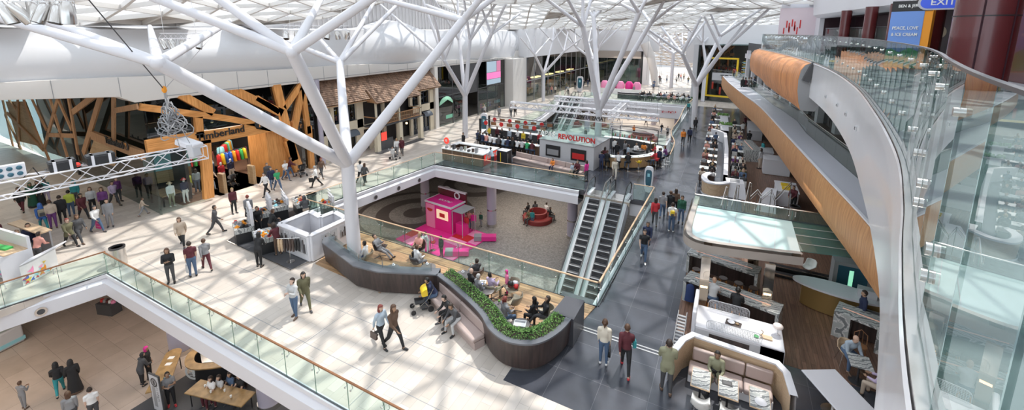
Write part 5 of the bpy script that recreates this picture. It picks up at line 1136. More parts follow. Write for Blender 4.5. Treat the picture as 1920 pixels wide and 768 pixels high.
pl2 = [(2.9, 18.9), (9.5, 20.2), (9.5, 22.4), (2.9, 21.9)]
MB().prism([(x-co.x, y-co.y) for x, y in pl2], cz-.03, cz).build('glass_roof_panel', M['tealglass'], cano)
rim = crom([(-1.25, 23.0), (-1.28, 21.0), (-1.27, 18.8), (-1.0, 18.05), (-.3, 17.85), (1.6, 18.2), (2.95, 18.5)], 5)
MB().sweep([(x-co.x, y-co.y) for x, y in rim], [(.0, cz+.06), (-.22, cz+.06), (-.26, cz-.02), (-.22, cz-.34), (.10, cz-.36), (.10, cz-.02)]).build('rim', M['frame'], cano)
for x in (.4, 2.0, 4.8, 7): MB().bar((x-co.x, 18.1+.16*x-co.y, cz+.008), (x+.3-co.x, 21.85-co.y, cz+.008), .025, .01).build('joint', M['lgrey'], cano)
for (x, y) in [(-.35, 18.05), (2.75, 18.55)]: MB().box((x-co.x, y-co.y, cz-.1), (.30, .10, .22), .15).build('bracket', M['mirrorsteel'], cano)
for y in (19.6, 20.4, 21.2): MB().bar((2.9-co.x, y-co.y, cz+.006), (9.5-co.x, y+1.0-co.y, cz+.006), .05, .012).build('line', M['frame'], cano)
railing([(-1.25, 23.6), (-1.2, 21.95)], 'short glass balustrade at the back corner of the glass canopy', z=cz, h=.55, panel=1.0, rail='steel', rr=.025, post=False)
railing([(-1.2, 21.9), (2.9, 21.9), (9.5, 22.4)], 'glass balustrade with steel handrail along the back of the glass canopy', z=cz, h=.55, panel=1.6, rail='steel', rr=.03, inner=-1)
for i, (x, y, h) in enumerate([(-.35, 17.35, 2.5), (1.88, 17.95, 2.5)]):
    e = empty('polished_steel_post', (x, y, 0), .15, ['polished beige steel post at the left of the marble bar', 'polished beige steel post at the right end of the marble bar'][i].replace('at the left of', 'nearest the dark walkway, in front of'), 'post')
    MB().b2(-.17, -.05, .02, .17, .05, h).build('post_body', M['mirrorsteel'], e); MB().b2(-.2, -.08, 0, .2, .08, .05).build('foot_plate', M['steel'], e); MB().b2(-.13, -.06, 1.2, .13, -.05, 1.28).build('painted_lamp_reflection', M['warmlight'], e)  # glowing strip paints in a warm lamp reflection on the polished steel
e = empty('polished_steel_post', (1.5, 20.9, 0), .15, 'polished beige steel post standing behind the rear marble counter', 'post'); MB().b2(-.22, -.08, .02, .22, .08, 2.5).build('post_body', M['mirrorsteel'], e); MB().b2(-.25, -.1, 0, .25, .1, .05).build('foot_plate', M['steel'], e)
def marblebar(a, b, w, label, h=1.02, strip=True, leg=.12, m='marble', name='marble_counter', inner=True):
    a = Vector(a); b = Vector(b); e = empty(name, (a.x, a.y, 0), math.atan2((b-a).y, (b-a).x), label, 'counter'); L = (b-a).length
    MB().b2(0, -w/2, h-.10, L, w/2, h).build('counter_top', M[m], e)
    MB().b2(0, -w/2, 0, leg, w/2, h-.1).build('end_panel', M[m], e); MB().b2(L-leg, -w/2, 0, L, w/2, h-.1).build('end_panel', M[m], e)
    if inner: MB().b2(leg, w*.1, .05, L-leg, w*.3, h-.1).build('front_panel', M['darkwood'], e)
    if strip: MB().b2(L*.1, -.03, h, L*.9, .03, h+.006).build('inlaid_light_strip', mat('salmon_strip', (.85, .50, .38), .4, emit=(1, .55, .4), es=.25), e)
    return e
marblebar((-1.15, 20.75), (1.75, 20.1), .85, 'rear marble bar counter under the glass canopy, with a salmon strip along its top')
marblebar((-1.05, 18.35), (2.35, 17.45), .80, 'front marble bar counter under the glass canopy, where two people sit')
marblebar((4.25, 18.7), (5.9, 18.1), .85, 'marble counter beyond the brown wood floor, by the seated man in pale blue', leg=.5)
marblebar((1.35, 46.0), (2.15, 41.9), 1.5, 'marble block counter with a salmon strip beside the pushchair, below the oak parapet', leg=.6)
def stool(x, y, rz, label, group=None):
    e = empty('wooden_bar_stool', (x, y, 0), rz, label, 'stool', group); MB().lathe([(.17, .70), (.18, .72), (.17, .75)], n=18).build('seat', M['brownleather'], e)
    for sx in (-1, 1):
        for sy in (-1, 1): MB().tube([(sx*.11, sy*.11, .70), (sx*.2, sy*.2, 0)], .02, 6).build('leg', M['timber'], e)
    MB().tube([(.17, .17, .25), (-.17, .17, .25), (-.17, -.17, .25), (.17, -.17, .25)], .012, 5, closed=True).build('foot_rail', M['timber'], e)
for i, x in enumerate((-.75, .35, .95, 1.5)): stool(x, 19.35-.2*x, .2, ['wooden bar stool between the two marble counters, nearest the dark walkway', 'wooden bar stool between the marble counters, just past the steel post', 'wooden bar stool between the marble counters, third along', 'wooden bar stool between the marble counters, at the wood floor end'][i])
bb_ = empty('booth_bench', (-.7, 13.6, 0), 0, 'curved booth bench with pale oak inside, white rim and taupe cushions, behind three marble tables', 'bench'); bo_ = Vector((-.7, 13.6))
bp = [(-.95, 13.05), (-.72, 13.85), (-.45, 14.25), (1.95, 14.1), (2.15, 13.8), (2.25, 12.9)]
bl = [(x-bo_.x, y-bo_.y) for x, y in bp]
MB().sweep(bl, [(0.0, .02), (.04, 1.12)]).build('veneer_back', M['veneer'], bb_); MB().sweep(bl, [(-.16, .02), (-.10, 1.12)]).build('outer_shell', M['white'], bb_); MB().sweep(bl, [(.06, 1.10), (.06, 1.16), (-.14, 1.16), (-.14, 1.10)]).build('white_rim', M['white'], bb_)
for k in range(3): MB().b2(.28+.78*k, .30, .48, 1.03+.78*k, .45, .90).build('back_cushion', M['bench'], bb_, bevel=.04); MB().b2(.20+.8*k, -.25, .28, .98+.8*k, .32, .46).build('seat_cushion', M['bench'], bb_, bevel=.05)
MB().b2(.2, -.2, .02, 2.6, .3, .28).build('plinth', M['white'], bb_)
for i, x in enumerate((-.10, .66, 1.48)):
    e = empty('marble_table', (x, 12.84, 0), 0, ['marble topped table nearest the dark walkway, before the booth bench, nothing on it', 'marble topped table before the booth bench, with a black tray on it', 'marble topped table before the booth bench, with a pale plate on it'][i], 'table')
    MB().b2(-.27, -.41, .715, .27, .41, .75).build('wood_edge', M['veneer'], e); MB().b2(-.255, -.395, .75, .255, .395, .757).build('marble_top', M['marble'], e)
    MB().b2(-.03, -.03, .03, .03, .03, .715).build('pedestal', M['blk'], e); MB().b2(-.2, -.25, 0, .2, .25, .03).build('foot', M['blk'], e)
M['chairwhite'] = mat('white_chair_shell', (.78, .77, .74), .4)
for i, (px, py) in enumerate([(1310, 745), (1384, 757), (1412, 790)]):
    shell_chair([-.05, .72, 1.55][i], [12.15, 12.15, 12.1][i], 0, ['white shell chair on steel legs at the marble table nearest the dark walkway', 'white shell chair on steel legs at the marble table with the tray', 'white shell chair on steel legs at the marble table with the plate'][i], 'chairwhite', 'legs', 0, name='white_shell_chair', w=.27, back=.36, curl=.12)
small('serving_tray', 'black rectangular tray on the middle marble table by the booth', 'tray', (.62, 13.0, .757), lambda e: (MB().b2(-.14, -.09, 0, .14, .09, .015).build('tray_body', M['blk'], e), MB().b2(-.11, -.06, .015, .11, .06, .018).build('tray_surface', M['dgrey'], e)), rz=.1)
small('plate', 'large pale plate on the marble table furthest along the booth', 'plate', (1.5, 12.7, .757), lambda e: (MB().lathe([(.09, 0), (.16, .015), (.15, .02), (.08, .008)], n=22).build('plate_body', M['white'], e)))
small('black_bag', 'black bag lying on the booth bench cushion by the seated man', 'bag', (.28, 13.6, .46), lambda e: (MB().box((0, 0, .12), (.35, .22, .24), .3).build('bag_body', M['blk'], e, bevel=.05), MB().tube([(-.1, 0, .22), (-.05, 0, .36), (.08, 0, .36), (.1, 0, .22)], .012, 6).build('strap', M['blk'], e)))
wc_ = empty('white_service_counter', (-.45, 15, 0), 0, 'white service counter behind the booth bench with raised side wall and dark niche', 'counter')
MB().b2(.0, 0.0, .92, 2.7, 1.35, 1.0).build('worktop', M['white'], wc_); MB().b2(0, .0, .02, 2.7, .12, .92).build('front', M['lgrey'], wc_); MB().b2(0, 1.2, .02, 2.7, 1.35, .92).build('rear', M['lgrey'], wc_); MB().b2(2.0, .0, .02, 2.72, 1.3, .98).build('end_cabinet', M['white'], wc_, bevel=.02)
MB().b2(.45, -.01, .5, 1.7, .02, .85).build('niche', M['darkwood'], wc_); MB().b2(-.14, .1, .02, 0.0, 1.7, 1.45).build('side_wall', M['white'], wc_, bevel=.04)
def trellis(x0, x1, y, z0, h, label, rz=0):
    e = empty('perforated_screen', (x0, y, z0), rz, label, 'screen'); L = x1-x0; b = MB(); r = .14
    fr = [(0, 0, 0), (0, 0, h-r)]+[(r-r*math.cos(a), 0, h-r+r*math.sin(a)) for a in (.4, .8, 1.2, 1.57)]+[(L-r+r*math.sin(a), 0, h-r+r*math.cos(a)) for a in (0, .4, .8, 1.2, 1.57)]+[(L, 0, 0)]
    MB().tube(fr, .012, 6, closed=True).build('frame', M['lgrey'], e)
    x = .06
    while x < L-.04: b.b2(x-.004, -.003, .0, x+.004, .003, h-.03); x += .05
    z = .04
    while z < h-.04: b.b2(.03, -.003, z-.004, L-.03, .003, z+.004); z += .05
    b.build('mesh_panel', M['lgrey'], e)
trellis(-.1, 1.6, 15.06, 1.0, .34, 'white wire mesh screen with rounded corners behind the booth bench'); trellis(-.1, 1.25, 16.3, 1.0, .38, 'white wire mesh screen with rounded corners before the two seated drinkers')
small('platter', 'dark platter with bread and a white dish on the white service counter', 'platter', (.75, 15.75, 1.0), lambda e: (MB().b2(-.25, -.16, 0, .25, .16, .02).build('board', M['darkwood'], e), MB().lathe([(.05, .02), (.12, .05), (.10, .045)], (-.08, 0, 0), 16).build('dish', M['white'], e), MB().ball((.12, 0, .045), .07, 8, sc=(1, .7, .5)).build('bread', M['plankwall'], e)), rz=-.15)
small('flat_basket', 'small yellow straw basket on the white service counter', 'basket', (1.75, 15.45, 1.0), lambda e: (MB().b2(-.18, -.1, 0, .18, .1, .05).build('basket_body', M['yellow'] if False else M['veneer'], e), MB().tube([(-.15, 0, .05), (-.1, 0, .2), (-.16, 0, .25)], .015, 6).build('handle', M['veneer'], e)))
small('green_bowl', 'small green bowl beside the straw basket on the service counter', 'bowl', (1.45, 15.35, 1.0), lambda e: (MB().lathe([(.04, 0), (.08, .04), (.07, .035), (.03, .01)], n=16).build('bowl_body', M['green'], e)))
p = P(1455, 632, 1.0); small('mushroom_lamp', 'white mushroom shaped table lamp at the end of the white service counter', 'lamp', (2.1, 15.85, 1.0), lambda e: (MB().lathe([(.09, 0), (.09, .015), (.02, .03), (.02, .22)], n=18).build('base', M['white'], e), MB().ball((0, 0, .30), .16, 20, sc=(1, 1, .62)).build('lamp_shade', mat('lamp_opal', (.85, .75, .70), .4), e)))
e = empty('slatted_grille', (-.95, 14.3, 0), 0, 'grey horizontal slatted grille standing at the edge of the restaurant, by the dark walkway', 'grille')
for k in range(11): MB().b2(-.14, 0+k*.14, .30+.04*k, .14, .09+k*.14, .34+.04*k).build('slat', M['grey'], e)
for x in (-.15, .15): MB().tube([(x, 0, 0), (x, 0, .42), (x, 1.55, .86), (x, 1.55, 0)], .015, 6).build('side_rail', M['steel'], e)
small('blue_coat', 'blue coat hanging from the end of the front marble counter', 'coat', (-.85, 17.75, 0), lambda e: (MB().lathe([(.07, .95), (.15, .88), (.17, .55), (.2, .18)], n=12, sx=1, sy=.5).build('coat_body', M['blue'] if False else mat('navy_coat', (.02, .04, .13), .8), e), MB().tube([(0, 0, .93), (0, .06, 1.0)], .02, 6).build('hanging_loop', M['blk'], e)))
e = empty('oval_counter', (4.6, 20.0, 0), -.15, 'white oval counter with brass front panel beyond the wood floor', 'counter')
ov = [(-.75+.85*(1-math.cos(a))*.0+(-.1 if False else 0)+-.0+1.6*math.cos(a), .55*math.sin(a)) for a in [2*math.pi*k/32 for k in range(32)]]
MB().prism([(x+.7, y) for x, y in ov], .95, 1.03).build('counter_top', M['white'], e); MB().prism([(x*.86+.7, y*.82) for x, y in ov], .02, .95).build('brass_front', mat('brass_panel', (.42, .27, .10), .35, .6), e)
MB().b2(.5, -.56, .35, 1.3, -.5, .8).build('mesh_basket', M['grey'], e); MB().b2(.5, -.1, 1.03, 1.1, .25, 1.35).build('screen', M['lgrey'], e)
e = empty('step_rail', (2.3, 21.9, 0), -.02, 'two long dark steps with steel nosing crossing the brown wood floor', 'step'); MB().b2(0, 0, .01, 2.6, .30, .16).build('step_tread', M['blk'], e); MB().b2(0, .45, .01, 2.6, .75, .30).build('step_tread', M['blk'], e); MB().b2(0, -.02, .13, 2.6, .03, .17).build('nosing', M['steel'], e); MB().b2(0, .43, .27, 2.6, .48, .31).build('nosing', M['steel'], e)
e = empty('menu_cabinet', (5.2, 21.6, 0), 0, 'dark glazed cabinet with green chalk writing behind the oval counter', 'cabinet'); MB().b2(-.6, 0, 0, .8, .6, 1.5).build('cabinet_body', M['grey'], e); MB().b2(-.45, -.02, .3, .6, 0, 1.35).build('glass_door', M['petrol'], e); MB().b2(-.05, -.03, .4, .1, -.02, 1.2).build('chalk_marks', M['greenlit'], e)
shell_chair(3.9, 22.6, 2.6, 'white chair standing by the dark steps on the wood floor', 'chairwhite', 'legs', 0, name='white_shell_chair', w=.24, back=.34)
p = P(1617, 640, .45); e = empty('bentwood_chair', (4.75, 17.35, 0), 3.0, 'brown bentwood chair tucked under the far marble counter', 'chair')
MB().lathe([(.2, .43), (.21, .45), (.2, .47)], n=18).build('seat', M['handrail'], e); MB().tube([(-.19, -.16, .46), (-.18, -.2, .8), (0, -.22, .95), (.18, -.2, .8), (.19, -.16, .46)], .016, 6).build('back_hoop', M['handrail'], e); MB().tube([(-.07, -.18, .46), (-.05, -.21, .90)], .01, 6).tube([(.07, -.18, .46), (.05, -.21, .90)], .01, 6).build('back_spindle', M['handrail'], e)
for sx in (-1, 1):
    for sy in (-1, 1): MB().tube([(sx*.14, sy*.14, .44), (sx*.19, sy*.19, 0)], .014, 6).build('leg', M['handrail'], e)
cafe_table(4.45, 16.0, 0, 'small marble table under the man in pale blue, beside the white fascia', square=(.6, .7), top='marble')
e = empty('white_table', (3.3, 14.0, 0), .5, 'white angular table by the foot of the curved white fascia', 'table'); MB().b2(-.2, -.6, .71, .9, .9, .76).build('table_top', M['white'], e, bevel=.02); MB().tube([(.3, .1, .02), (.3, .1, .71)], .04, 10).build('pedestal', M['steel'], e); MB().lathe([(.3, 0), (.3, .02)], (.3, .1, 0), 18).build('foot', M['steel'], e)
shell_chair(4.25, 16.75, 3.3, 'chair under the seated man in a pale blue shirt', 'veneer', 'legs', 0, name='wood_shell_chair', w=.24, back=.34)
def zig(pts, label, r=.022, z2=None):
    o = Vector(pts[0]); e = empty('stair_handrail', (o.x, o.y, 0), 0, label, 'handrail'); q = [Vector(p)-Vector((o.x, o.y, 0)) for p in pts]
    MB().tube(q, r, 8).tube([v-Vector((0, 0, .18)) for v in q], r*.6, 6).build('rail', M['steel'], e)
    for v in q[::1]: MB().tube([v, (v.x, v.y, 0)], r*.8, 6).build('post', M['steel'], e)
H_ = 2.6
for i, (x, d_) in enumerate([(1352, 0), (1372, 0), (1396, 0)]):
    zig([P(x, 385, 2.3), P(x+10, 350-i*4, 2.9), P(x+14, 352-i*4, 2.9)], ['steel stair handrail behind the canopy, nearest the dark walkway', 'steel stair handrail behind the canopy, second from the dark walkway', 'steel stair handrail behind the canopy, third from the dark walkway'][i], .03)
zig([P(1407, 368, 2.5), P(1421, 355, 2.8), P(1428, 366, 2.6)], 'low zigzag steel handrail behind the canopy, before the waste bin'); zig([P(1426, 371, 2.5), P(1447, 354, 2.9), P(1453, 372, 2.5), P(1484, 341, 3.1), P(1640, 358, 3.1)], 'long zigzag steel handrail rising towards the oak parapet')
e = empty('round_end_counter', (-1.1, 31.6, 0), 0, 'white counter with rounded pale oak front at the near end of the dining rows', 'counter')
oc = crom([(1.5, 0.2), (.8, -.35), (.1, -.3), (-.25, .3), (-.3, 1.2), (.0, 2.0)], 5)
MB().sweep(oc[::-1], [(-.35, .95), (-.35, 1.05), (.04, 1.05), (.04, .95)]).build('counter_top', M['white'], e); MB().sweep(oc[::-1], [(0, .95), (-.05, .0)]).build('oak_front', M['veneer'], e); MB().sweep(oc[::-1], [(.02, .14), (.02, .0)]).build('white_plinth', M['white'], e)
MB().add([(1.5, .2, 0), (2.6, .1, 0), (2.5, 1.2, 0), (1.4, 1.2, 0), (1.3, .35, 1.05), (2.4, .3, 1.05), (2.3, 1.3, 1.05), (1.2, 1.3, 1.05)], [(0, 1, 5, 4), (1, 2, 6, 5), (2, 3, 7, 6), (3, 0, 4, 7), (4, 5, 6, 7)]).build('white_end_block', M['white'], e); MB().b2(1.5, .5, 1.05, 2.1, 1.0, 1.09).build('till', M['grey'], e)
e = empty('white_divider', (0, 33.5, 0), 0, 'long low white divider wall running between the two rows of dining tables', 'divider'); MB().sweep([(0.1, 0), (0.0, 8), (-.25, 14.5), (-.9, 15.6), (-1.6, 16.2)], [(-.15, 0), (-.15, 1.05), (.15, 1.05), (.15, 0)]).build('wall_body', M['white'], e); MB().sweep([(-.35, 16), (-.5, 22), (-.7, 27)], [(-.4, 0), (-.4, 1.0), (.4, 1.0), (.4, 0)]).build('far_wall_body', M['white'], e)
tbl = []
def dtable(x, y, label, w=1.2, d=.7):
    e = empty('dining_table', (x, y, 0), 0, label, 'table', 'white tables of the dining rows'); MB().b2(-w/2, -d/2, .71, w/2, d/2, .75).build('table_top', M['paper'], e); MB().b2(-.04, -.04, 0, .04, .04, .71).b2(-.25, -.2, 0, .25, .2, .03).build('pedestal', M['steel'], e)
    for k in range(2): MB().lathe([(.05, .75), (.1, .765)], (-.25+.5*k, .05, 0), 10).build('plate', M['grey'], e)
ordn = ['nearest', 'second', 'third', 'fourth', 'fifth', 'sixth', 'seventh', 'eighth', 'ninth', 'tenth', 'eleventh', 'twelfth', 'thirteenth', 'fourteenth']
for i in range(12): y = 34.2+i*(1.45+.12*i); dtable(-1.15-.04*i, y, f'white table on the walkway side of the divider, {ordn[i]} from the oak counter'); tbl.append((-1.15-.04*i, y, 0, i))
for i in range(9): y = 34.0+i*(1.6+.12*i); dtable(1.0-.02*i, y, f'white table on the kitchen side of the divider, {ordn[i]} from the oak counter', 1.0); tbl.append((1.0-.02*i, y, 1, i))
for i, (y, l) in enumerate([(52, 'low hedge trough on the white divider, nearer one'), (58, 'low hedge trough on the white divider, further one')]):
    e = empty('hedge_trough', (-.3-.4*i, y, 0), 0, l, 'planter'); MB().b2(-.7, -.25, 1.0, .7, .25, 1.15).build('trough', M['white'], e); b = MB(); rnd = random.Random(i)
    for k in range(60): b.ball((rnd.uniform(-.65, .65), rnd.uniform(-.2, .2), rnd.uniform(1.12, 1.38)), .09, 6)
    b.build('leaves', M['leafg'], e)
def block(name, x0, y0, x1, y1, h, m, label, cat='counter', top=None):
    e = empty(name, (x0, y0, 0), 0, label, cat); MB().b2(0, 0, .02, x1-x0, y1-y0, h-.06).build('body', M[m], e, bevel=.02); MB().b2(-.04, -.04, h-.06, x1-x0+.04, y1-y0+.04, h).build('worktop', M[top or m], e); return e
block('kitchen_block', 2.75, 38.6, 4.6, 40.2, 1.25, 'white', 'plain white kitchen block beside the pushchair, before the oak parapet'); block('kitchen_block', 2.7, 41.5, 3.6, 43.4, 1.1, 'lgrey', 'pale counter behind the plain white kitchen block')
block('kitchen_block', 1.9, 50.5, 3.2, 56, 1.1, 'lgrey', 'curved topped pale counter far along, under the oak parapet', top='white')
e = block('kitchen_block', 3.2, 31.6, 4.4, 33.8, 1.05, 'white', 'white kitchen counter holding yellow trays, under the oak parapet')
MB().b2(.3, .4, 1.05, .8, .9, 1.12).b2(.3, 1.2, 1.05, .8, 1.7, 1.12).build('yellow_tray', M['yellow'], e); MB().add([(-1.2, -1.5, 0), (-.1, -1.6, 0), (.1, .3, 0), (-.7, .3, 0), (-1.0, -1.4, 1.1), (-.2, -1.4, 1.1), (0, .2, 1.1), (-.6, .2, 1.1)], [(0, 1, 5, 4), (1, 2, 6, 5), (2, 3, 7, 6), (3, 0, 4, 7), (4, 5, 6, 7)]).build('angular_front', M['white'], e)
e = empty('slanted_sign', (2.1, 59, 0), 0, 'tall teal glass panel leaning by the far end of the dining rows', 'panel'); MB().add([(-2.2, 0, 0), (-.9, 0, 0), (0, 0, 4.6), (-.2, 0, 4.6)], [(0, 1, 2, 3)]).build('glass_sheet', M['glass'], e); MB().bar((-2.2, 0, 0), (-.2, 0, 4.6), .05).build('edge_frame', M['steel'], e)
def pushchair(x, y, rz, label, m='blk', m2='grey', z=0):
    e = empty('pushchair', (x, y, z), rz, label, 'pushchair')
    MB().tube([(-.22, -.45, 1.0), (.22, -.45, 1.0)], .018, 8).build('handle', M['blk'], e); fr = MB()
    for sx in (-.22, .22): fr.tube([(sx, -.45, 1.0), (sx, -.2, .55), (sx, .38, .12)], .014, 6).tube([(sx, -.1, .45), (sx, -.32, .10)], .014, 6)
    fr.tube([(-.22, .38, .12), (.22, .38, .12)], .012, 6); fr.build('frame', M['steel'], e)
    s = MB(); s.add([(-.2, .30, .42), (.2, .30, .42), (.2, -.05, .40), (-.2, -.05, .40), (-.2, -.25, .85), (.2, -.25, .85)], [(0, 1, 2, 3), (3, 2, 5, 4)]); q = s.build('seat', M[m], e); q.modifiers.new('s', 'SOLIDIFY').thickness = .05
    h = MB()
    for k in range(6):
        a, c = .2+k*.32, .2+(k+1)*.32; f = lambda t: (-.26+.32*math.sin(t)*.95, .82+.26*math.cos(t)*.8)
        (ya, za), (yc, zc) = f(a), f(c); h.quad((-.23, ya, za), (.23, ya, za), (.23, yc, zc), (-.23, yc, zc)); h.add([(-.23, ya, za), (-.23, yc, zc), (-.23, -.22, .72)], [(0, 1, 2)]); h.add([(.23, ya, za), (.23, yc, zc), (.23, -.22, .72)], [(0, 1, 2)])
    h.build('hood', M[m2], e); MB().b2(-.18, -.25, .18, .18, .1, .32).build('basket', M['dgrey'], e)
    for sx in (-.25, .25):
        for sy, r in ((-.32, .12), (.38, .10)): w_ = MB().tube([(sx-.02, sy, r), (sx+.02, sy, r)], r, 14); w_.build('wheel', M['blk'], e)
    return e
p = P(792, 580); pushchair(p.x, p.y, 2.4, 'black pushchair with bright yellow hood beside the man on the leather bench', 'blk', 'yellow')
p = P(431, 345); pushchair(-32.3, 16.9, 1.9, 'pushchair with grey blue hood just inside the timber shop entrance', 'blk', 'grey'); p = P(566, 330); pushchair(p.x, p.y, 1.4, 'black double pushchair pushed past the timber shop towards the house', 'blk', 'dgrey')
p = P(740, 298); pushchair(p.x, p.y, -1.5, 'small dark pushchair in front of the tiled-roof house', 'dgrey', 'blk'); p = P(1403, 298); pushchair(p.x, p.y, .8, 'dark pushchair parked beside the marble block counter', 'blk', 'dgrey')
def barseg(name, path, label, front='veneer', top='paper', h=1.05, w=.55, plinth='blk'):
    e = empty(name, (path[0][0], path[0][1], 0), 0, label, 'counter'); l = [(x-path[0][0], y-path[0][1]) for x, y in path]
    MB().sweep(l, [(.06, h-.05), (.06, h), (-w, h), (-w, h-.05)]).build('counter_top', M[top], e); MB().sweep(l, [(0, h-.05), (-.03, .12)]).build('front_panel', M[front], e); MB().sweep(l, [(-.08, .12), (-.08, .0)]).build('plinth', M[plinth], e); MB().sweep(l, [(-w+.03, h-.05), (-w+.03, 0)]).build('rear_panel', M['dgrey'], e); return e
M['brownfront'] = wood_mat('walnut_front', (.13, .075, .045), (.21, .125, .075), 2, .4, 2)
M['oakfront'] = wood_mat('oak_front', (.36, .215, .10), (.50, .32, .16), 2, .4, 2)
e = empty('coffee_counter', (-22.6, 29.4, 0), -.035, 'small dark coffee counter with white top and red ice cream picture, on the bridge corner', 'counter')
MB().b2(0, .3, .02, 4.3, .5, 1.05).build('front_panel', M['brownfront'], e); MB().b2(4.1, .5, .02, 4.3, 2.8, 1.05).build('end_panel', M['red'], e); MB().b2(0, 2.6, .02, 4.3, 2.8, 1.05).build('rear_panel', M['brownfront'], e); MB().b2(0, .5, .02, .2, 2.8, 1.05).build('side_panel', M['brownfront'], e)
for a in ((-.05, .2, 4.45, .8), (-.05, 2.3, 4.45, 2.9), (3.8, .8, 4.45, 2.3), (-.05, .8, .4, 2.3)): MB().b2(a[0], a[1], 1.05, a[2], a[3], 1.12).build('counter_top', M['paper'], e)
b = MB().add([(4.32, .6, .45), (4.32, 2.7, .45), (4.32, 2.7, .95), (4.32, .6, .95)], [(0, 1, 2, 3)]); b.build('red_picture', M['redlit'], e)
rnd = random.Random(6)
for k in range(5): MB().add([(4.33, .8+.4*k, .5), (4.33, 1.0+.4*k, .5), (4.33, 1.1+.4*k, .8), (4.33, .9+.4*k, .88), (4.33, .75+.4*k, .7)], [(0, 1, 2, 3, 4)]).build('ice_cream_picture', M['paper'], e)
for x in (1.1, 2.2, 3.3): MB().b2(x-.01, .29, .05, x+.01, .3, 1.05).build('panel_joint', M['lgrey'], e)
text('morelli', .30, M['paper'], e, (1.4, .28, .6), sx=1) if False else None
for k in range(9): MB().b2(.3+.4*k, .35+.1*(k % 2), 1.12, .5+.4*k, .6, 1.3+.12*(k % 3)).build('counter_ware', [M['grey'], M['steel'], M['dgrey'], M['brownleather']][k % 4], e)
MB().b2(1.9, .9, .98, 3.6, 2.2, 1.02).build('glazed_cooler', M['cyan'] if False else M['lgrey'], e)
e = empty('round_red_sign', (-22.75, 30.6, 0), -.2, 'round red sign on a pole at the corner of the coffee counter', 'sign'); MB().tube([(0, 0, 0), (0, 0, 1.5)], .025, 8).build('pole', M['steel'], e); plate(MB(), [(.3*math.cos(2*math.pi*k/28), 1.55+.3*math.sin(2*math.pi*k/28)) for k in range(28)], -.05, .05).build('disc', M['redlit'], e); MB().b2(-.1, -.06, 1.48, .1, -.05, 1.68).build('white_mark', M['paper'], e)
barseg('counter_bar', crom([(-23.6, 38.0), (-23.0, 36.4), (-21.6, 35.2), (-19.5, 34.7), (-17, 34.5), (-15.2, 34.4)], 4), 'long walnut fronted counter bar with white top, behind the coffee counter, lined with seated customers', 'brownfront')
barseg('counter_bar', [(-15.6, 38.6), (-19, 38.9), (-22.9, 39.4)], 'rear run of the walnut counter bar, under the hanging menu boards', 'brownfront')
fr_ = empty('menu_gantry', (-22.6, 38, 0), 0, 'steel gantry of hanging menu boards and round red signs over the walnut counter bar', 'gantry')
for (x, y) in ((0, 0), (0, -1.8), (7.4, -.3), (7.4, -2)): MB().tube([(x, y, 0), (x, y, 2.6)], .05 if x else .12, 8).build('post', M['blk'], fr_)
for y in (0, -1.8): MB().bar((0, y, 2.6), (7.4, y-.25, 2.6), .06, .06).bar((0, y, 2.0), (7.4, y-.25, 2.0), .03, .03).build('beam', M['steeldark'], fr_)
for k in range(8):
    for y in (0, -1.8):
        if k % 2: MB().b2(.4+.9*k, y-.06, 2.1, 1.0+.9*k, y-.02, 2.4).build('menu_board', M['handrail'], fr_)
        else: b = MB(); plate(b, [(.7+.9*k+.22*math.cos(2*math.pi*j/20), 2.25+.22*math.sin(2*math.pi*j/20)) for j in range(20)], y-.08, y-.03); b.build('round_sign', M['red'], fr_)
tb_ = empty('tapas_kitchen', (-14.7, 33.4, 0), -.10, 'pale grey kitchen box with two dark screens and glass parapet, between the two counter bars', 'kitchen')
MB().b2(0, 0, .02, 5.1, 3.6, 2.0).build('kitchen_body', M['lgrey'], tb_); MB().b2(-.05, -.05, 2.0, 5.15, 3.65, 2.08).build('roof_edge', M['grey'], tb_); MB().b2(.0, .0, 2.08, 5.1, .04, 3.0).build('glass_parapet', M['glass'], tb_); MB().b2(.0, 3.5, 2.08, 5.1, 3.54, 3.4).build('rear_parapet', M['glass'], tb_)
for x, m_ in ((.7, 'dgrey'), (3.1, 'redlit')):
    w = MB().b2(x-.05, -.06, .65, x+1.35, -.01, 1.65).build('dark_screen', M['blk'], tb_); MB().b2(x+.1, -.07, .8, x+1.2, -.06, 1.3).build('picture', M['grey'] if x < 1 else M['red'], w)
text('TAPAS', .62, M['paper'], tb_, (.65, -.1, 2.62), ext=.05); text('REVOLUTION', .62, M['red'], tb_, (3.55, -.1, 2.55), ext=.05, sx=.88); text('TAPAS REVOLUTION', .5, M['blk'], tb_, (2.5, 3.55, 3.66), (math.pi/2, 0, math.pi), ext=.03, sx=.95); MB().b2(0, 3.46, 3.35, 5.1, 3.5, 3.42).build('sign_bar', M['paper'], tb_)
bench('leather_bench', [(-16.6, 32.55), (-9.9, 31.35)], 'long taupe leather bench backing on to the grey kitchen box, by the bridge railing', side=1, n=4, dep=.6, back=.4)
e = empty('black_cabinet', (-16.9, 30.9, 0), -.1, 'black glossy cabinet with yellow stripe beside the coffee counter stools', 'cabinet'); MB().b2(-.5, -.4, .04, .5, .4, 1.35).build('cabinet_body', M['blk'], e, bevel=.02); MB().b2(-.15, -.42, .4, -.08, -.4, 1.2).build('yellow_stripe', M['yellow'], e); MB().b2(-.5, -.4, 1.35, .5, .4, 1.38).build('top', M['lgrey'], e); MB().tube([(.55, -.3, .2), (.55, -.3, 1.2)], .02, 6).build('handle', M['steel'], e)
eb = crom([(-10.2, 34.9), (-8.6, 34.2), (-7.4, 34.6), (-6.2, 35.4), (-5.3, 36.8), (-5.0, 38.4), (-5.4, 39.8)], 5)
barseg('counter_bar', eb, 'curved oak fronted counter bar with white top and bar stools, beside the long dark walkway', 'oakfront')
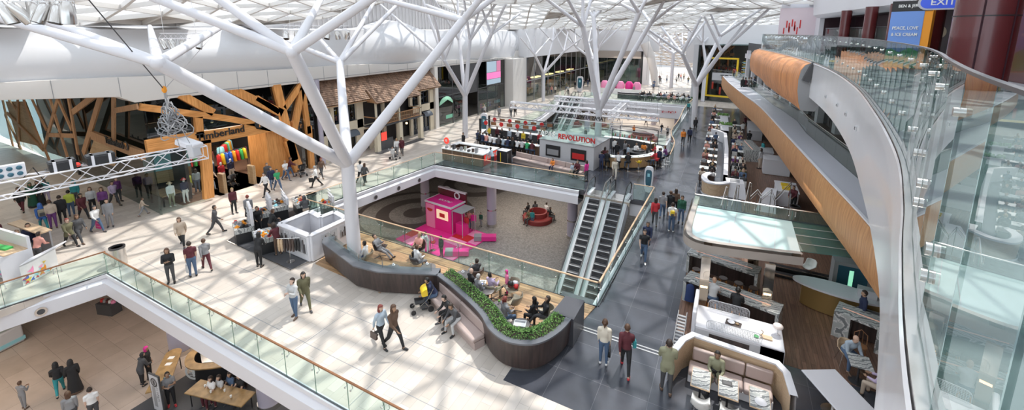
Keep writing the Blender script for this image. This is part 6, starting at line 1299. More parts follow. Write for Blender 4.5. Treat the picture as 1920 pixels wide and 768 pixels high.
barseg('counter_bar', [(-6.0, 40.6), (-8, 41.4), (-11, 41.2)], 'rear run of the oak counter bar beside the middle column', 'oakfront')
e = empty('round_grill', (-6.9, 37.3, 0), 0, 'round black grill table inside the oak counter bar', 'grill'); MB().lathe([(.9, 0), (.95, .9), (1.0, 1.0), (.9, 1.02)], n=28).build('drum', M['blk'], e); MB().lathe([(.5, 1.02), (.55, 1.1), (.3, 1.12)], n=22).build('hot_plate', M['steeldark'], e)
e = empty('bar_gantry', (-9.6, 38.6, 0), 0, 'steel bottle gantry over the oak counter bar', 'gantry')
for (x, y) in ((0, 0), (3.6, -.6), (0.3, 1.8), (3.9, 1.4)): MB().tube([(x, y, 0), (x, y, 2.4)], .04, 8).build('post', M['steeldark'], e)
MB().bar((0, 0, 2.4), (3.6, -.6, 2.4), .06).bar((.3, 1.8, 2.4), (3.9, 1.4, 2.4), .06).bar((0, 0, 1.8), (3.6, -.6, 1.8), .04).build('beam', M['steeldark'], e)
rnd = random.Random(12)
for k in range(16): MB().lathe([(.04, 0), (.045, .15), (.015, .2), (.015, .28)], (k*.22+.1, -.035*k, 1.82), 8).build('bottle', [M['green'], M['handrail'], M['cyan'], M['red']][k % 4], e)
bs = resample([Vector(p) for p in eb], .78)
sidx = 0; STOOLS = []
for a, b in zip(bs, bs[1:]):
    d = (b-a).normalized(); n = Vector((d.y, -d.x)); q = a+n*.5
    sidx += 1; c = 'yellow' if sidx == 6 else ('red' if sidx == 8 else 'blk')
    if sidx in (1, 2): continue
    shell_chair(q.x, q.y, math.atan2(-n.y, -n.x)-math.pi/2, f'{"bright yellow" if c == "yellow" else "red" if c == "red" else "black"} bar stool at the oak counter bar, {ordn[sidx-1]} round the curve', c, 'stool', name='bar_stool', hs_=.68, w=.2, back=.24, seat=.36, group='bar stools round the oak counter bar'); STOOLS.append((q.x, q.y, math.atan2(-n.y, -n.x)-math.pi/2, sidx))
rnd = random.Random(21)
for i in range(26):
    t = (i//2+.5)/13; side = i % 2
    if side: p0 = Vector(eb[int(t*(len(eb)-2))]); q0 = Vector(eb[int(t*(len(eb)-2))+1]); d = (q0-p0).normalized(); q = p0-Vector((d.y, -d.x))*rnd.uniform(.1, .4)
    else: q = Vector((lin(-21.2, -15.5, t), 35.0+rnd.uniform(-.1, .15)-.04*t))
    e = empty('dinner_plate', (q.x, q.y, 1.05), 0, f'small white plate of food on the {"oak" if side else "walnut"} counter top, {ordn[i//2]} from its {"grey kitchen" if side else "rounded"} end', 'plate', 'plates on the %s counter bar' % ('oak' if side else 'walnut'))
    MB().lathe([(.07, 0), (.13, .015), (.12, .018), (.06, .006)], n=14).build('plate_rim', M['white'], e); MB().ball((0, 0, .02), .06, 8, sc=(1, 1, .4)).build('food', [M['orange'], M['leafg'], M['red'], M['brownleather']][i % 4], e)
for i, (px, py, l) in enumerate([(1012, 252, 'pale slatted display rack on the lower floor beside the far escalator'), (1152, 262, 'pale slatted display rack beside the middle column on the lower floor')]):
    p = P(px, py, ZC); e = empty('slatted_rack', (p.x, p.y, ZC), 0, l, 'rack'); 
    for k in range(9): MB().b2(-.9, .06*k, .2+.3*k, .9, .2+.06*k, .26+.3*k).build('slat', M['lgrey'], e)
    for x in (-.9, .9): MB().bar((x, 0, 0), (x, .6, 2.9), .06).build('upright', M['white'], e)
for (px, py, r, l, m) in [(1075, 236, 1.6, 'round dark red sofa by the foot of the far escalators', 'maroon'), (1125, 240, 1.7, 'dark round counter on the lower floor behind the middle column', 'brownfront'), (1205, 262, 2.3, 'curved red and oak stall on the near edge of the ringed lower floor', 'sofared')]:
    p = P(px, py, ZC); round_sofa(p.x, p.y, ZC, r*.92, l, m)
e = empty('curved_black_counter', (-15.3, 73.4, 0), 0, 'curved black counter at the head of the dark far cafe', 'counter'); MB().sweep(crom([(-2.2, 1.0), (-2.4, .2), (-1.6, -.4), (.5, -.2), (1.6, 0)], 4), [(0, 0), (0, 1.05), (-.5, 1.05), (-.5, 0)]).build('counter_body', M['blk'], e); MB().sweep(crom([(-2.2, 1.0), (-2.4, .2), (-1.6, -.4), (.5, -.2), (1.6, 0)], 4), [(.03, 1.05), (.03, 1.1), (-.53, 1.1)]).build('counter_top', M['grey'], e)
for i in range(9):
    for j in range(2):
        x = -13.6+i*.92; y = 73.0+j*1.7
        e = empty('dark_table', (x, y, 0), 0, f'dark square table of the far cafe, {ordn[i]} along its {"front" if j == 0 else "rear"} row', 'table', 'dark tables of the far cafe'); MB().b2(-.35, -.35, .72, .35, .35, .76).build('table_top', M['blk'] if (i+j) % 3 else M['lgrey'], e); MB().b2(-.04, -.04, 0, .04, .04, .72).build('pedestal', M['blk'], e)
struct(MB().b2(-14.4, 75.4, 0, -5.6, 75.6, .75).build('trim_31', M['leafd']))
e = empty('magenta_stand', (-21.5, 79, 0), 0, 'magenta round promotional stand far along the pale floor', 'stand')
for k in range(5): MB().lathe([(.6, 0), (.75, 1.2), (.7, 1.9), (.4, 2.3)], (k*1.5, .4*(k % 2), 0), 14).build('pink_pod', M['pink'] if k % 2 else M['pinkl'], e)
MB().b2(-.8, -.8, 0, 7, -.5, 1.0).build('front_counter', M['paper'], e)
struct(MB().b2(-46, 84, 0.0, -8.5, 86, .02).build('trim_32', M['cyan'])) if False else None
strokes(9, .35, M['red'], empty('fascia_lettering', (-8.6, 70.35, -1.2), 0, 'small red lettering on the wide white fascia of the far opening', 'sign'), (0, 0, 0)); strokes(18, .35, M['grey'], empty('fascia_lettering', (-14.2, 70.35, -1.1), 0, 'grey lettering on the wide white fascia of the far opening', 'sign'), (0, 0, 0))
st = empty('swimwear_stall', (-28.3, 5.9, 0), -.12, 'stall with white banner of colourful splashes and shelves of flip-flops, at the left balustrade', 'stall'); 
st.location = (-28.5, 5.6, 0)
stp = lambda px, py, z: P(px, py, z)-Vector((-28.5, 5.6, 0))
st.rotation_euler.z = 0
a, b_, c_ = stp(38, 540, 0), stp(112, 500, 0), stp(110, 458, 1.0)
A_, B_ = stp(44, 535, .05), stp(110, 498, .05)
A_ = Vector((A_.x, A_.y, .03)); B_ = Vector((B_.x, B_.y, .03))
fb = MB(); n = 10
pts = []
for k in range(n+1):
    t = k/n; q = A_.lerp(B_, t); pts.append(Vector((q.x+.15*math.sin(t*3.14), q.y-.10*math.sin(t*3.14), 0)))
for p_, q_ in zip(pts, pts[1:]): fb.quad((p_.x, p_.y, .03), (q_.x, q_.y, .03), (q_.x, q_.y, 1.0), (p_.x, p_.y, 1.0))
fb.build('white_banner', M['paper'], st)
dd_ = (B_-A_).normalized(); nn_ = Vector((dd_.y, -dd_.x, 0)); L_ = (B_-A_).length
spl = random.Random(9)
for k in range(22):
    t = spl.uniform(.12, .9); i = min(n-1, int(t*n)); q = pts[i].lerp(pts[i+1], t*n-i)+nn_*.012; z = spl.uniform(.15, .8)*(.6+.4*t); b = MB(); m_ = 7; r1 = spl.uniform(.05, .16); a0 = spl.uniform(0, 3)
    b.add([tuple(q+dd_*(r1*(1.4 if j % 2 else .5)*math.cos(a0+2*math.pi*j/m_))+Vector((0, 0, z+r1*(1.2 if j % 2 else .5)*math.sin(a0+2*math.pi*j/m_)))+nn_*.0005*k) for j in range(m_)], [tuple(range(m_))]); b.build('colour_splash', M[['yellow', 'red', 'cyan', 'orange', 'blue', 'pinkl'][k % 6]], st)
MB().prism([(p.x, p.y) for p in pts]+[(B_.x-.5, B_.y+.55), (A_.x-.55, A_.y+.5)], .95, 1.02).build('counter_top', M['white'], st)
for (px0, py0, px1, py1, z) in [(0, 505, 42, 468, 1.3)]:
    s0, s1 = Vector((-3.9, -.75, 0)), Vector((-.15, -.25, 0))
    MB().bar((s0.x, s0.y+.5, .95), (s1.x, s1.y+.5, .95), .12, 1.9).build('stock_unit', M['white'], st); MB().bar((s0.x, s0.y+.1, 1.32), (s1.x, s1.y+.1, 1.32), .9, .05).build('shelf_top', M['veneer'], st)
    for k in range(3): MB().bar((s0.x, s0.y-.28, .25+.38*k), (s1.x, s1.y-.28, .25+.38*k), .3, .03).build('shelf', M['white'], st)
    MB().bar((s1.x, s1.y-.5, .65), (s1.x, s1.y+.55, .65), .05, 1.3).build('side_frame', M['white'], st)
    MB().bar((s0.x+1.2, s0.y+.0, 1.38), (s1.x-.6, s1.y+.0, 1.38), .28, .10).build('green_crate', M['green'], st)
cols = ['red', 'blue', 'yellow', 'pink', 'green', 'cyan', 'blk', 'white', 'orange']
sp = random.Random(4); fi = 0
for r_ in range(3):
    for k in range(12):
        t = (k+.5)/12; q = Vector((-28.5, 5.6, 0))+s0.lerp(s1, t)
        e = empty('flip_flop', (q.x, q.y-.42, .30+.38*r_), -.02, None, None); tag(e, f'{cols[(k*5+r_*3) % 9].replace("blk", "black")} flip-flop on the {["lowest", "middle", "top"][r_]} shelf of the swimwear stall, {ordn[11-k]} from its white banner', 'flip-flop', 'flip-flops on the stall shelves'); m_ = cols[(k*5+r_*3) % 9]
        MB().prism([(x_*.075*(1.0 if y_ > 0 else .85), y_*.14+.14) for x_, y_ in [(math.cos(a_), math.sin(a_)) for a_ in [2*math.pi*j/12 for j in range(12)]]], 0, .02).build('sole', M[m_], e).rotation_euler = (1.25, 0, 0)
        MB().tube([(-.06, -.03, .12), (0, -.07, .2), (.06, -.03, .12)], .012, 5).build('strap', M[cols[(k+r_*2+1) % 9]], e)
MB().bar((-4.2, .75, 1.55), (-1.1, 1.05, 1.55), .5, .06).build('rear_shelf', M['veneer'], st); MB().bar((-4.2, .9, .8), (-1.1, 1.2, .8), .06, 1.5).build('rear_panel', M['grey'], st)
e = empty('menu_standee', tuple(P(300, 770, LOW)), .12, 'tall grey standing board with a round logo and vertical lettering, by the lower coffee bar', 'sign')
hgt = 1.9
MB().b2(-.36, -.03, 0, .36, .03, hgt).build('dark_frame', M['dgrey'], e); MB().b2(-.31, -.04, .05, .31, -.03, hgt-.05).build('grey_panel', M['lgrey'], e)
def siren(par, loc, r, m='blk', rot=None):
    n = 28; b = MB()
    for k in range(n):
        a, c = 2*math.pi*k/n, 2*math.pi*(k+1)/n; b.add([(r*math.cos(a), 0, r*math.sin(a)), (r*math.cos(c), 0, r*math.sin(c)), (.72*r*math.cos(c), 0, .72*r*math.sin(c)), (.72*r*math.cos(a), 0, .72*r*math.sin(a))], [(0, 1, 2, 3)])
    for k in range(5): z = -.5+.22*k; b.add([(-.5*r, 0, z*r), (.5*r, 0, z*r+.08*r), (.5*r, 0, z*r+.18*r), (-.5*r, 0, z*r+.1*r)], [(0, 1, 2, 3)])
    b.add([(-.12*r, -.001, -.6*r), (.12*r, -.001, -.6*r), (.16*r, -.001, .5*r), (-.16*r, -.001, .5*r)], [(0, 1, 2, 3)]); o = b.build('round_logo', M[m], par, loc)
    if rot: o.rotation_euler = rot
    return o
siren(e, (0, -.045, hgt-.38), .22); strokes(8, .16, M['grey'], e, (.14, -.035, .95), (math.pi/2, math.pi/2, 0)); MB().b2(-.2, -.043, .25, .02, -.04, 1.3).build('small_print', M['grey'], e)
tp_ = [P(*p, -4.55) for p in [(328, 655), (333, 668), (300, 715), (298, 738), (280, 722), (288, 690)]]
e = empty('sharing_table', (tp_[0].x, tp_[0].y, LOW), 0, 'long curved wooden sharing table by the lower coffee bar, with papers on it', 'table'); z0 = .92
c0, c1 = P(325, 662, -4.55), P(297, 725, -4.55); dv = (c1-c0); Lv = dv.length; dv.normalize(); nv = Vector((dv.y, -dv.x, 0)); o_ = Vector((tp_[0].x, tp_[0].y, -4.55))
ply = []
for k in range(9): a = math.pi*k/8; q = c0+dv*(-.35*math.sin(a))+nv*(.34*math.cos(a)); ply.append(q-o_)
for k in range(5): a = math.pi+math.pi*k/4; q = c1+dv*(.2)+nv*(.42*math.cos(a)); ply.append(q-o_)
MB().prism([(q.x, q.y) for q in ply], z0, z0+.05).build('table_top', M['plankwall'] if False else mat('honey_wood', (.36, .22, .09), .4, noise=.3, nscale=3), e)
for k in (0.0, .95):
    for s_ in (-.22, .22): q = c0+dv*(Lv*k)+nv*s_-o_; MB().tube([(q.x, q.y, 0), (q.x, q.y, z0)], .025, 8).build('leg', M['blk'], e)
for t in (.15, .35): q = c0+dv*(Lv*t)-o_; MB().box((q.x, q.y, z0+.055), (.26, .18, .006), .6).build('paper', M['paper'], e)
c0 = P(385, 700, LOW); e = empty('curved_coffee_bar', (c0.x, c0.y, LOW), 0, 'curved black coffee bar with wooden top and white logo on the lower floor', 'counter')
bp_ = crom([(2.2, 1.0), (1.0, -.05), (.2, -.45), (-.5, -.1), (-.62, .7), (-.3, 1.6)], 5)
MB().sweep(bp_[::-1] if False else bp_, [(0, .98), (-.04, .0)]).build('black_front', M['blk'], e); MB().sweep(bp_, [(.06, .98), (.06, 1.04), (-.32, 1.04), (-.32, .98)]).build('counter_top', bpy.data.materials['honey_wood'], e)
MB().prism([(-.45, .1), (.3, -.2), (1.2, .4), (1.0, 1.2), (-.2, 1.2)], .85, .9).build('inner_worktop', M['steel'], e)
for k in range(7): MB().lathe([(.05, .9), (.06, 1.05), (.05, 1.12)], (-.15+.17*k, .25+.1*(k % 3), 0), 10).build('jug', M['white'] if k % 2 else M['steeldark'], e)
siren(e, (.05, -.50, .5), .42, 'paper', (0, 0, .45))
e = empty('communal_table', tuple(P(415, 762, LOW)), .25, 'long wooden communal table at the bottom edge, under the lower coffee bar customers', 'table'); MB().b2(-1.5, -.4, .72, 1.6, .4, .77).build('table_top', bpy.data.materials['honey_wood'], e)
for sx in (-1.3, 1.4):
    for sy in (-.3, .3): MB().tube([(sx, sy, 0), (sx, sy, .72)], .025, 6).build('leg', M['blk'], e)
for k in range(4): p = (-.9+.55*k, .1*(-1)**k, .77); MB().lathe([(.035, 0), (.045, .1)], p, 10).build('cup', M['paper'], e)
p = P(10, 655, LOW); e = empty('display_counter', (p.x-.8, p.y, LOW), .2, 'pale display counter with teal stripe at the left edge of the lower floor', 'counter'); MB().b2(-1.5, -1.2, .02, .9, .6, 1.0).build('counter_body', M['lgrey'], e, bevel=.08); MB().b2(-1.5, -1.22, .15, .92, .62, .35).build('teal_stripe', M['cyan'], e); MB().b2(-1.4, -1.1, 1.0, .8, .5, 1.5).build('glass_case', M['glassclear'], e)
e = empty('floor_mat_stand', tuple(P(205, 585, LOW)), .3, 'dark stand with red goods under the corner of the opening on the lower floor', 'stand'); MB().b2(-.5, -.3, 0, .6, .3, .7).build('stand_body', M['dgrey'], e); 
for k in range(5): MB().lathe([(.12, .7), (.1, .85)], (-.35+.2*k, 0, 0), 8).build('goods', M[['red', 'grey', 'maroon', 'paper', 'pinkl'][k]], e)
def attrmat(name, attr, rough=.75, dim=1.0):
    m, nt, b = nm(name); a = nt.nodes.new('ShaderNodeAttribute'); a.attribute_type = 'OBJECT'; a.attribute_name = attr
    nt.links.new(a.outputs['Color'], b.inputs['Base Color']); b.inputs['Roughness'].default_value = rough; return m
MS, MT, MBt, MH, MSh = (attrmat('skin_tone', 'c_skin', .55), attrmat('top_fabric', 'c_top'), attrmat('trouser_fabric', 'c_bot'), attrmat('hair_colour', 'c_hair', .6), attrmat('shoe_colour', 'c_shoe', .5))
MEYE = mat('eye_dark', (.03, .02, .02), .3); MLIP = mat('lip', (.35, .12, .10), .5)
MP = [MS, MT, MBt, MH, MSh, MEYE, MLIP]
def dirv(a, side=0, abd=0): return Vector((side*math.sin(abd), math.sin(a)*math.cos(abd), -math.cos(a)*math.cos(abd)))
def make_pose(name, hip=(.0, .0), knee=(.05, .05), arm=((0, .12, .15), (0, .12, .15)), lean=0.0, seat=None, robe=False, headp=0.0, splay=.04, foot=None, back=0):
    """one body from joints: left first; angles forward positive. Returns mesh data for body, garments, hair"""
    rt = Matrix.Rotation(-lean, 3, 'X'); pel = Vector((0, 0, 0))
    up = lambda v: rt @ Vector(v)
    J = {'pel': pel, 'sp': up((0, .0, .14)), 'ch': up((0, .015, .34)), 'nb': up((0, .0, .50)), 'nk': up((0, .012, .56))}
    hr = rt @ Matrix.Rotation(lean*.6-headp, 3, 'X')
    J['jaw'] = J['nk']+hr @ Vector((0, .035, .055)); J['hm'] = J['nk']+hr @ Vector((0, .018, .125)); J['cr'] = J['nk']+hr @ Vector((0, .0, .19))
    bones = []; 
    B = lambda a, b, ra, rb, reg, sx=1, sy=1: bones.append((Vector(a), Vector(b), ra, rb, reg, sx, sy))
    B(J['pel'], J['sp'], .145, .125, 'pelvis', 1.12, .82); B(J['sp'], J['ch'], .125, .155, 'torso', 1.12, .76); B(J['ch'], J['nb'], .15, .085, 'torso', 1.15, .72); B(J['nb'], J['nk'], .058, .052, 'neck'); B(J['nk'], J['jaw'], .055, .058, 'head')
    feet = []
    for i, s in ((0, -1), (1, 1)):
        h0 = Vector((s*.085, 0, -.03)); d = dirv(hip[i], s, splay); k0 = h0+d*.42; d2 = dirv(hip[i]-knee[i], s, splay*.3); a0 = k0+d2*.40
        B(h0, k0, .092, .060, 'thigh'); B(k0, a0, .058, .038, 'calf')
        fp = (hip[i]-knee[i])*.55 if seat is None else 0
        if foot: fp = foot[i]
        f = Vector((s*.02, math.cos(fp)*.15, -.045+math.sin(fp)*-.0-abs(math.sin(fp))*.05*(1 if fp < 0 else -1))); B(a0+Vector((0, -.03, -.03)), a0+f, .042, .034, 'foot'); feet.append(min((a0+f).z, a0.z-.03)-.036)
        p, ab, el = arm[i]; sh = up((s*.175, 0, .435)); da = dirv(p-lean, s, ab); e0 = sh+da*.28; inn = Vector((-s*min(.9, el*.42), 0, 0)); db = (dirv(p-lean+el, s, ab*.5)+inn).normalized(); w0 = e0+db*.25
        B(up((s*.10, 0, .44)), sh, .07, .062, 'torso'); B(sh, e0, .058, .041, 'uarm'); B(e0, w0, .040, .027, 'farm'); B(w0, w0+db*.085, .030, .032, 'hand', 1, .5)
        J[('wr', i)] = w0; J[('hd', i)] = db; J[('sd', i)] = s
    z0 = -min(feet) if seat is None else seat+.115
    if seat is not None and back: pass
    b = MB()
    for a, c, ra, rb, reg, sx, sy in bones:
        n = 12; t = (c-a); L = t.length; t.normalize(); u = Vector((1, 0, 0)) if abs(t.x) < .9 else Vector((0, 1, 0)); sd = (u-t*t.dot(u)).normalized(); q = t.cross(sd)
        rings = [(-ra*.75, ra*.55), (-ra*.35, ra*.9)]+[(L*k/3, lin(ra, rb, k/3)) for k in range(4)]+[(L+rb*.4, rb*.9), (L+rb*.8, rb*.55)]
        base = len(b.v)
        for (l, r) in rings:
            for j in range(n): an = 2*math.pi*j/n; b.v.append(tuple(a+t*l+sd*(r*sx*math.cos(an))+q*(r*sy*math.sin(an))))
        for k in range(len(rings)-1):
            for j in range(n): b.f.append((base+k*n+j, base+k*n+(j+1) % n, base+(k+1)*n+(j+1) % n, base+(k+1)*n+j)); b.m.append(0)
        b.f.append(tuple(base+j for j in range(n))[::-1]); b.m.append(0); b.f.append(tuple(base+(len(rings)-1)*n+j for j in range(n))); b.m.append(0)
    def hball(c, r, sc): 
        s0 = len(b.v); b.ball((0, 0, 0), r, 16, sc=sc); b.v[s0:] = [tuple(J['hm']+hr @ (Vector(v)+Vector(c))) for v in b.v[s0:]]
    hball((0, -.004, .012), .1, (.78, .95, 1.08)); hball((0, .03, -.045), .07, (.80, .90, .85)); hball((0, .098, -.015), .02, (.7, .9, 1.3))
    for s in (-1, 1): hball((s*.08, -.005, -.008), .026, (.4, .8, 1.2))
    if robe:
        zz = -z0
        for k in range(5): pass
        s0 = len(b.v); b.lathe([(.13, .05), (.17, -.15), (.21, -.45), (.26, zz+.06), (.25, zz+.04)], n=20, sx=1, sy=.85)
    me = b.mesh('tmp', [MS]); o = bpy.data.objects.new('tmp', me); COL.objects.link(o)
    r_ = o.modifiers.new('r', 'REMESH'); r_.mode = 'VOXEL'; r_.voxel_size = .021
    sm_ = o.modifiers.new('s', 'SMOOTH'); sm_.factor = .5; sm_.iterations = 2
    dg = bpy.context.evaluated_depsgraph_get(); dg.update(); ev = bpy.data.meshes.new_from_object(o.evaluated_get(dg)); bpy.data.objects.remove(o)
    V = [v.co.copy() for v in ev.vertices]; N = [v.normal.copy() for v in ev.vertices]; F = [tuple(p.vertices) for p in ev.polygons]
    def region(c):
        best, br = 9, 'torso'
        if (c-J['hm']).length < .135 and (hr.transposed() @ (c-J['hm'])).z > -.11: return 'head', 0
        for a, q, ra, rb, reg, sx, sy in bones:
            ab = q-a; t = max(0, min(1, (c-a).dot(ab)/ab.length_squared)); dd = (c-(a+ab*t)).length/lin(ra, rb, t)
            if dd < best: best, br, bt = dd, reg, t
        return br, bt
    reg = []
    for f in F:
        c = sum((V[i] for i in f), Vector())/len(f); r, t = region(c)
        if r == 'head':
            l = hr.transposed() @ (c-J['hm'])
            hairy = (l.z > .055 or (l.y < .012 and l.z > -.075)) and not (abs(l.x) > .082 and l.z < .02)
            r = 'hairs' if hairy and not (l.y > .06 and l.z < .062) else 'face'
        reg.append((r, t, c))
    out = {}
    off = Vector((0, 0, z0))
    def sub(pred, d, mi, b_):
        mp = {}; 
        for f, (r, t, c) in zip(F, reg):
            if pred(r, t, c):
                g = []
                for i in f:
                    if i not in mp: mp[i] = len(b_.v); b_.v.append(tuple(V[i]+N[i]*d+off))
                    g.append(mp[i])
                b_.f.append(tuple(g)); b_.m.append(mi)
    b0 = MB(); b0.v = [tuple(v+off) for v in V]; b0.f = list(F); b0.m = [0]*len(F)
    for s in (-1, 1):
        c = J['hm']+hr @ Vector((s*.03, .083, .008))+off; b0.ball(c, .009, 6, 5)
    c = J['hm']+hr @ Vector((0, .088, -.055))+off; b0.ball(c, .012, 8, 6, (1.7, .5, .45))
    for i in (0, 1):
        w, d, s = J[('wr', i)], J[('hd', i)], J[('sd', i)]; nrm = Vector((s, 0, 0)); nrm = (nrm-d*nrm.dot(d)).normalized(); wd = d.cross(nrm)
        for k in range(4):
            r0 = w+d*.085+wd*((k-1.5)*.016); L = (.062, .072, .067, .050)[k]; c1 = r0+d*L*.5-nrm*.004; c2 = c1+(d*.8-nrm*.6)*L*.55; b0.tube([r0-d*.03+off, r0+off, c1+off, c2+off], [.009, .0085, .0075, .006], 6)
        r0 = w+d*.035+wd*.024; b0.tube([r0-wd*.01+off, r0+(wd*.7+d*.7)*.03+off, r0+(wd*.45+d)*.055-nrm*.012+off], [.011, .009, .007], 6)
    out['body'] = b0.mesh('body', MP, True)
    isr = lambda *rs: (lambda r, t, c: r in rs)
    def G(key, parts, nmz):
        b_ = MB()
        for pred, d, mi in parts: sub(pred, d, mi, b_)
        out[key] = b_.mesh(nmz, MP, True); return out[key]
    tee = lambda r, t, c: r in ('torso',) or (r == 'uarm' and t < .62) or (r == 'pelvis' and t > .35)
    lng = lambda r, t, c: r in ('torso', 'uarm', 'farm') or (r == 'pelvis' and t > .1)
    coat = lambda r, t, c: r in ('torso', 'uarm', 'farm', 'pelvis') or (r == 'thigh' and t < .45) 
    trs = lambda r, t, c: r in ('pelvis', 'thigh') or (r == 'calf' and t < .95)
    shp = isr('foot')
    if robe: coat = lambda r, t, c: r not in ('face', 'hairs', 'hand', 'neck', 'foot')
    G('tee', [(tee, .012, 1)], 'top'); G('long', [(lng, .013, 1)], 'top'); G('coat', [(coat, .022, 1)], 'coat'); G('trousers', [(trs, .008, 2)], 'trousers'); G('shoes', [(shp, .008, 4)], 'shoes'); 
    def hairm(kind):
        b_ = MB(); sub(isr('hairs'), .014 if kind == 'short' else .022, 3, b_)
        def hb_(c, r, sc): s0 = len(b_.v); b_.ball((0, 0, 0), r, 12, 3, sc); b_.v[s0:] = [tuple(J['hm']+hr @ (Vector(v)+Vector(c))+off) for v in b_.v[s0:]]
        if kind == 'long': hb_((0, -.065, -.10), .1, (.95, .45, 1.75)); hb_((.065, -.02, -.09), .06, (.5, .9, 1.9)); hb_((-.065, -.02, -.09), .06, (.5, .9, 1.9))
        if kind == 'bun': hb_((0, -.11, .03), .045, (1, 1, 1)); hb_((0, -.12, -.06), .03, (.8, .7, 3))
        if kind == 'scarf': sub(lambda r, t, c: r in ('neck',), .03, 3, b_); hb_((0, -.04, -.08), .12, (.95, .6, 1.2))
        return b_.mesh('hair' if kind != 'scarf' else 'headscarf', MP, True)
    for k in ('short', 'long', 'bun', 'scarf'): out['h_'+k] = hairm(k)
    for cl in ('tee', 'long', 'coat'):
        for hk_ in ('short', 'long'):
            b_ = MB(); b_.v = [tuple(v+off) for v in V]; b_.f = list(F)
            pt = {'tee': tee, 'long': lng, 'coat': coat}[cl]
            b_.m = [1 if pt(*r) else 2 if trs(*r) else 4 if r[0] == 'foot' else 3 if r[0] == 'hairs' else 0 for r in reg]
            if hk_ == 'long':
                s0 = len(b_.v); b_.ball((0, 0, 0), .1, 10, 3, (.95, .55, 1.8)); b_.v[s0:] = [tuple(J['hm']+hr @ (Vector(v)+Vector((0, -.055, -.07)))+off) for v in b_.v[s0:]]
            out['far_'+cl+'_'+hk_] = b_.mesh('person', MP, True)
    bpy.data.meshes.remove(ev)
    out['wr'] = [J[('wr', 0)]+J[('hd', 0)]*.10+off, J[('wr', 1)]+J[('hd', 1)]*.10+off]; out['sh'] = up((0, -.09, .30))+off
    return out
PO = {}
PD = {
 'stand': dict(hip=(.03, -.03), knee=(.03, .03), arm=((.0, .10, .25), (.0, .10, .2))),
 'walk': dict(hip=(.48, -.36), knee=(.18, .34), arm=((-.42, .10, .25), (.42, .10, .5)), lean=.04),
 'walk2': dict(hip=(-.40, .42), knee=(.62, .10), arm=((.36, .12, .5), (-.36, .12, .2)), lean=.04),
 'phone': dict(hip=(.10, -.08), knee=(.05, .10), arm=((.45, .12, 1.75), (.40, .12, 1.5)), headp=-.30),
 'fold': dict(hip=(.05, -.05), knee=(.05, .05), arm=((.35, .14, 1.6), (.35, .14, 1.6))),
 'push': dict(hip=(.36, -.32), knee=(.15, .30), arm=((.75, .08, .55), (.75, .08, .55)), lean=.12),
 'browse': dict(hip=(.06, -.02), knee=(.06, .06), arm=((.8, .12, .7), (.6, .12, .9)), lean=.32, headp=-.2),
 'robe': dict(hip=(.12, -.1), knee=(.08, .1), arm=((.1, .14, .5), (.1, .14, .4)), robe=True),
 'sit': dict(hip=(1.45, 1.40), knee=(1.42, 1.45), arm=((.45, .14, 1.0), (.45, .14, 1.1)), lean=.06, seat=.44, splay=.16, headp=-.1),
 'sitlean': dict(hip=(1.48, 1.40), knee=(1.55, 1.30), arm=((.9, .14, .75), (.9, .14, .9)), lean=.50, seat=.44, splay=.22, headp=-.1),
 'recline': dict(hip=(1.25, 1.30), knee=(.45, .62), arm=((.35, .14, 1.5), (.30, .14, 1.4)), lean=-.42, seat=.40, splay=.05, headp=-.35, foot=(.9, .9)),
 'cross': dict(hip=(1.75, 1.38), knee=(1.15, 1.35), arm=((.5, .14, 1.25), (.5, .14, 1.25)), lean=-.12, seat=.42, splay=.02, headp=-.3),
 'bar': dict(hip=(1.25, 1.15), knee=(1.35, 1.30), arm=((.8, .14, .95), (.7, .14, 1.1)), lean=.22, seat=.72, splay=.14),
}
for k, v in PD.items(): PO[k] = make_pose(k, **v)
CN = {'black': (.018, .018, .02), 'white': (.78, .77, .76), 'grey': (.26, .26, .27), 'pale grey': (.52, .52, .52), 'dark grey': (.07, .07, .075), 'navy': (.022, .03, .075), 'blue': (.05, .14, .42), 'pale blue': (.42, .50, .58), 'denim': (.08, .13, .22),
      'red': (.50, .03, .04), 'maroon': (.10, .018, .026), 'pink': (.75, .20, .36), 'magenta': (.70, .03, .28), 'orange': (.80, .25, .04), 'yellow': (.78, .58, .05), 'lime': (.48, .55, .08), 'green': (.04, .36, .14), 'dark green': (.02, .10, .06), 'olive': (.14, .13, .07),
      'brown': (.12, .07, .045), 'beige': (.52, .42, .33), 'cream': (.66, .60, .50), 'purple': (.14, .04, .17), 'lilac': (.52, .42, .58), 'teal': (.03, .26, .28), 'khaki': (.26, .26, .17), 'salmon': (.72, .34, .28)}
HC = {'black': (.012, .010, .009), 'dark': (.035, .022, .016), 'brown': (.09, .045, .025), 'fair': (.36, .24, .12), 'grey': (.38, .37, .36), 'red': (.20, .04, .03), 'none': None}
SK = [(.62, .40, .29), (.50, .31, .21), (.68, .46, .36), (.28, .16, .10), (.42, .25, .16)]
prnd = random.Random(77)
_lab = {}
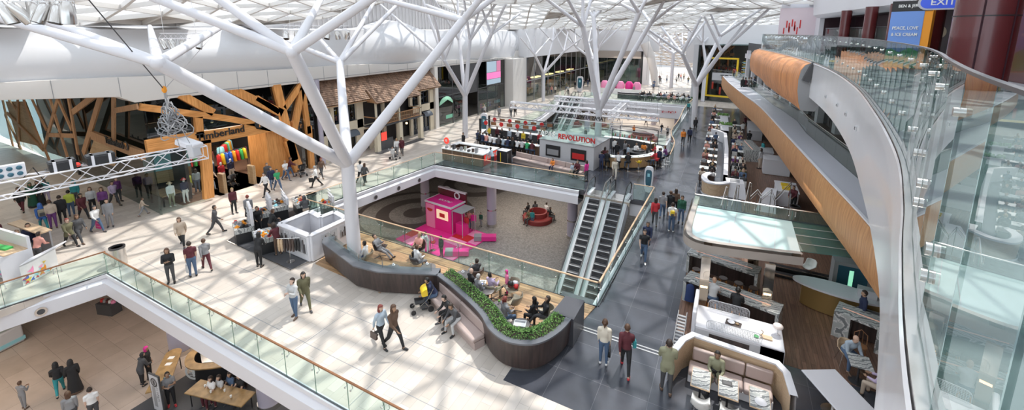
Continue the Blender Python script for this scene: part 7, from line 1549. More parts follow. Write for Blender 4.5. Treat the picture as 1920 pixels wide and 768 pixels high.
def person(x, y, z, rz, pose, top, bot, label, hair='dark', hk='short', cloth='long', s=1.0, near=True, skin=None, shoe=None, group=None, scarf=None, extras=None):
    pd = PO[pose]; sk = SK[prnd.choice((0, 0, 2, 1, 4)) if skin is None else skin]; sh = CN[shoe or prnd.choice(('black', 'dark grey', 'brown', 'black'))]
    hc = CN[scarf] if scarf else HC[hair]
    props = {'c_skin': sk, 'c_top': CN[top], 'c_bot': CN[bot], 'c_hair': hc or sk, 'c_shoe': sh}
    def setp(o):
        for k, v in props.items(): o[k] = [float(c) for c in v]
    s *= prnd.uniform(.975, 1.025)
    if near:
        o = bpy.data.objects.new('person', pd['body']); COL.objects.link(o); setp(o)
        ks = [('top' if cloth != 'coat' else 'coat', pd[cloth]), ('shoes', pd['shoes'])]
        if not (pose == 'robe'): ks.append(('trousers', pd['trousers']))
        if scarf: ks.append(('headscarf', pd['h_scarf']))
        elif hc: ks.append(('hair', pd['h_'+hk]))
        for n, m in ks: c = bpy.data.objects.new(n, m); COL.objects.link(c); c.parent = o; setp(c)
    else:
        o = bpy.data.objects.new('person', pd['far_'+cloth+'_'+('long' if hk != 'short' or scarf else 'short')]); COL.objects.link(o); setp(o)
    o.location = (x, y, z); o.rotation_euler.z = rz; o.scale = (s, s, s); tag(o, label, 'person', group)
    return o
def per(px, py, pose, head, top, bot, label, z=0.0, **kw):
    """feet (or the seat's floor point) at a pixel; head = a pixel walked or looked towards, or an angle"""
    p = P(px, py, z); rz = facing(px, py, head[0], head[1], z) if isinstance(head, tuple) else head
    return person(p.x, p.y, z, rz, pose, top, bot, label, **kw)
def bag(o, side, m, label, kind='shoulder', s=1.0):
    """a bag held in or hanging from a hand: a thing of its own"""
    Mx = Matrix.Translation(o.location) @ Matrix.Rotation(o.rotation_euler.z, 4, 'Z')
    pd = PO[POSEOF[o.name]]; q = Mx @ (pd['wr'][side]*o.scale.x)
    e = empty({'shoulder': 'handbag', 'carrier': 'carrier_bag', 'back': 'rucksack'}[kind], q, o.rotation_euler.z, label, 'bag')
    if kind == 'back':
        e.location = Mx @ (pd['sh']*o.scale.x+Vector((0, -.10, 0))); MB().box((0, 0, -.05), (.30*s, .17*s, .42*s)).build('bag_body', M[m], e, bevel=.05); MB().box((0, -.09, -.12), (.2*s, .05, .18*s)).build('pocket', M['dgrey'], e, bevel=.02); MB().tube([(-.1, .08, .15), (-.1, .16, .18), (-.1, .2, .0)], .015, 5).tube([(.1, .08, .15), (.1, .16, .18), (.1, .2, .0)], .015, 5).build('strap', M['dgrey'], e)
    else:
        h = .36*s if kind == 'carrier' else .24*s
        MB().add([(-.05, -.16*s, -h-.12), (.05, -.16*s, -h-.12), (.05, .16*s, -h-.12), (-.05, .16*s, -h-.12), (-.02, -.18*s, -.12), (.02, -.18*s, -.12), (.02, .18*s, -.12), (-.02, .18*s, -.12)], [(0, 3, 2, 1), (4, 5, 6, 7), (0, 1, 5, 4), (1, 2, 6, 5), (2, 3, 7, 6), (3, 0, 4, 7)]).build('bag_body', M[m], e, bevel=.01)
        MB().tube([(0, -.1*s, -.13), (0, -.05*s, .0), (0, .05*s, .0), (0, .1*s, -.13)], .008, 5).build('handle', M[m], e)
    return e
POSEOF = {}
_person = person
def person(*a, **k):
    o = _person(*a, **k); POSEOF[o.name] = a[4]; return o
o = per(554, 594, 'phone', (500, 640), 'pale grey', 'denim', 'woman in pale grey top and jeans holding a phone up, with dark ponytail', hk='bun', skin=2)
o = per(574, 578, 'walk', (600, 640), 'olive', 'olive', 'woman in olive brown jacket and trousers walking beside the one with the phone', hk='long', hair='black', cloth='coat')
o = per(716, 646, 'walk2', (790, 690), 'pale blue', 'black', 'woman with dark red hair in pale denim jacket and black leggings, mid-stride', hair='red', hk='long', shoe='black'); bag(o, 1, 'brownleather', 'brown handbag carried between the two women in mid-stride')
o = per(740, 652, 'walk', (800, 680), 'brown', 'black', 'woman with long brown hair in dark brown jacket and black trousers, mid-stride', hair='brown', hk='long', cloth='long', shoe='black', s=1.04)
per(343, 461, 'walk', (325, 500), 'beige', 'black', 'woman in beige coat walking over the sunlit pale floor', hair='brown', hk='long', cloth='coat')
o = per(322, 530, 'fold', (300, 600), 'black', 'dark grey', 'woman with long brown hair in a black jacket by the balustrade corner', hair='brown', hk='long', s=.98)
o = per(363, 518, 'stand', (340, 470), 'maroon', 'denim', 'man in dark maroon T-shirt and jeans seen from behind', cloth='tee', s=1.04); bag(o, 0, 'lgrey', 'pale grey carrier bag held by the man in maroon', 'carrier')
per(389, 505, 'walk', (360, 460), 'grey', 'maroon', 'person in grey top and dark wine trousers beside the man in maroon', hair='brown', s=.98)
o = per(134, 462, 'walk', (170, 470), 'olive', 'black', 'woman in grey olive jacket and black boots striding past the stall', hair='red', hk='bun', cloth='coat', shoe='black'); bag(o, 0, 'khakibag' if 'khakibag' in M else 'bench', 'olive shoulder bag of the striding woman in boots')
o = per(152, 455, 'walk2', (190, 460), 'dark grey', 'dark grey', 'woman in long dark grey coat walking behind the one in boots', hair='brown', hk='long', cloth='coat'); bag(o, 1, 'white', 'white carrier bag held by the woman in the long dark grey coat', 'carrier')
o = per(184, 435, 'walk', (215, 440), 'white', 'denim', 'woman in white hooded top and dark headscarf', scarf='dark grey'); 
b_ = bag(o, 0, 'pink', 'hot pink spotted carrier bag of the woman in white', 'carrier', 1.2)
for k in range(8): MB().ball((.052, -.15+.1*(k % 4), -.22-.2*(k//4)), .02, 6, sc=(.2, 1, 1)).build('white_spot', M['paper'], b_)
per(208, 425, 'stand', (190, 470), 'grey', 'grey', 'person in grey checked clothes standing behind the woman in white', hair='dark')
o = per(84, 430, 'walk', (60, 400), 'blue', 'teal', 'person in bright blue jacket and teal trousers seen from behind', scarf='blue', cloth='coat'); bag(o, 0, 'olive', 'green grey rucksack on the back of the person in bright blue', 'back')
per(102, 428, 'stand', (90, 400), 'beige', 'purple', 'person in beige top and purple trousers beside the one in bright blue', hair='brown')
per(120, 418, 'stand', (110, 400), 'black', 'black', 'person all in black beside the one in the lime top', cloth='coat')
per(136, 405, 'stand', (150, 380), 'lime', 'denim', 'person in lime green top and jeans in the crowd before the timber shop', hair='black')
per(158, 410, 'walk', (190, 420), 'maroon', 'black', 'person in maroon jacket and black trousers in the crowd before the timber shop', hair='black', hk='long', cloth='coat')
per(146, 385, 'stand', (120, 400), 'teal', 'dark grey', 'person in teal headscarf at the back of the crowd before the timber shop', scarf='teal')
per(176, 398, 'stand', (190, 420), 'pale grey', 'black', 'person in patterned pale grey top in the crowd before the timber shop', scarf='brown')
per(198, 400, 'stand', (180, 420), 'purple', 'black', 'woman in purple top and blue sleeves in the crowd before the timber shop', hk='long', hair='brown')
per(216, 385, 'walk', (240, 390), 'lilac', 'dark grey', 'person in lilac grey shirt by the glass corner window', hair='dark'); per(224, 378, 'stand', (240, 380), 'purple', 'dark grey', 'person in plum top reaching to the glass side of the timber shop', hair='dark')
per(270, 403, 'walk', (300, 395), 'beige', 'grey', 'small child in beige top beside the glass corner window', s=.68, hair='brown')
per(43, 396, 'walk', (20, 420), 'black', 'maroon', 'woman in black coat half hidden under the lighting truss', cloth='coat', hk='long', hair='dark')
per(64, 388, 'robe', (100, 400), 'dark green', 'black', 'person in long dark green robe under the lighting truss', cloth='coat', scarf='dark green'); per(78, 384, 'robe', (60, 400), 'black', 'black', 'person in long black robe under the lighting truss', cloth='coat', scarf='black')
per(90, 380, 'stand', (110, 400), 'teal', 'lilac', 'person with a teal scarf and lilac skirt near the lighting truss', scarf='teal')
per(64, 478, 'stand', (90, 520), 'navy', 'black', 'man in navy jacket over pale blue T-shirt behind the swimwear stall', cloth='coat'); per(16, 492, 'phone', (0, 470), 'cream', 'grey', 'person with fair hair in cream top behind the swimwear stall', hair='fair', hk='bun'); per(44, 492, 'stand', (30, 520), 'dark grey', 'black', 'person with brown hair just behind the swimwear stall shelf', hair='brown')
per(76, 497, 'browse', (110, 480), 'salmon', 'dark grey', 'stallholder in salmon red top bending over the swimwear stall counter', hair='dark', cloth='long')
per(1, 470, 'stand', (40, 440), 'maroon', 'black', 'person in dark red at the very edge beyond the swimwear stall')
o = per(406, 437, 'walk', (450, 430), 'dark grey', 'dark grey', 'man in dark grey jacket striding towards the hat stalls', s=1.0); 
per(440, 400, 'stand', (500, 420), 'maroon', 'black', 'fair haired person behind the lettered hat stall', hair='fair', hk='bun'); o = per(469, 415, 'stand', (460, 360), 'grey', 'black', 'woman in grey top between the hat stalls', hair='red', hk='short'); bag(o, 0, 'blk', 'black handbag of the woman in grey between the hat stalls')
per(487, 500, 'browse', (520, 470), 'black', 'black', 'stallholder in black at the near corner of the hat stall', hair='black', hk='long'); per(523, 478, 'browse', (500, 470), 'maroon', 'brown', 'customer in wine red jacket leaning over the hats', hair='dark', hk='long'); per(486, 437, 'browse', (500, 470), 'black', 'black', 'second stallholder in black among the hat stalls', hair='black')
per(576, 418, 'browse', (560, 400), 'dark grey', 'beige', 'person in dark grey hood beside the white kiosk', scarf='dark grey'); per(510, 448, 'browse', (530, 440), 'black', 'brown', 'person in black choosing hats behind the zebra striped counter', hair='brown')
per(500, 366, 'walk', (480, 375), 'white', 'black', 'man in white shirt and black trousers striding before the timber shop', hair='dark'); per(511, 352, 'walk2', (520, 365), 'navy', 'denim', 'person in navy jacket behind the man in green', cloth='coat'); per(504, 345, 'stand', (520, 365), 'dark grey', 'denim', 'person in dark grey coming out of the timber shop', cloth='coat')
per(522, 358, 'walk', (540, 365), 'green', 'denim', 'man in bright green T-shirt and jeans before the timber shop', cloth='tee'); per(537, 338, 'walk', (560, 345), 'white', 'denim', 'person in white T-shirt with dark waistcoat by the plank wall', hair='fair', cloth='tee'); per(545, 333, 'push', (566, 330), 'maroon', 'denim', 'man in plum shirt and jeans pushing the double pushchair', hair='brown')
o = per(594, 350, 'walk', (570, 352), 'white', 'black', 'grey haired man in white shirt carrying a black coat', hair='grey'); bag(o, 1, 'blk', 'black coat bundle on the arm of the grey haired man', 'carrier', .9); per(604, 333, 'walk2', (640, 345), 'brown', 'dark grey', 'person in brown top near the lilac column', hk='long', hair='red')
o = per(685, 345, 'walk', (700, 335), 'dark grey', 'black', 'woman with long brown hair in dark jacket on the walkway by the house', hair='brown', hk='long'); per(677, 342, 'walk2', (690, 332), 'white', 'black', 'woman in white top and black skirt on the walkway by the house', hair='black', hk='bun')
per(737, 300, 'stand', (730, 320), 'pale grey', 'pale grey', 'small child beside the pushchair before the tiled-roof house', s=.72, hair='brown'); per(745, 291, 'walk', (740, 300), 'white', 'grey', 'woman in white top before the tiled-roof house', hair='fair', hk='long'); per(754, 290, 'walk', (750, 300), 'maroon', 'dark grey', 'person in dark purple jacket before the tiled-roof house', cloth='coat')
o = per(905, 222, 'stand', (930, 225), 'dark grey', 'dark grey', 'person in dark clothes with red bag by the glass shop front'); bag(o, 0, 'red', 'red carrier bag by the glass shop front', 'carrier'); per(909, 219, 'stand', (880, 225), 'pale grey', 'dark grey', 'person in pale grey shirt by the glass shop front', hair='grey')
per(936, 221, 'walk', (936, 240), 'grey', 'black', 'person in grey top and black trousers alone on the pale walkway', cloth='coat'); per(958, 218, 'walk', (950, 235), 'grey', 'dark grey', 'person in grey beside one in black near the white pier'); per(966, 218, 'walk2', (958, 235), 'black', 'dark grey', 'person in black jacket near the white pier', cloth='coat')
def mannequin(x, y, z, rz, top, bot, label, hat=None):
    o = person(x, y, z, rz, 'stand', top, bot, label, hair='none', skin=2, cloth='long'); o.name = 'mannequin'; o['category'] = 'mannequin'
    for ch in list(o.children)+[o]: ch['c_skin'] = [.75, .72, .68]; ch['c_shoe'] = [.7, .67, .63]
    if hat:
        h = MB().lathe([(.16, 1.62), (.17, 1.64), (.09, 1.65), (.08, 1.74), (.03, 1.76)], n=18).build('hat', M[hat], o); 
    return o
mannequin(-31.9, 12.95, 0.05, -1.57, 'white', 'khaki', 'shop mannequin in white top and straw hat behind the glass corner window', 'veneer'); mannequin(-31.9, 13.75, .05, -1.57, 'navy', 'white', 'shop mannequin in navy top and red cap behind the glass corner window', 'red')
mannequin(-33.6, 17.0, 0, -1.57, 'red', 'white', 'shop mannequin in red jacket inside the timber shop entrance'); mannequin(-33.8, 17.8, 0, -1.57, 'navy', 'cream', 'shop mannequin in navy blazer and cream trousers inside the timber shop entrance')
mannequin(-33.2, 14.6, 0, -1.3, 'lime', 'grey', 'shop mannequin in lime top deeper behind the corner window')
person(-33.0, 15.9, 0, -1.4, 'push', 'beige', 'pale blue', 'person in beige pushing the pushchair in the timber shop entrance', hair='dark'); person(-33.4, 15.2, 0, 1.2, 'stand', 'pale blue', 'denim', 'person in pale blue shirt inside the timber shop entrance', hk='long')
person(-36.5, 17.9, 0, 2.5, 'browse', 'pale blue', 'denim', 'person browsing deep inside the timber shop', near=False); person(-38.2, 19.2, 0, .5, 'stand', 'black', 'black', 'person in black at the back of the timber shop', near=False)
def seated(key, pose, top, bot, label, z=.03, **kw):
    p, rz = SEATS[key]; return person(p.x, p.y, z, rz, pose, top, bot, label, **kw)
seated('purple', 'sit', 'purple', 'khaki', 'person in purple headscarf sitting beside the white column', scarf='purple'); seated('white', 'sit', 'white', 'beige', 'man in white shirt leaning over a parcel at the deck cafe', skin=3, hair='black')
seated('recline', 'recline', 'grey', 'grey', 'man in grey stretching his legs in a swivel chair on the deck', hair='dark'); seated('blonde', 'cross', 'salmon', 'black', 'fair haired woman with crossed legs looking at her phone', hair='fair', hk='bun', cloth='tee')
seated('lower', 'sit', 'white', 'grey', 'man in white behind the low glass screen', hair='brown'); seated('reader', 'cross', 'dark grey', 'pale blue', 'reclining reader in dark jacket and pale jeans by the glass', hair='dark'); seated('lilac', 'cross', 'lilac', 'khaki', 'man in pale lilac shirt holding a phone at the deck cafe', hair='black')
p, rz = SEATS['child']; person(p.x-.35, p.y+.2, .03, 2.2, 'stand', 'pink', 'magenta', 'small child in pink dress and magenta hat among the armchairs', s=.66, scarf='magenta')
small('colourful_bag', 'bright blue and red patterned bag on the lap of the person in purple', 'bag', tuple(SEATS['purple'][0]+Vector((.25, .25, .62))), lambda e: (MB().box((0, 0, 0), (.32, .22, .26), .3).build('bag_body', M['blue'], e, bevel=.06), MB().box((0.02, -.1, 0), (.2, .06, .18), .3).build('red_panel', M['red'], e, bevel=.02)))
small('paper_parcel', 'brown paper parcel between the man in white and the purple headscarf', 'parcel', tuple((SEATS['purple'][0]+SEATS['white'][0])/2+Vector((0, .1, 0))), lambda e: (MB().box((0, 0, .25), (.4, .25, .5), .5).build('parcel_body', M['plankwall'], e, bevel=.02), MB().tube([(-.08, 0, .5), (0, 0, .6), (.08, 0, .5)], .008, 5).build('handle', M['brownleather'], e)))
small('striped_coat', 'red white and navy striped coat thrown over the olive armchair', 'coat', tuple(SEATS['child'][0]+Vector((.05, .05, .62))), lambda e: [MB().ball((.14*math.cos(k*1.2), .12*math.sin(k*1.9), .06*(k % 3)), .14, 8, sc=(1, .8, .8)).build('fabric_fold', M[['red', 'white', 'blk', 'maroon', 'white'][k]], e, smooth=True) for k in range(5)])
seated('long', 'cross', 'black', 'dark grey', 'woman with long dark hair in black at the curved end of the hedge', hair='dark', hk='long')
per(1003, 612, 'sit', (980, 600), 'black', 'black', 'person in black crouched low beside the hedge', z=.03, hair='black', hk='long', s=.92)
c1_, c2_ = Vector((-9.75, 13.7)), Vector((-6.9, 12.35)); dd_ = (c2_-c1_).normalized(); nb_ = Vector((-dd_.y, dd_.x)); rzb = math.atan2(nb_.y, nb_.x)-math.pi/2
for t, top, bot, hair, hk, lab in ((.12, 'black', 'dark grey', 'none', 'short', 'bald man in black seated on the pale bench behind the hedge'), (.30, 'grey', 'dark grey', 'grey', 'short', 'grey haired person seated on the pale bench behind the hedge'), (.90, 'grey', 'denim', 'red', 'bun', 'woman with bright red hair reading beside the hedge')):
    q = c1_.lerp(c2_, t)+nb_*.35; person(q.x, q.y, .05, rzb, 'sit', top, bot, lab, hair=hair, hk=hk)
c1_, c2_ = Vector((-10.35, 13.15)), Vector((-7.25, 11.75)); dd_ = (c2_-c1_).normalized(); nb_ = Vector((dd_.y, -dd_.x)); rzb = math.atan2(nb_.y, nb_.x)-math.pi/2
q = c1_.lerp(c2_, .06)+nb_*.33; person(q.x, q.y, 0, rzb-.5, 'sitlean', 'navy', 'denim', 'man in navy T-shirt on the leather bench beside the yellow pushchair', cloth='tee', hair='black', skin=4)
q = c1_.lerp(c2_, .46)+nb_*.33; person(q.x, q.y, 0, rzb-.1, 'sitlean', 'black', 'black', 'man in black with a dark cap on the middle of the leather bench', hair='black'); q = c1_.lerp(c2_, .60)+nb_*.36; person(q.x, q.y, 0, rzb+.15, 'sitlean', 'dark grey', 'pale grey', 'young man in open black jacket and pale grey trousers on the leather bench', hair='dark')
o = per(1131, 682, 'stand', (1150, 560), 'cream', 'denim', 'woman in cream top and jeans seen from behind on the dark tiles', hair='brown', hk='bun', s=1.0, shoe='white'); bag(o, 1, 'blk', 'black shoulder bag at the hip of the woman in cream')
o = per(1172, 695, 'walk', (1178, 560), 'maroon', 'black', 'man in maroon jumper and black trousers walking away on the dark tiles', hair='brown', s=1.05, shoe='red'); MB().box((.24, .08, 1.0), (.1, .16, .22), .2).build('teal_sleeve_patch', M['cyan'] if False else mat('teal_patch', (.03, .26, .28), .7), o)
per(1248, 735, 'phone', (1235, 560), 'khaki', 'dark grey', 'man in khaki checked shirt with raised hands by the restaurant edge', scarf=None, hair='dark', s=1.12, cloth='coat')
per(1206, 488, 'walk', (1195, 560), 'black', 'denim', 'man in black T-shirt and jeans walking towards the camera on the dark walkway', cloth='tee', hair='dark', s=1.0, shoe='white'); per(1212, 470, 'walk2', (1205, 540), 'navy', 'denim', 'man in navy jacket just behind the one in the black T-shirt', hair='dark', s=1.0)
per(1227, 421, 'walk', (1235, 330), 'red', 'dark grey', 'person in red checked shirt beside the wide wooden handrail', hair='dark', hk='long'); per(1241, 408, 'walk2', (1245, 330), 'grey', 'denim', 'man in grey T-shirt in the group on the dark walkway', cloth='tee'); per(1255, 405, 'walk', (1258, 330), 'black', 'dark grey', 'man in black in the middle of the group on the dark walkway', hair='brown')
o = per(1258, 434, 'stand', (1255, 330), 'white', 'denim', 'man in white T-shirt and jeans with a yellow rucksack', cloth='tee', shoe='white'); bag(o, 0, 'yellow', 'yellow rucksack on the back of the man in white', 'back', .8)
per(1276, 418, 'stand', (1260, 470), 'dark green', 'denim', 'man in dark green jacket facing the group on the dark walkway'); per(1265, 400, 'walk2', (1262, 330), 'brown', 'black', 'person in brown partly hidden in the group on the dark walkway', hk='long')
per(1280, 272, 'walk', (1275, 300), 'orange', 'dark grey', 'person in orange top walking on the dark walkway beside the dining rows', s=1.0); per(1292, 268, 'walk2', (1292, 200), 'navy', 'black', 'person in navy walking beside the one in orange'); per(1303, 246, 'walk', (1306, 180), 'black', 'black', 'man in black suit walking away along the dark walkway')
per(1290, 212, 'walk', (1296, 180), 'teal', 'dark grey', 'person in teal far along the brass handrail', near=False)
o = per(1152, 334, 'walk', (1150, 360), 'cream', 'cream', 'woman in cream top and trousers at the head of the escalators', hair='fair', hk='long')
per(1108, 318, 'stand', (1112, 290), 'pale blue', 'denim', 'man in pale blue shirt at the end of the grey kitchen box', hair='brown'); per(1127, 320, 'fold', (1140, 290), 'navy', 'navy', 'man in navy standing at the oak counter bar'); per(1133, 312, 'stand', (1150, 300), 'maroon', 'dark grey', 'woman in maroon at the oak counter bar', hk='long')
for t, top, bot, s_, lab in ((.60, 'orange', 'navy', .8, 'child in orange top on the long leather bench of the bridge'), (.88, 'pale blue', 'khaki', .8, 'child in pale blue on the long leather bench of the bridge'), (.94, 'maroon', 'black', 1, 'person in maroon headscarf at the end of the long bridge bench')):
    q = Vector((-16.6, 32.55)).lerp(Vector((-9.9, 31.35)), t)+Vector((-.05, -.38)); person(q.x, q.y, 0, 3.0, 'sit', top, bot, lab, s=s_, hair='dark', hk='long')
person(-9.35, 30.2, 0, 1.3, 'stand', 'magenta', 'dark grey', 'person with magenta bag standing by the bridge railing', hair='dark', hk='long'); person(-17.5, 29.9, 0, 1.4, 'browse', 'pale blue', 'dark grey', 'customer in pale blue denim at the red end of the coffee counter'); person(-22.8, 33.4, 0, 2.9, 'stand', 'black', 'dark grey', 'barista in black inside the coffee counter', near=False)
zl = LOW
per(880, 428, 'stand', (870, 470), 'salmon', 'denim', 'man in salmon shirt and jeans on the lower floor behind the pink stand', z=zl, cloth='tee'); per(888, 432, 'stand', (880, 470), 'magenta', 'grey', 'woman in magenta jacket on the lower floor behind the pink stand', z=zl, hair='brown'); per(902, 424, 'stand', (880, 440), 'dark green', 'grey', 'small child in dark green standing alone on the grey lower floor', z=zl, s=.75)
for i, (px, py, top, lab) in enumerate([(793, 478, 'white', 'beautician in white coat bending beside the pink stand'), (803, 474, 'pale grey', 'client in pale grey robe beside the pink stand'), (828, 482, 'black', 'assistant in black in front of the pink stand')]):
    p = P(px, py, zl); person(p.x, p.y, zl+.06, 1.0+i, 'browse' if i != 2 else 'stand', top, 'black' if i == 2 else 'white', lab, hair='dark', hk='bun')
p = P(838, 455, zl); person(-18.9, 27.9, zl+.06, 3.1, 'stand', 'red', 'black', 'assistant with red hair inside the counter window of the pink stand', hair='red', hk='long')
cs_ = P(1008, 412, zl)
for i, (a, top, lab) in enumerate([(2.9, 'black', 'person in black on the far side of the round red sofa'), (2.2, 'dark grey', 'person in dark grey leaning back on the round red sofa'), (1.2, 'white', 'person in white on the round red sofa'), (.3, 'black', 'person in black bending forward on the round red sofa'), (-1.9, 'olive', 'person in olive at the near side of the round red sofa')]):
    person(cs_.x+1.1*math.cos(a), cs_.y+1.1*math.sin(a), zl, a-math.pi/2, 'sit', top, 'dark grey', lab, hair='dark', hk='long' if i % 2 else 'short')
per(998, 422, 'stand', (1010, 400), 'teal', 'denim', 'child in teal standing before the round red sofa', z=zl, s=.85)
o = per(115, 738, 'walk2', (105, 600), 'black', 'teal', 'person in black waistcoat and teal trousers seen from above on the lower floor', z=zl, scarf='black'); per(143, 735, 'robe', (140, 600), 'black', 'black', 'person in long black robe seen from above on the lower floor', z=zl, scarf='black', cloth='coat')
per(47, 765, 'fold', (80, 740), 'grey', 'grey', 'child in grey tracksuit at the bottom left of the lower floor', z=zl, s=.8, hair='brown'); per(180, 790, 'stand', (180, 700), 'white', 'dark grey', 'man in white T-shirt at the bottom edge of the lower floor', z=zl, cloth='tee', hair='dark'); per(140, 800, 'stand', (150, 700), 'grey', 'dark grey', 'person with brown hair at the bottom edge beside the man in white', z=zl, hair='brown', hk='long')
per(268, 722, 'browse', (300, 700), 'dark grey', 'black', 'person in patterned dark coat behind the grey standing board', z=zl, scarf='black', cloth='coat'); per(282, 708, 'stand', (310, 700), 'black', 'black', 'person in magenta headscarf behind the grey standing board', z=zl, scarf='magenta', cloth='coat')
o = per(323, 760, 'phone', (330, 800), 'grey', 'black', 'man in grey T-shirt reading his phone beside the coffee bar', z=zl, cloth='tee', hair='black', shoe='red'); bag(o, 1, 'petrol', 'grey blue rucksack of the man reading his phone', 'back')
for i, (px, py, top, lab) in enumerate([(403, 752, 'white', 'woman in white top seated at the communal table'), (418, 748, 'pale grey', 'woman in pale grey top seated at the communal table'), (438, 742, 'denim', 'person in denim shirt seated at the communal table'), (456, 746, 'black', 'person in black seated at the end of the communal table')]):
    p = P(px, py, zl); shell_chair(p.x, p.y, 3.2, 'brown chair under the '+lab, 'brownleather', 'legs', zl, name='cafe_chair', w=.2, back=.3); person(p.x, p.y, zl, 3.2, 'sit', top, 'maroon' if i < 2 else 'denim', lab, hk='long', hair='dark', cloth='tee')
person(-.75, 21.45, 0, 3.1, 'bar', 'navy', 'denim', 'man in navy with bare head at the rear marble counter', hair='none', s=1.0); person(.0, 17.35, 0, -.1, 'bar', 'pale grey', 'denim', 'drinker in pale grey T-shirt at the front marble counter', hair='none', cloth='tee'); person(.85, 17.15, 0, -.1, 'bar', 'black', 'black', 'drinker in black with dark hair at the front marble counter', hair='black', hk='bun')
stool(.0, 17.3, 0, 'wooden bar stool under the drinker in pale grey'); stool(.85, 17.1, 0, 'wooden bar stool under the drinker in black'); stool(-.75, 21.5, 0, 'wooden bar stool under the man at the rear marble counter')
person(.30, 13.62, 0, 3.14, 'sit', 'khaki', 'khaki', 'man in khaki shirt with hand to chin on the booth bench', skin=3, hair='black')
person(4.25, 16.8, 0, 3.6, 'sitlean', 'pale blue', 'denim', 'man in pale blue shirt leaning on the small marble table beyond the wood floor', hair='none'); person(5.1, 19.0, 0, 1.6, 'stand', 'navy', 'grey', 'person in navy at the white oval counter'); person(4.9, 15.3, 0, 1.0, 'sit', 'lilac', 'veneer' if 'veneer' in CN else 'beige', 'person in lilac at the small marble table by the white fascia', hk='long', hair='brown')
person(4.1, 31.2, 0, 2.6, 'browse', 'maroon', 'black', 'cook in maroon beside the white kitchen counter with yellow trays'); person(2.9, 43.4, 0, -1.2, 'stand', 'teal', 'black', 'barman in teal behind the marble block counter'); person(2.6, 40.0, 0, 1.0, 'stand', 'pale grey', 'beige', 'person beside the dark pushchair by the marble block counter', hk='long')
for i, (x, y, top) in enumerate([(1.9, 47.5, 'black'), (1.4, 52, 'white'), (1.7, 56, 'maroon'), (2.2, 58, 'black')]): person(x, y, 0, .4*i, 'walk', top, 'dark grey', f'person in {top} walking on the brown floor under the oak parapet, {["nearest", "second", "third", "farthest"][i]}', near=False)
cl_ = ['black', 'white', 'maroon', 'grey', 'navy', 'black', 'pale grey', 'salmon', 'denim', 'dark grey', 'purple', 'beige', 'black', 'olive', 'cream']
dr = random.Random(5)
ws = ['nearest', 'next', 'third', 'fourth', 'fifth', 'sixth', 'seventh', 'eighth', 'ninth', 'tenth', 'eleventh', 'farthest']
for (x, y, side, i) in tbl:
    for k in ((0, 1, 2, 3) if i < 8 else (0, 2)):
        if dr.random() < .30: continue
        sx = -1 if k % 2 == 0 else 1; yy = y+(-.62 if k < 2 else .62) ; xx = x+sx*(.32 if side == 0 else .26)
        top = cl_[dr.randint(0, len(cl_)-1)]; kc = ('brownleather', 'chairwhite')[side]
        rz_ = 0 if k < 2 else math.pi
        person(xx, yy, 0, rz_+dr.uniform(-.3, .3), 'sit', top, dr.choice(('black', 'denim', 'dark grey', 'khaki')), f'diner in {top}, {"walkway" if side == 0 else "kitchen"} row, {ws[i]} table, {["near", "far"][k//2]} side, {["towards the walkway", "towards the wall"][k % 2]}', near=i < 2, hk=dr.choice(('short', 'long')), hair=dr.choice(('dark', 'brown', 'black', 'fair')), cloth=dr.choice(('long', 'tee')), group='diners at the white tables')
        if i < 6:
            c = empty('dining_chair', (xx, yy, 0), rz_, f'{"brown" if side == 0 else "white"} chair, {"walkway" if side == 0 else "kitchen"} row, {ws[i]} table, {["near", "far"][k//2]} side, {["towards the walkway", "towards the wall"][k % 2]}', 'chair', 'chairs of the dining rows')
            MB().b2(-.21, -.2, .41, .21, .22, .45).build('seat', M[kc], c); MB().b2(-.2, -.22, .45, .2, -.18, .85).build('backrest', M[kc], c)
            for ax in (-1, 1):
                for ay in (-1, 1): MB().b2(ax*.19-.015, ay*.19-.015, 0, ax*.19+.015, ay*.19+.015, .41).build('leg', M['steel'], c)
wp = resample([Vector(p) for p in crom([(-22.6, 36.0), (-21.6, 35.2), (-19.5, 34.7), (-17, 34.5), (-15.4, 34.4)], 4)], .52)
tops = ['navy', 'black', 'navy', 'salmon', 'white', 'white', 'dark grey', 'pale blue', 'navy', 'black', 'white', 'pale grey', 'green', 'maroon', 'grey']
for i, p in enumerate(wp[1:15]):
    lab = f'customer in {tops[i]} seated at the walnut counter bar, {ordn[i]} from its rounded end'
    person(p.x, p.y-.55, 0, dr.uniform(-.25, .25), 'bar', tops[i], dr.choice(('black', 'denim')), lab, hk=dr.choice(('short', 'long')), hair=dr.choice(('dark', 'brown', 'black', 'grey')), group='customers at the walnut counter bar')
    st_ = empty('bar_stool', (p.x, p.y-.6, 0), 0, f'black bar stool at the walnut counter bar, {ordn[i]} from its rounded end', 'stool', 'stools at the walnut counter bar'); MB().lathe([(.17, .68), (.18, .72)], n=14).build('seat', M['blk'], st_); MB().tube([(0, 0, .02), (0, 0, .68)], .025, 6).build('pedestal', M['steel'], st_); MB().lathe([(.2, 0), (.2, .02)], n=14).build('base_plate', M['steel'], st_)
for i in range(9):
    top = ['yellow', 'maroon', 'black', 'pale blue', 'white', 'yellow', 'grey', 'red', 'white'][i]; person(-22+.8*i, 37.0+.25*math.sin(i*2), 0, 3.1+dr.uniform(-.4, .4), 'stand' if i % 2 else 'fold', top, 'black', f'person in {top} behind the walnut counter bar, {ordn[i]} from its rounded end', near=False, hk=dr.choice(('short', 'long')), group='people behind the walnut counter bar')
for (x, y, rz, k) in STOOLS:
    if k in (6, 7, 11): continue
    top = cl_[(k*4) % len(cl_)] if k != 8 else 'red'; person(x, y, 0, rz, 'bar', top, dr.choice(('black', 'denim')), f'customer in {top} on a stool at the oak counter bar, {ordn[k-1]} round the curve', hk=dr.choice(('short', 'long')), hair=dr.choice(('dark', 'brown')), group='customers at the oak counter bar')
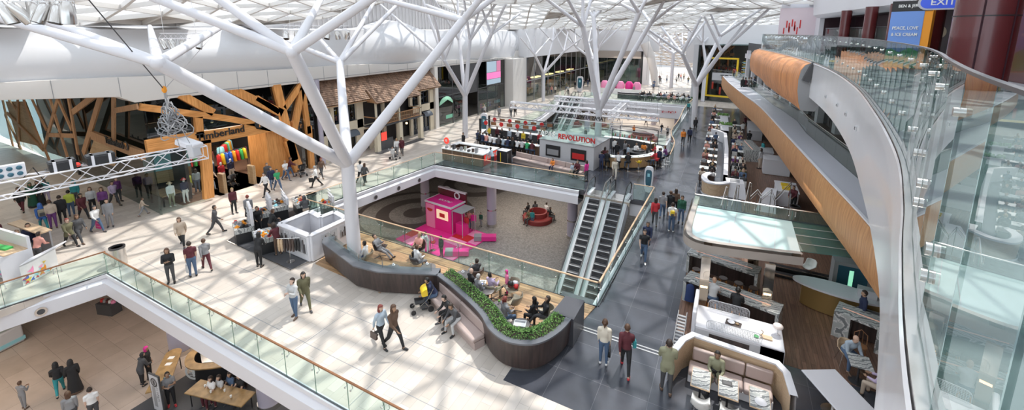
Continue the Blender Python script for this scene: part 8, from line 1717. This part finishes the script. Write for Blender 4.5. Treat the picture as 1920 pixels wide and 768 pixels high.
for i in range(11):
    top = ['red', 'maroon', 'white', 'black', 'grey', 'pale blue', 'white', 'orange', 'black', 'red', 'navy'][i]; person(-10.2+.52*i, 36.4+1.9*((i*7) % 5)/5, 0, dr.uniform(0, 6), 'stand' if i % 3 else 'fold', top, 'black', f'person in {top} inside the oak counter bar, {ordn[i]} from the kitchen box', near=False, hk=dr.choice(('short', 'long')), group='people inside the oak counter bar')
for i, (px, py, top, bot) in enumerate([(1211, 236, 'maroon', 'black'), (1208, 280, 'white', 'black'), (1214, 284, 'black', 'white'), (1221, 285, 'yellow', 'black'), (1160, 230, 'grey', 'grey'), (1098, 262, 'black', 'black'), (1083, 232, 'maroon', 'black'), (1070, 234, 'red', 'black'), (1147, 246, 'pale grey', 'denim'), (1178, 225, 'white', 'denim'), (1240, 250, 'black', 'denim'), (1251, 258, 'grey', 'black'), (1234, 232, 'pink', 'black'), (1222, 232, 'purple', 'black'), (1200, 218, 'blue', 'denim'), (1188, 255, 'orange', 'black')]):
    per(px, py, ['walk', 'stand', 'walk2', 'fold'][i % 4], (px+(-1)**i*20, py+8), top, bot, f'person in {top} and {bot}, {["walking", "standing"][i % 2]} on the ringed lower floor, {["by the near edge", "by the far escalators", "under the white trusses", "near the column"][i % 4]}', z=ZC, near=False, hk=dr.choice(('short', 'long')))
for i in range(9):
    for j in range(2):
        for s_ in (-1, 1):
            if dr.random() < .35: continue
            top = cl_[dr.randint(0, 9)]; person(-13.6+i*.92+.1*s_, 73.0+j*1.7+.5*s_, 0, math.pi/2-s_*math.pi/2, 'sit', top, 'black', f'seated person in {top} at the far cafe, {ordn[i]} table, {"front" if j == 0 else "rear"} row, {"near" if s_ < 0 else "far"} side', near=False, hk=dr.choice(('short', 'long')), group='people at the dark far cafe')
spots = [(1028, 176), (1034, 178), (1041, 177), (1065, 178), (1062, 170), (1078, 168), (1094, 165), (1102, 163), (1112, 168), (1188, 178), (1215, 158), (1236, 154), (1238, 157), (1250, 155), (1226, 164), (1272, 150), (1276, 151), (1282, 150), (1268, 156), (1290, 158), (1298, 155), (1166, 176), (1058, 158), (1070, 156), (1083, 157), (1048, 160), (1088, 152), (1052, 166), (1032, 168), (1225, 171)]
pl3 = ['by the slender white column', 'near the far white totem', 'at the magenta stand', 'before the opening to the next hall', 'beyond the dark far cafe']
for i, (px, py) in enumerate(spots):
    top = cl_[(i*7) % len(cl_)]; w_ = pl3[0] if px < 1045 else pl3[1] if px < 1100 else pl3[2] if px < 1195 else pl3[3] if py < 160 else pl3[4]
    per(px, py, ['walk', 'stand', 'walk2', 'fold'][i % 4], (px+(-1)**i*15, py+6), top, ['black', 'denim', 'dark grey'][i % 3], f'distant person in {top} and {["black", "denim", "dark grey"][i % 3]}, {["walking", "standing", "striding", "arms folded"][i % 4]} {w_}', near=False, hk=dr.choice(('short', 'long')))
for i, (px, py, top) in enumerate([(1376, 150, 'red'), (1392, 163, 'black'), (1397, 166, 'maroon'), (1403, 168, 'grey'), (1413, 170, 'navy'), (1408, 160, 'brown')]):
    p = P(px, py, MZ+.0); q = D(px, py, 46 if i else 60); person(q.x+(.0), q.y, MZ, .3*i, ['walk', 'stand', 'walk2'][i % 3], top, 'black', f'person in {top} on the middle balcony behind the oak parapet', near=False, hk=dr.choice(('short', 'long')))
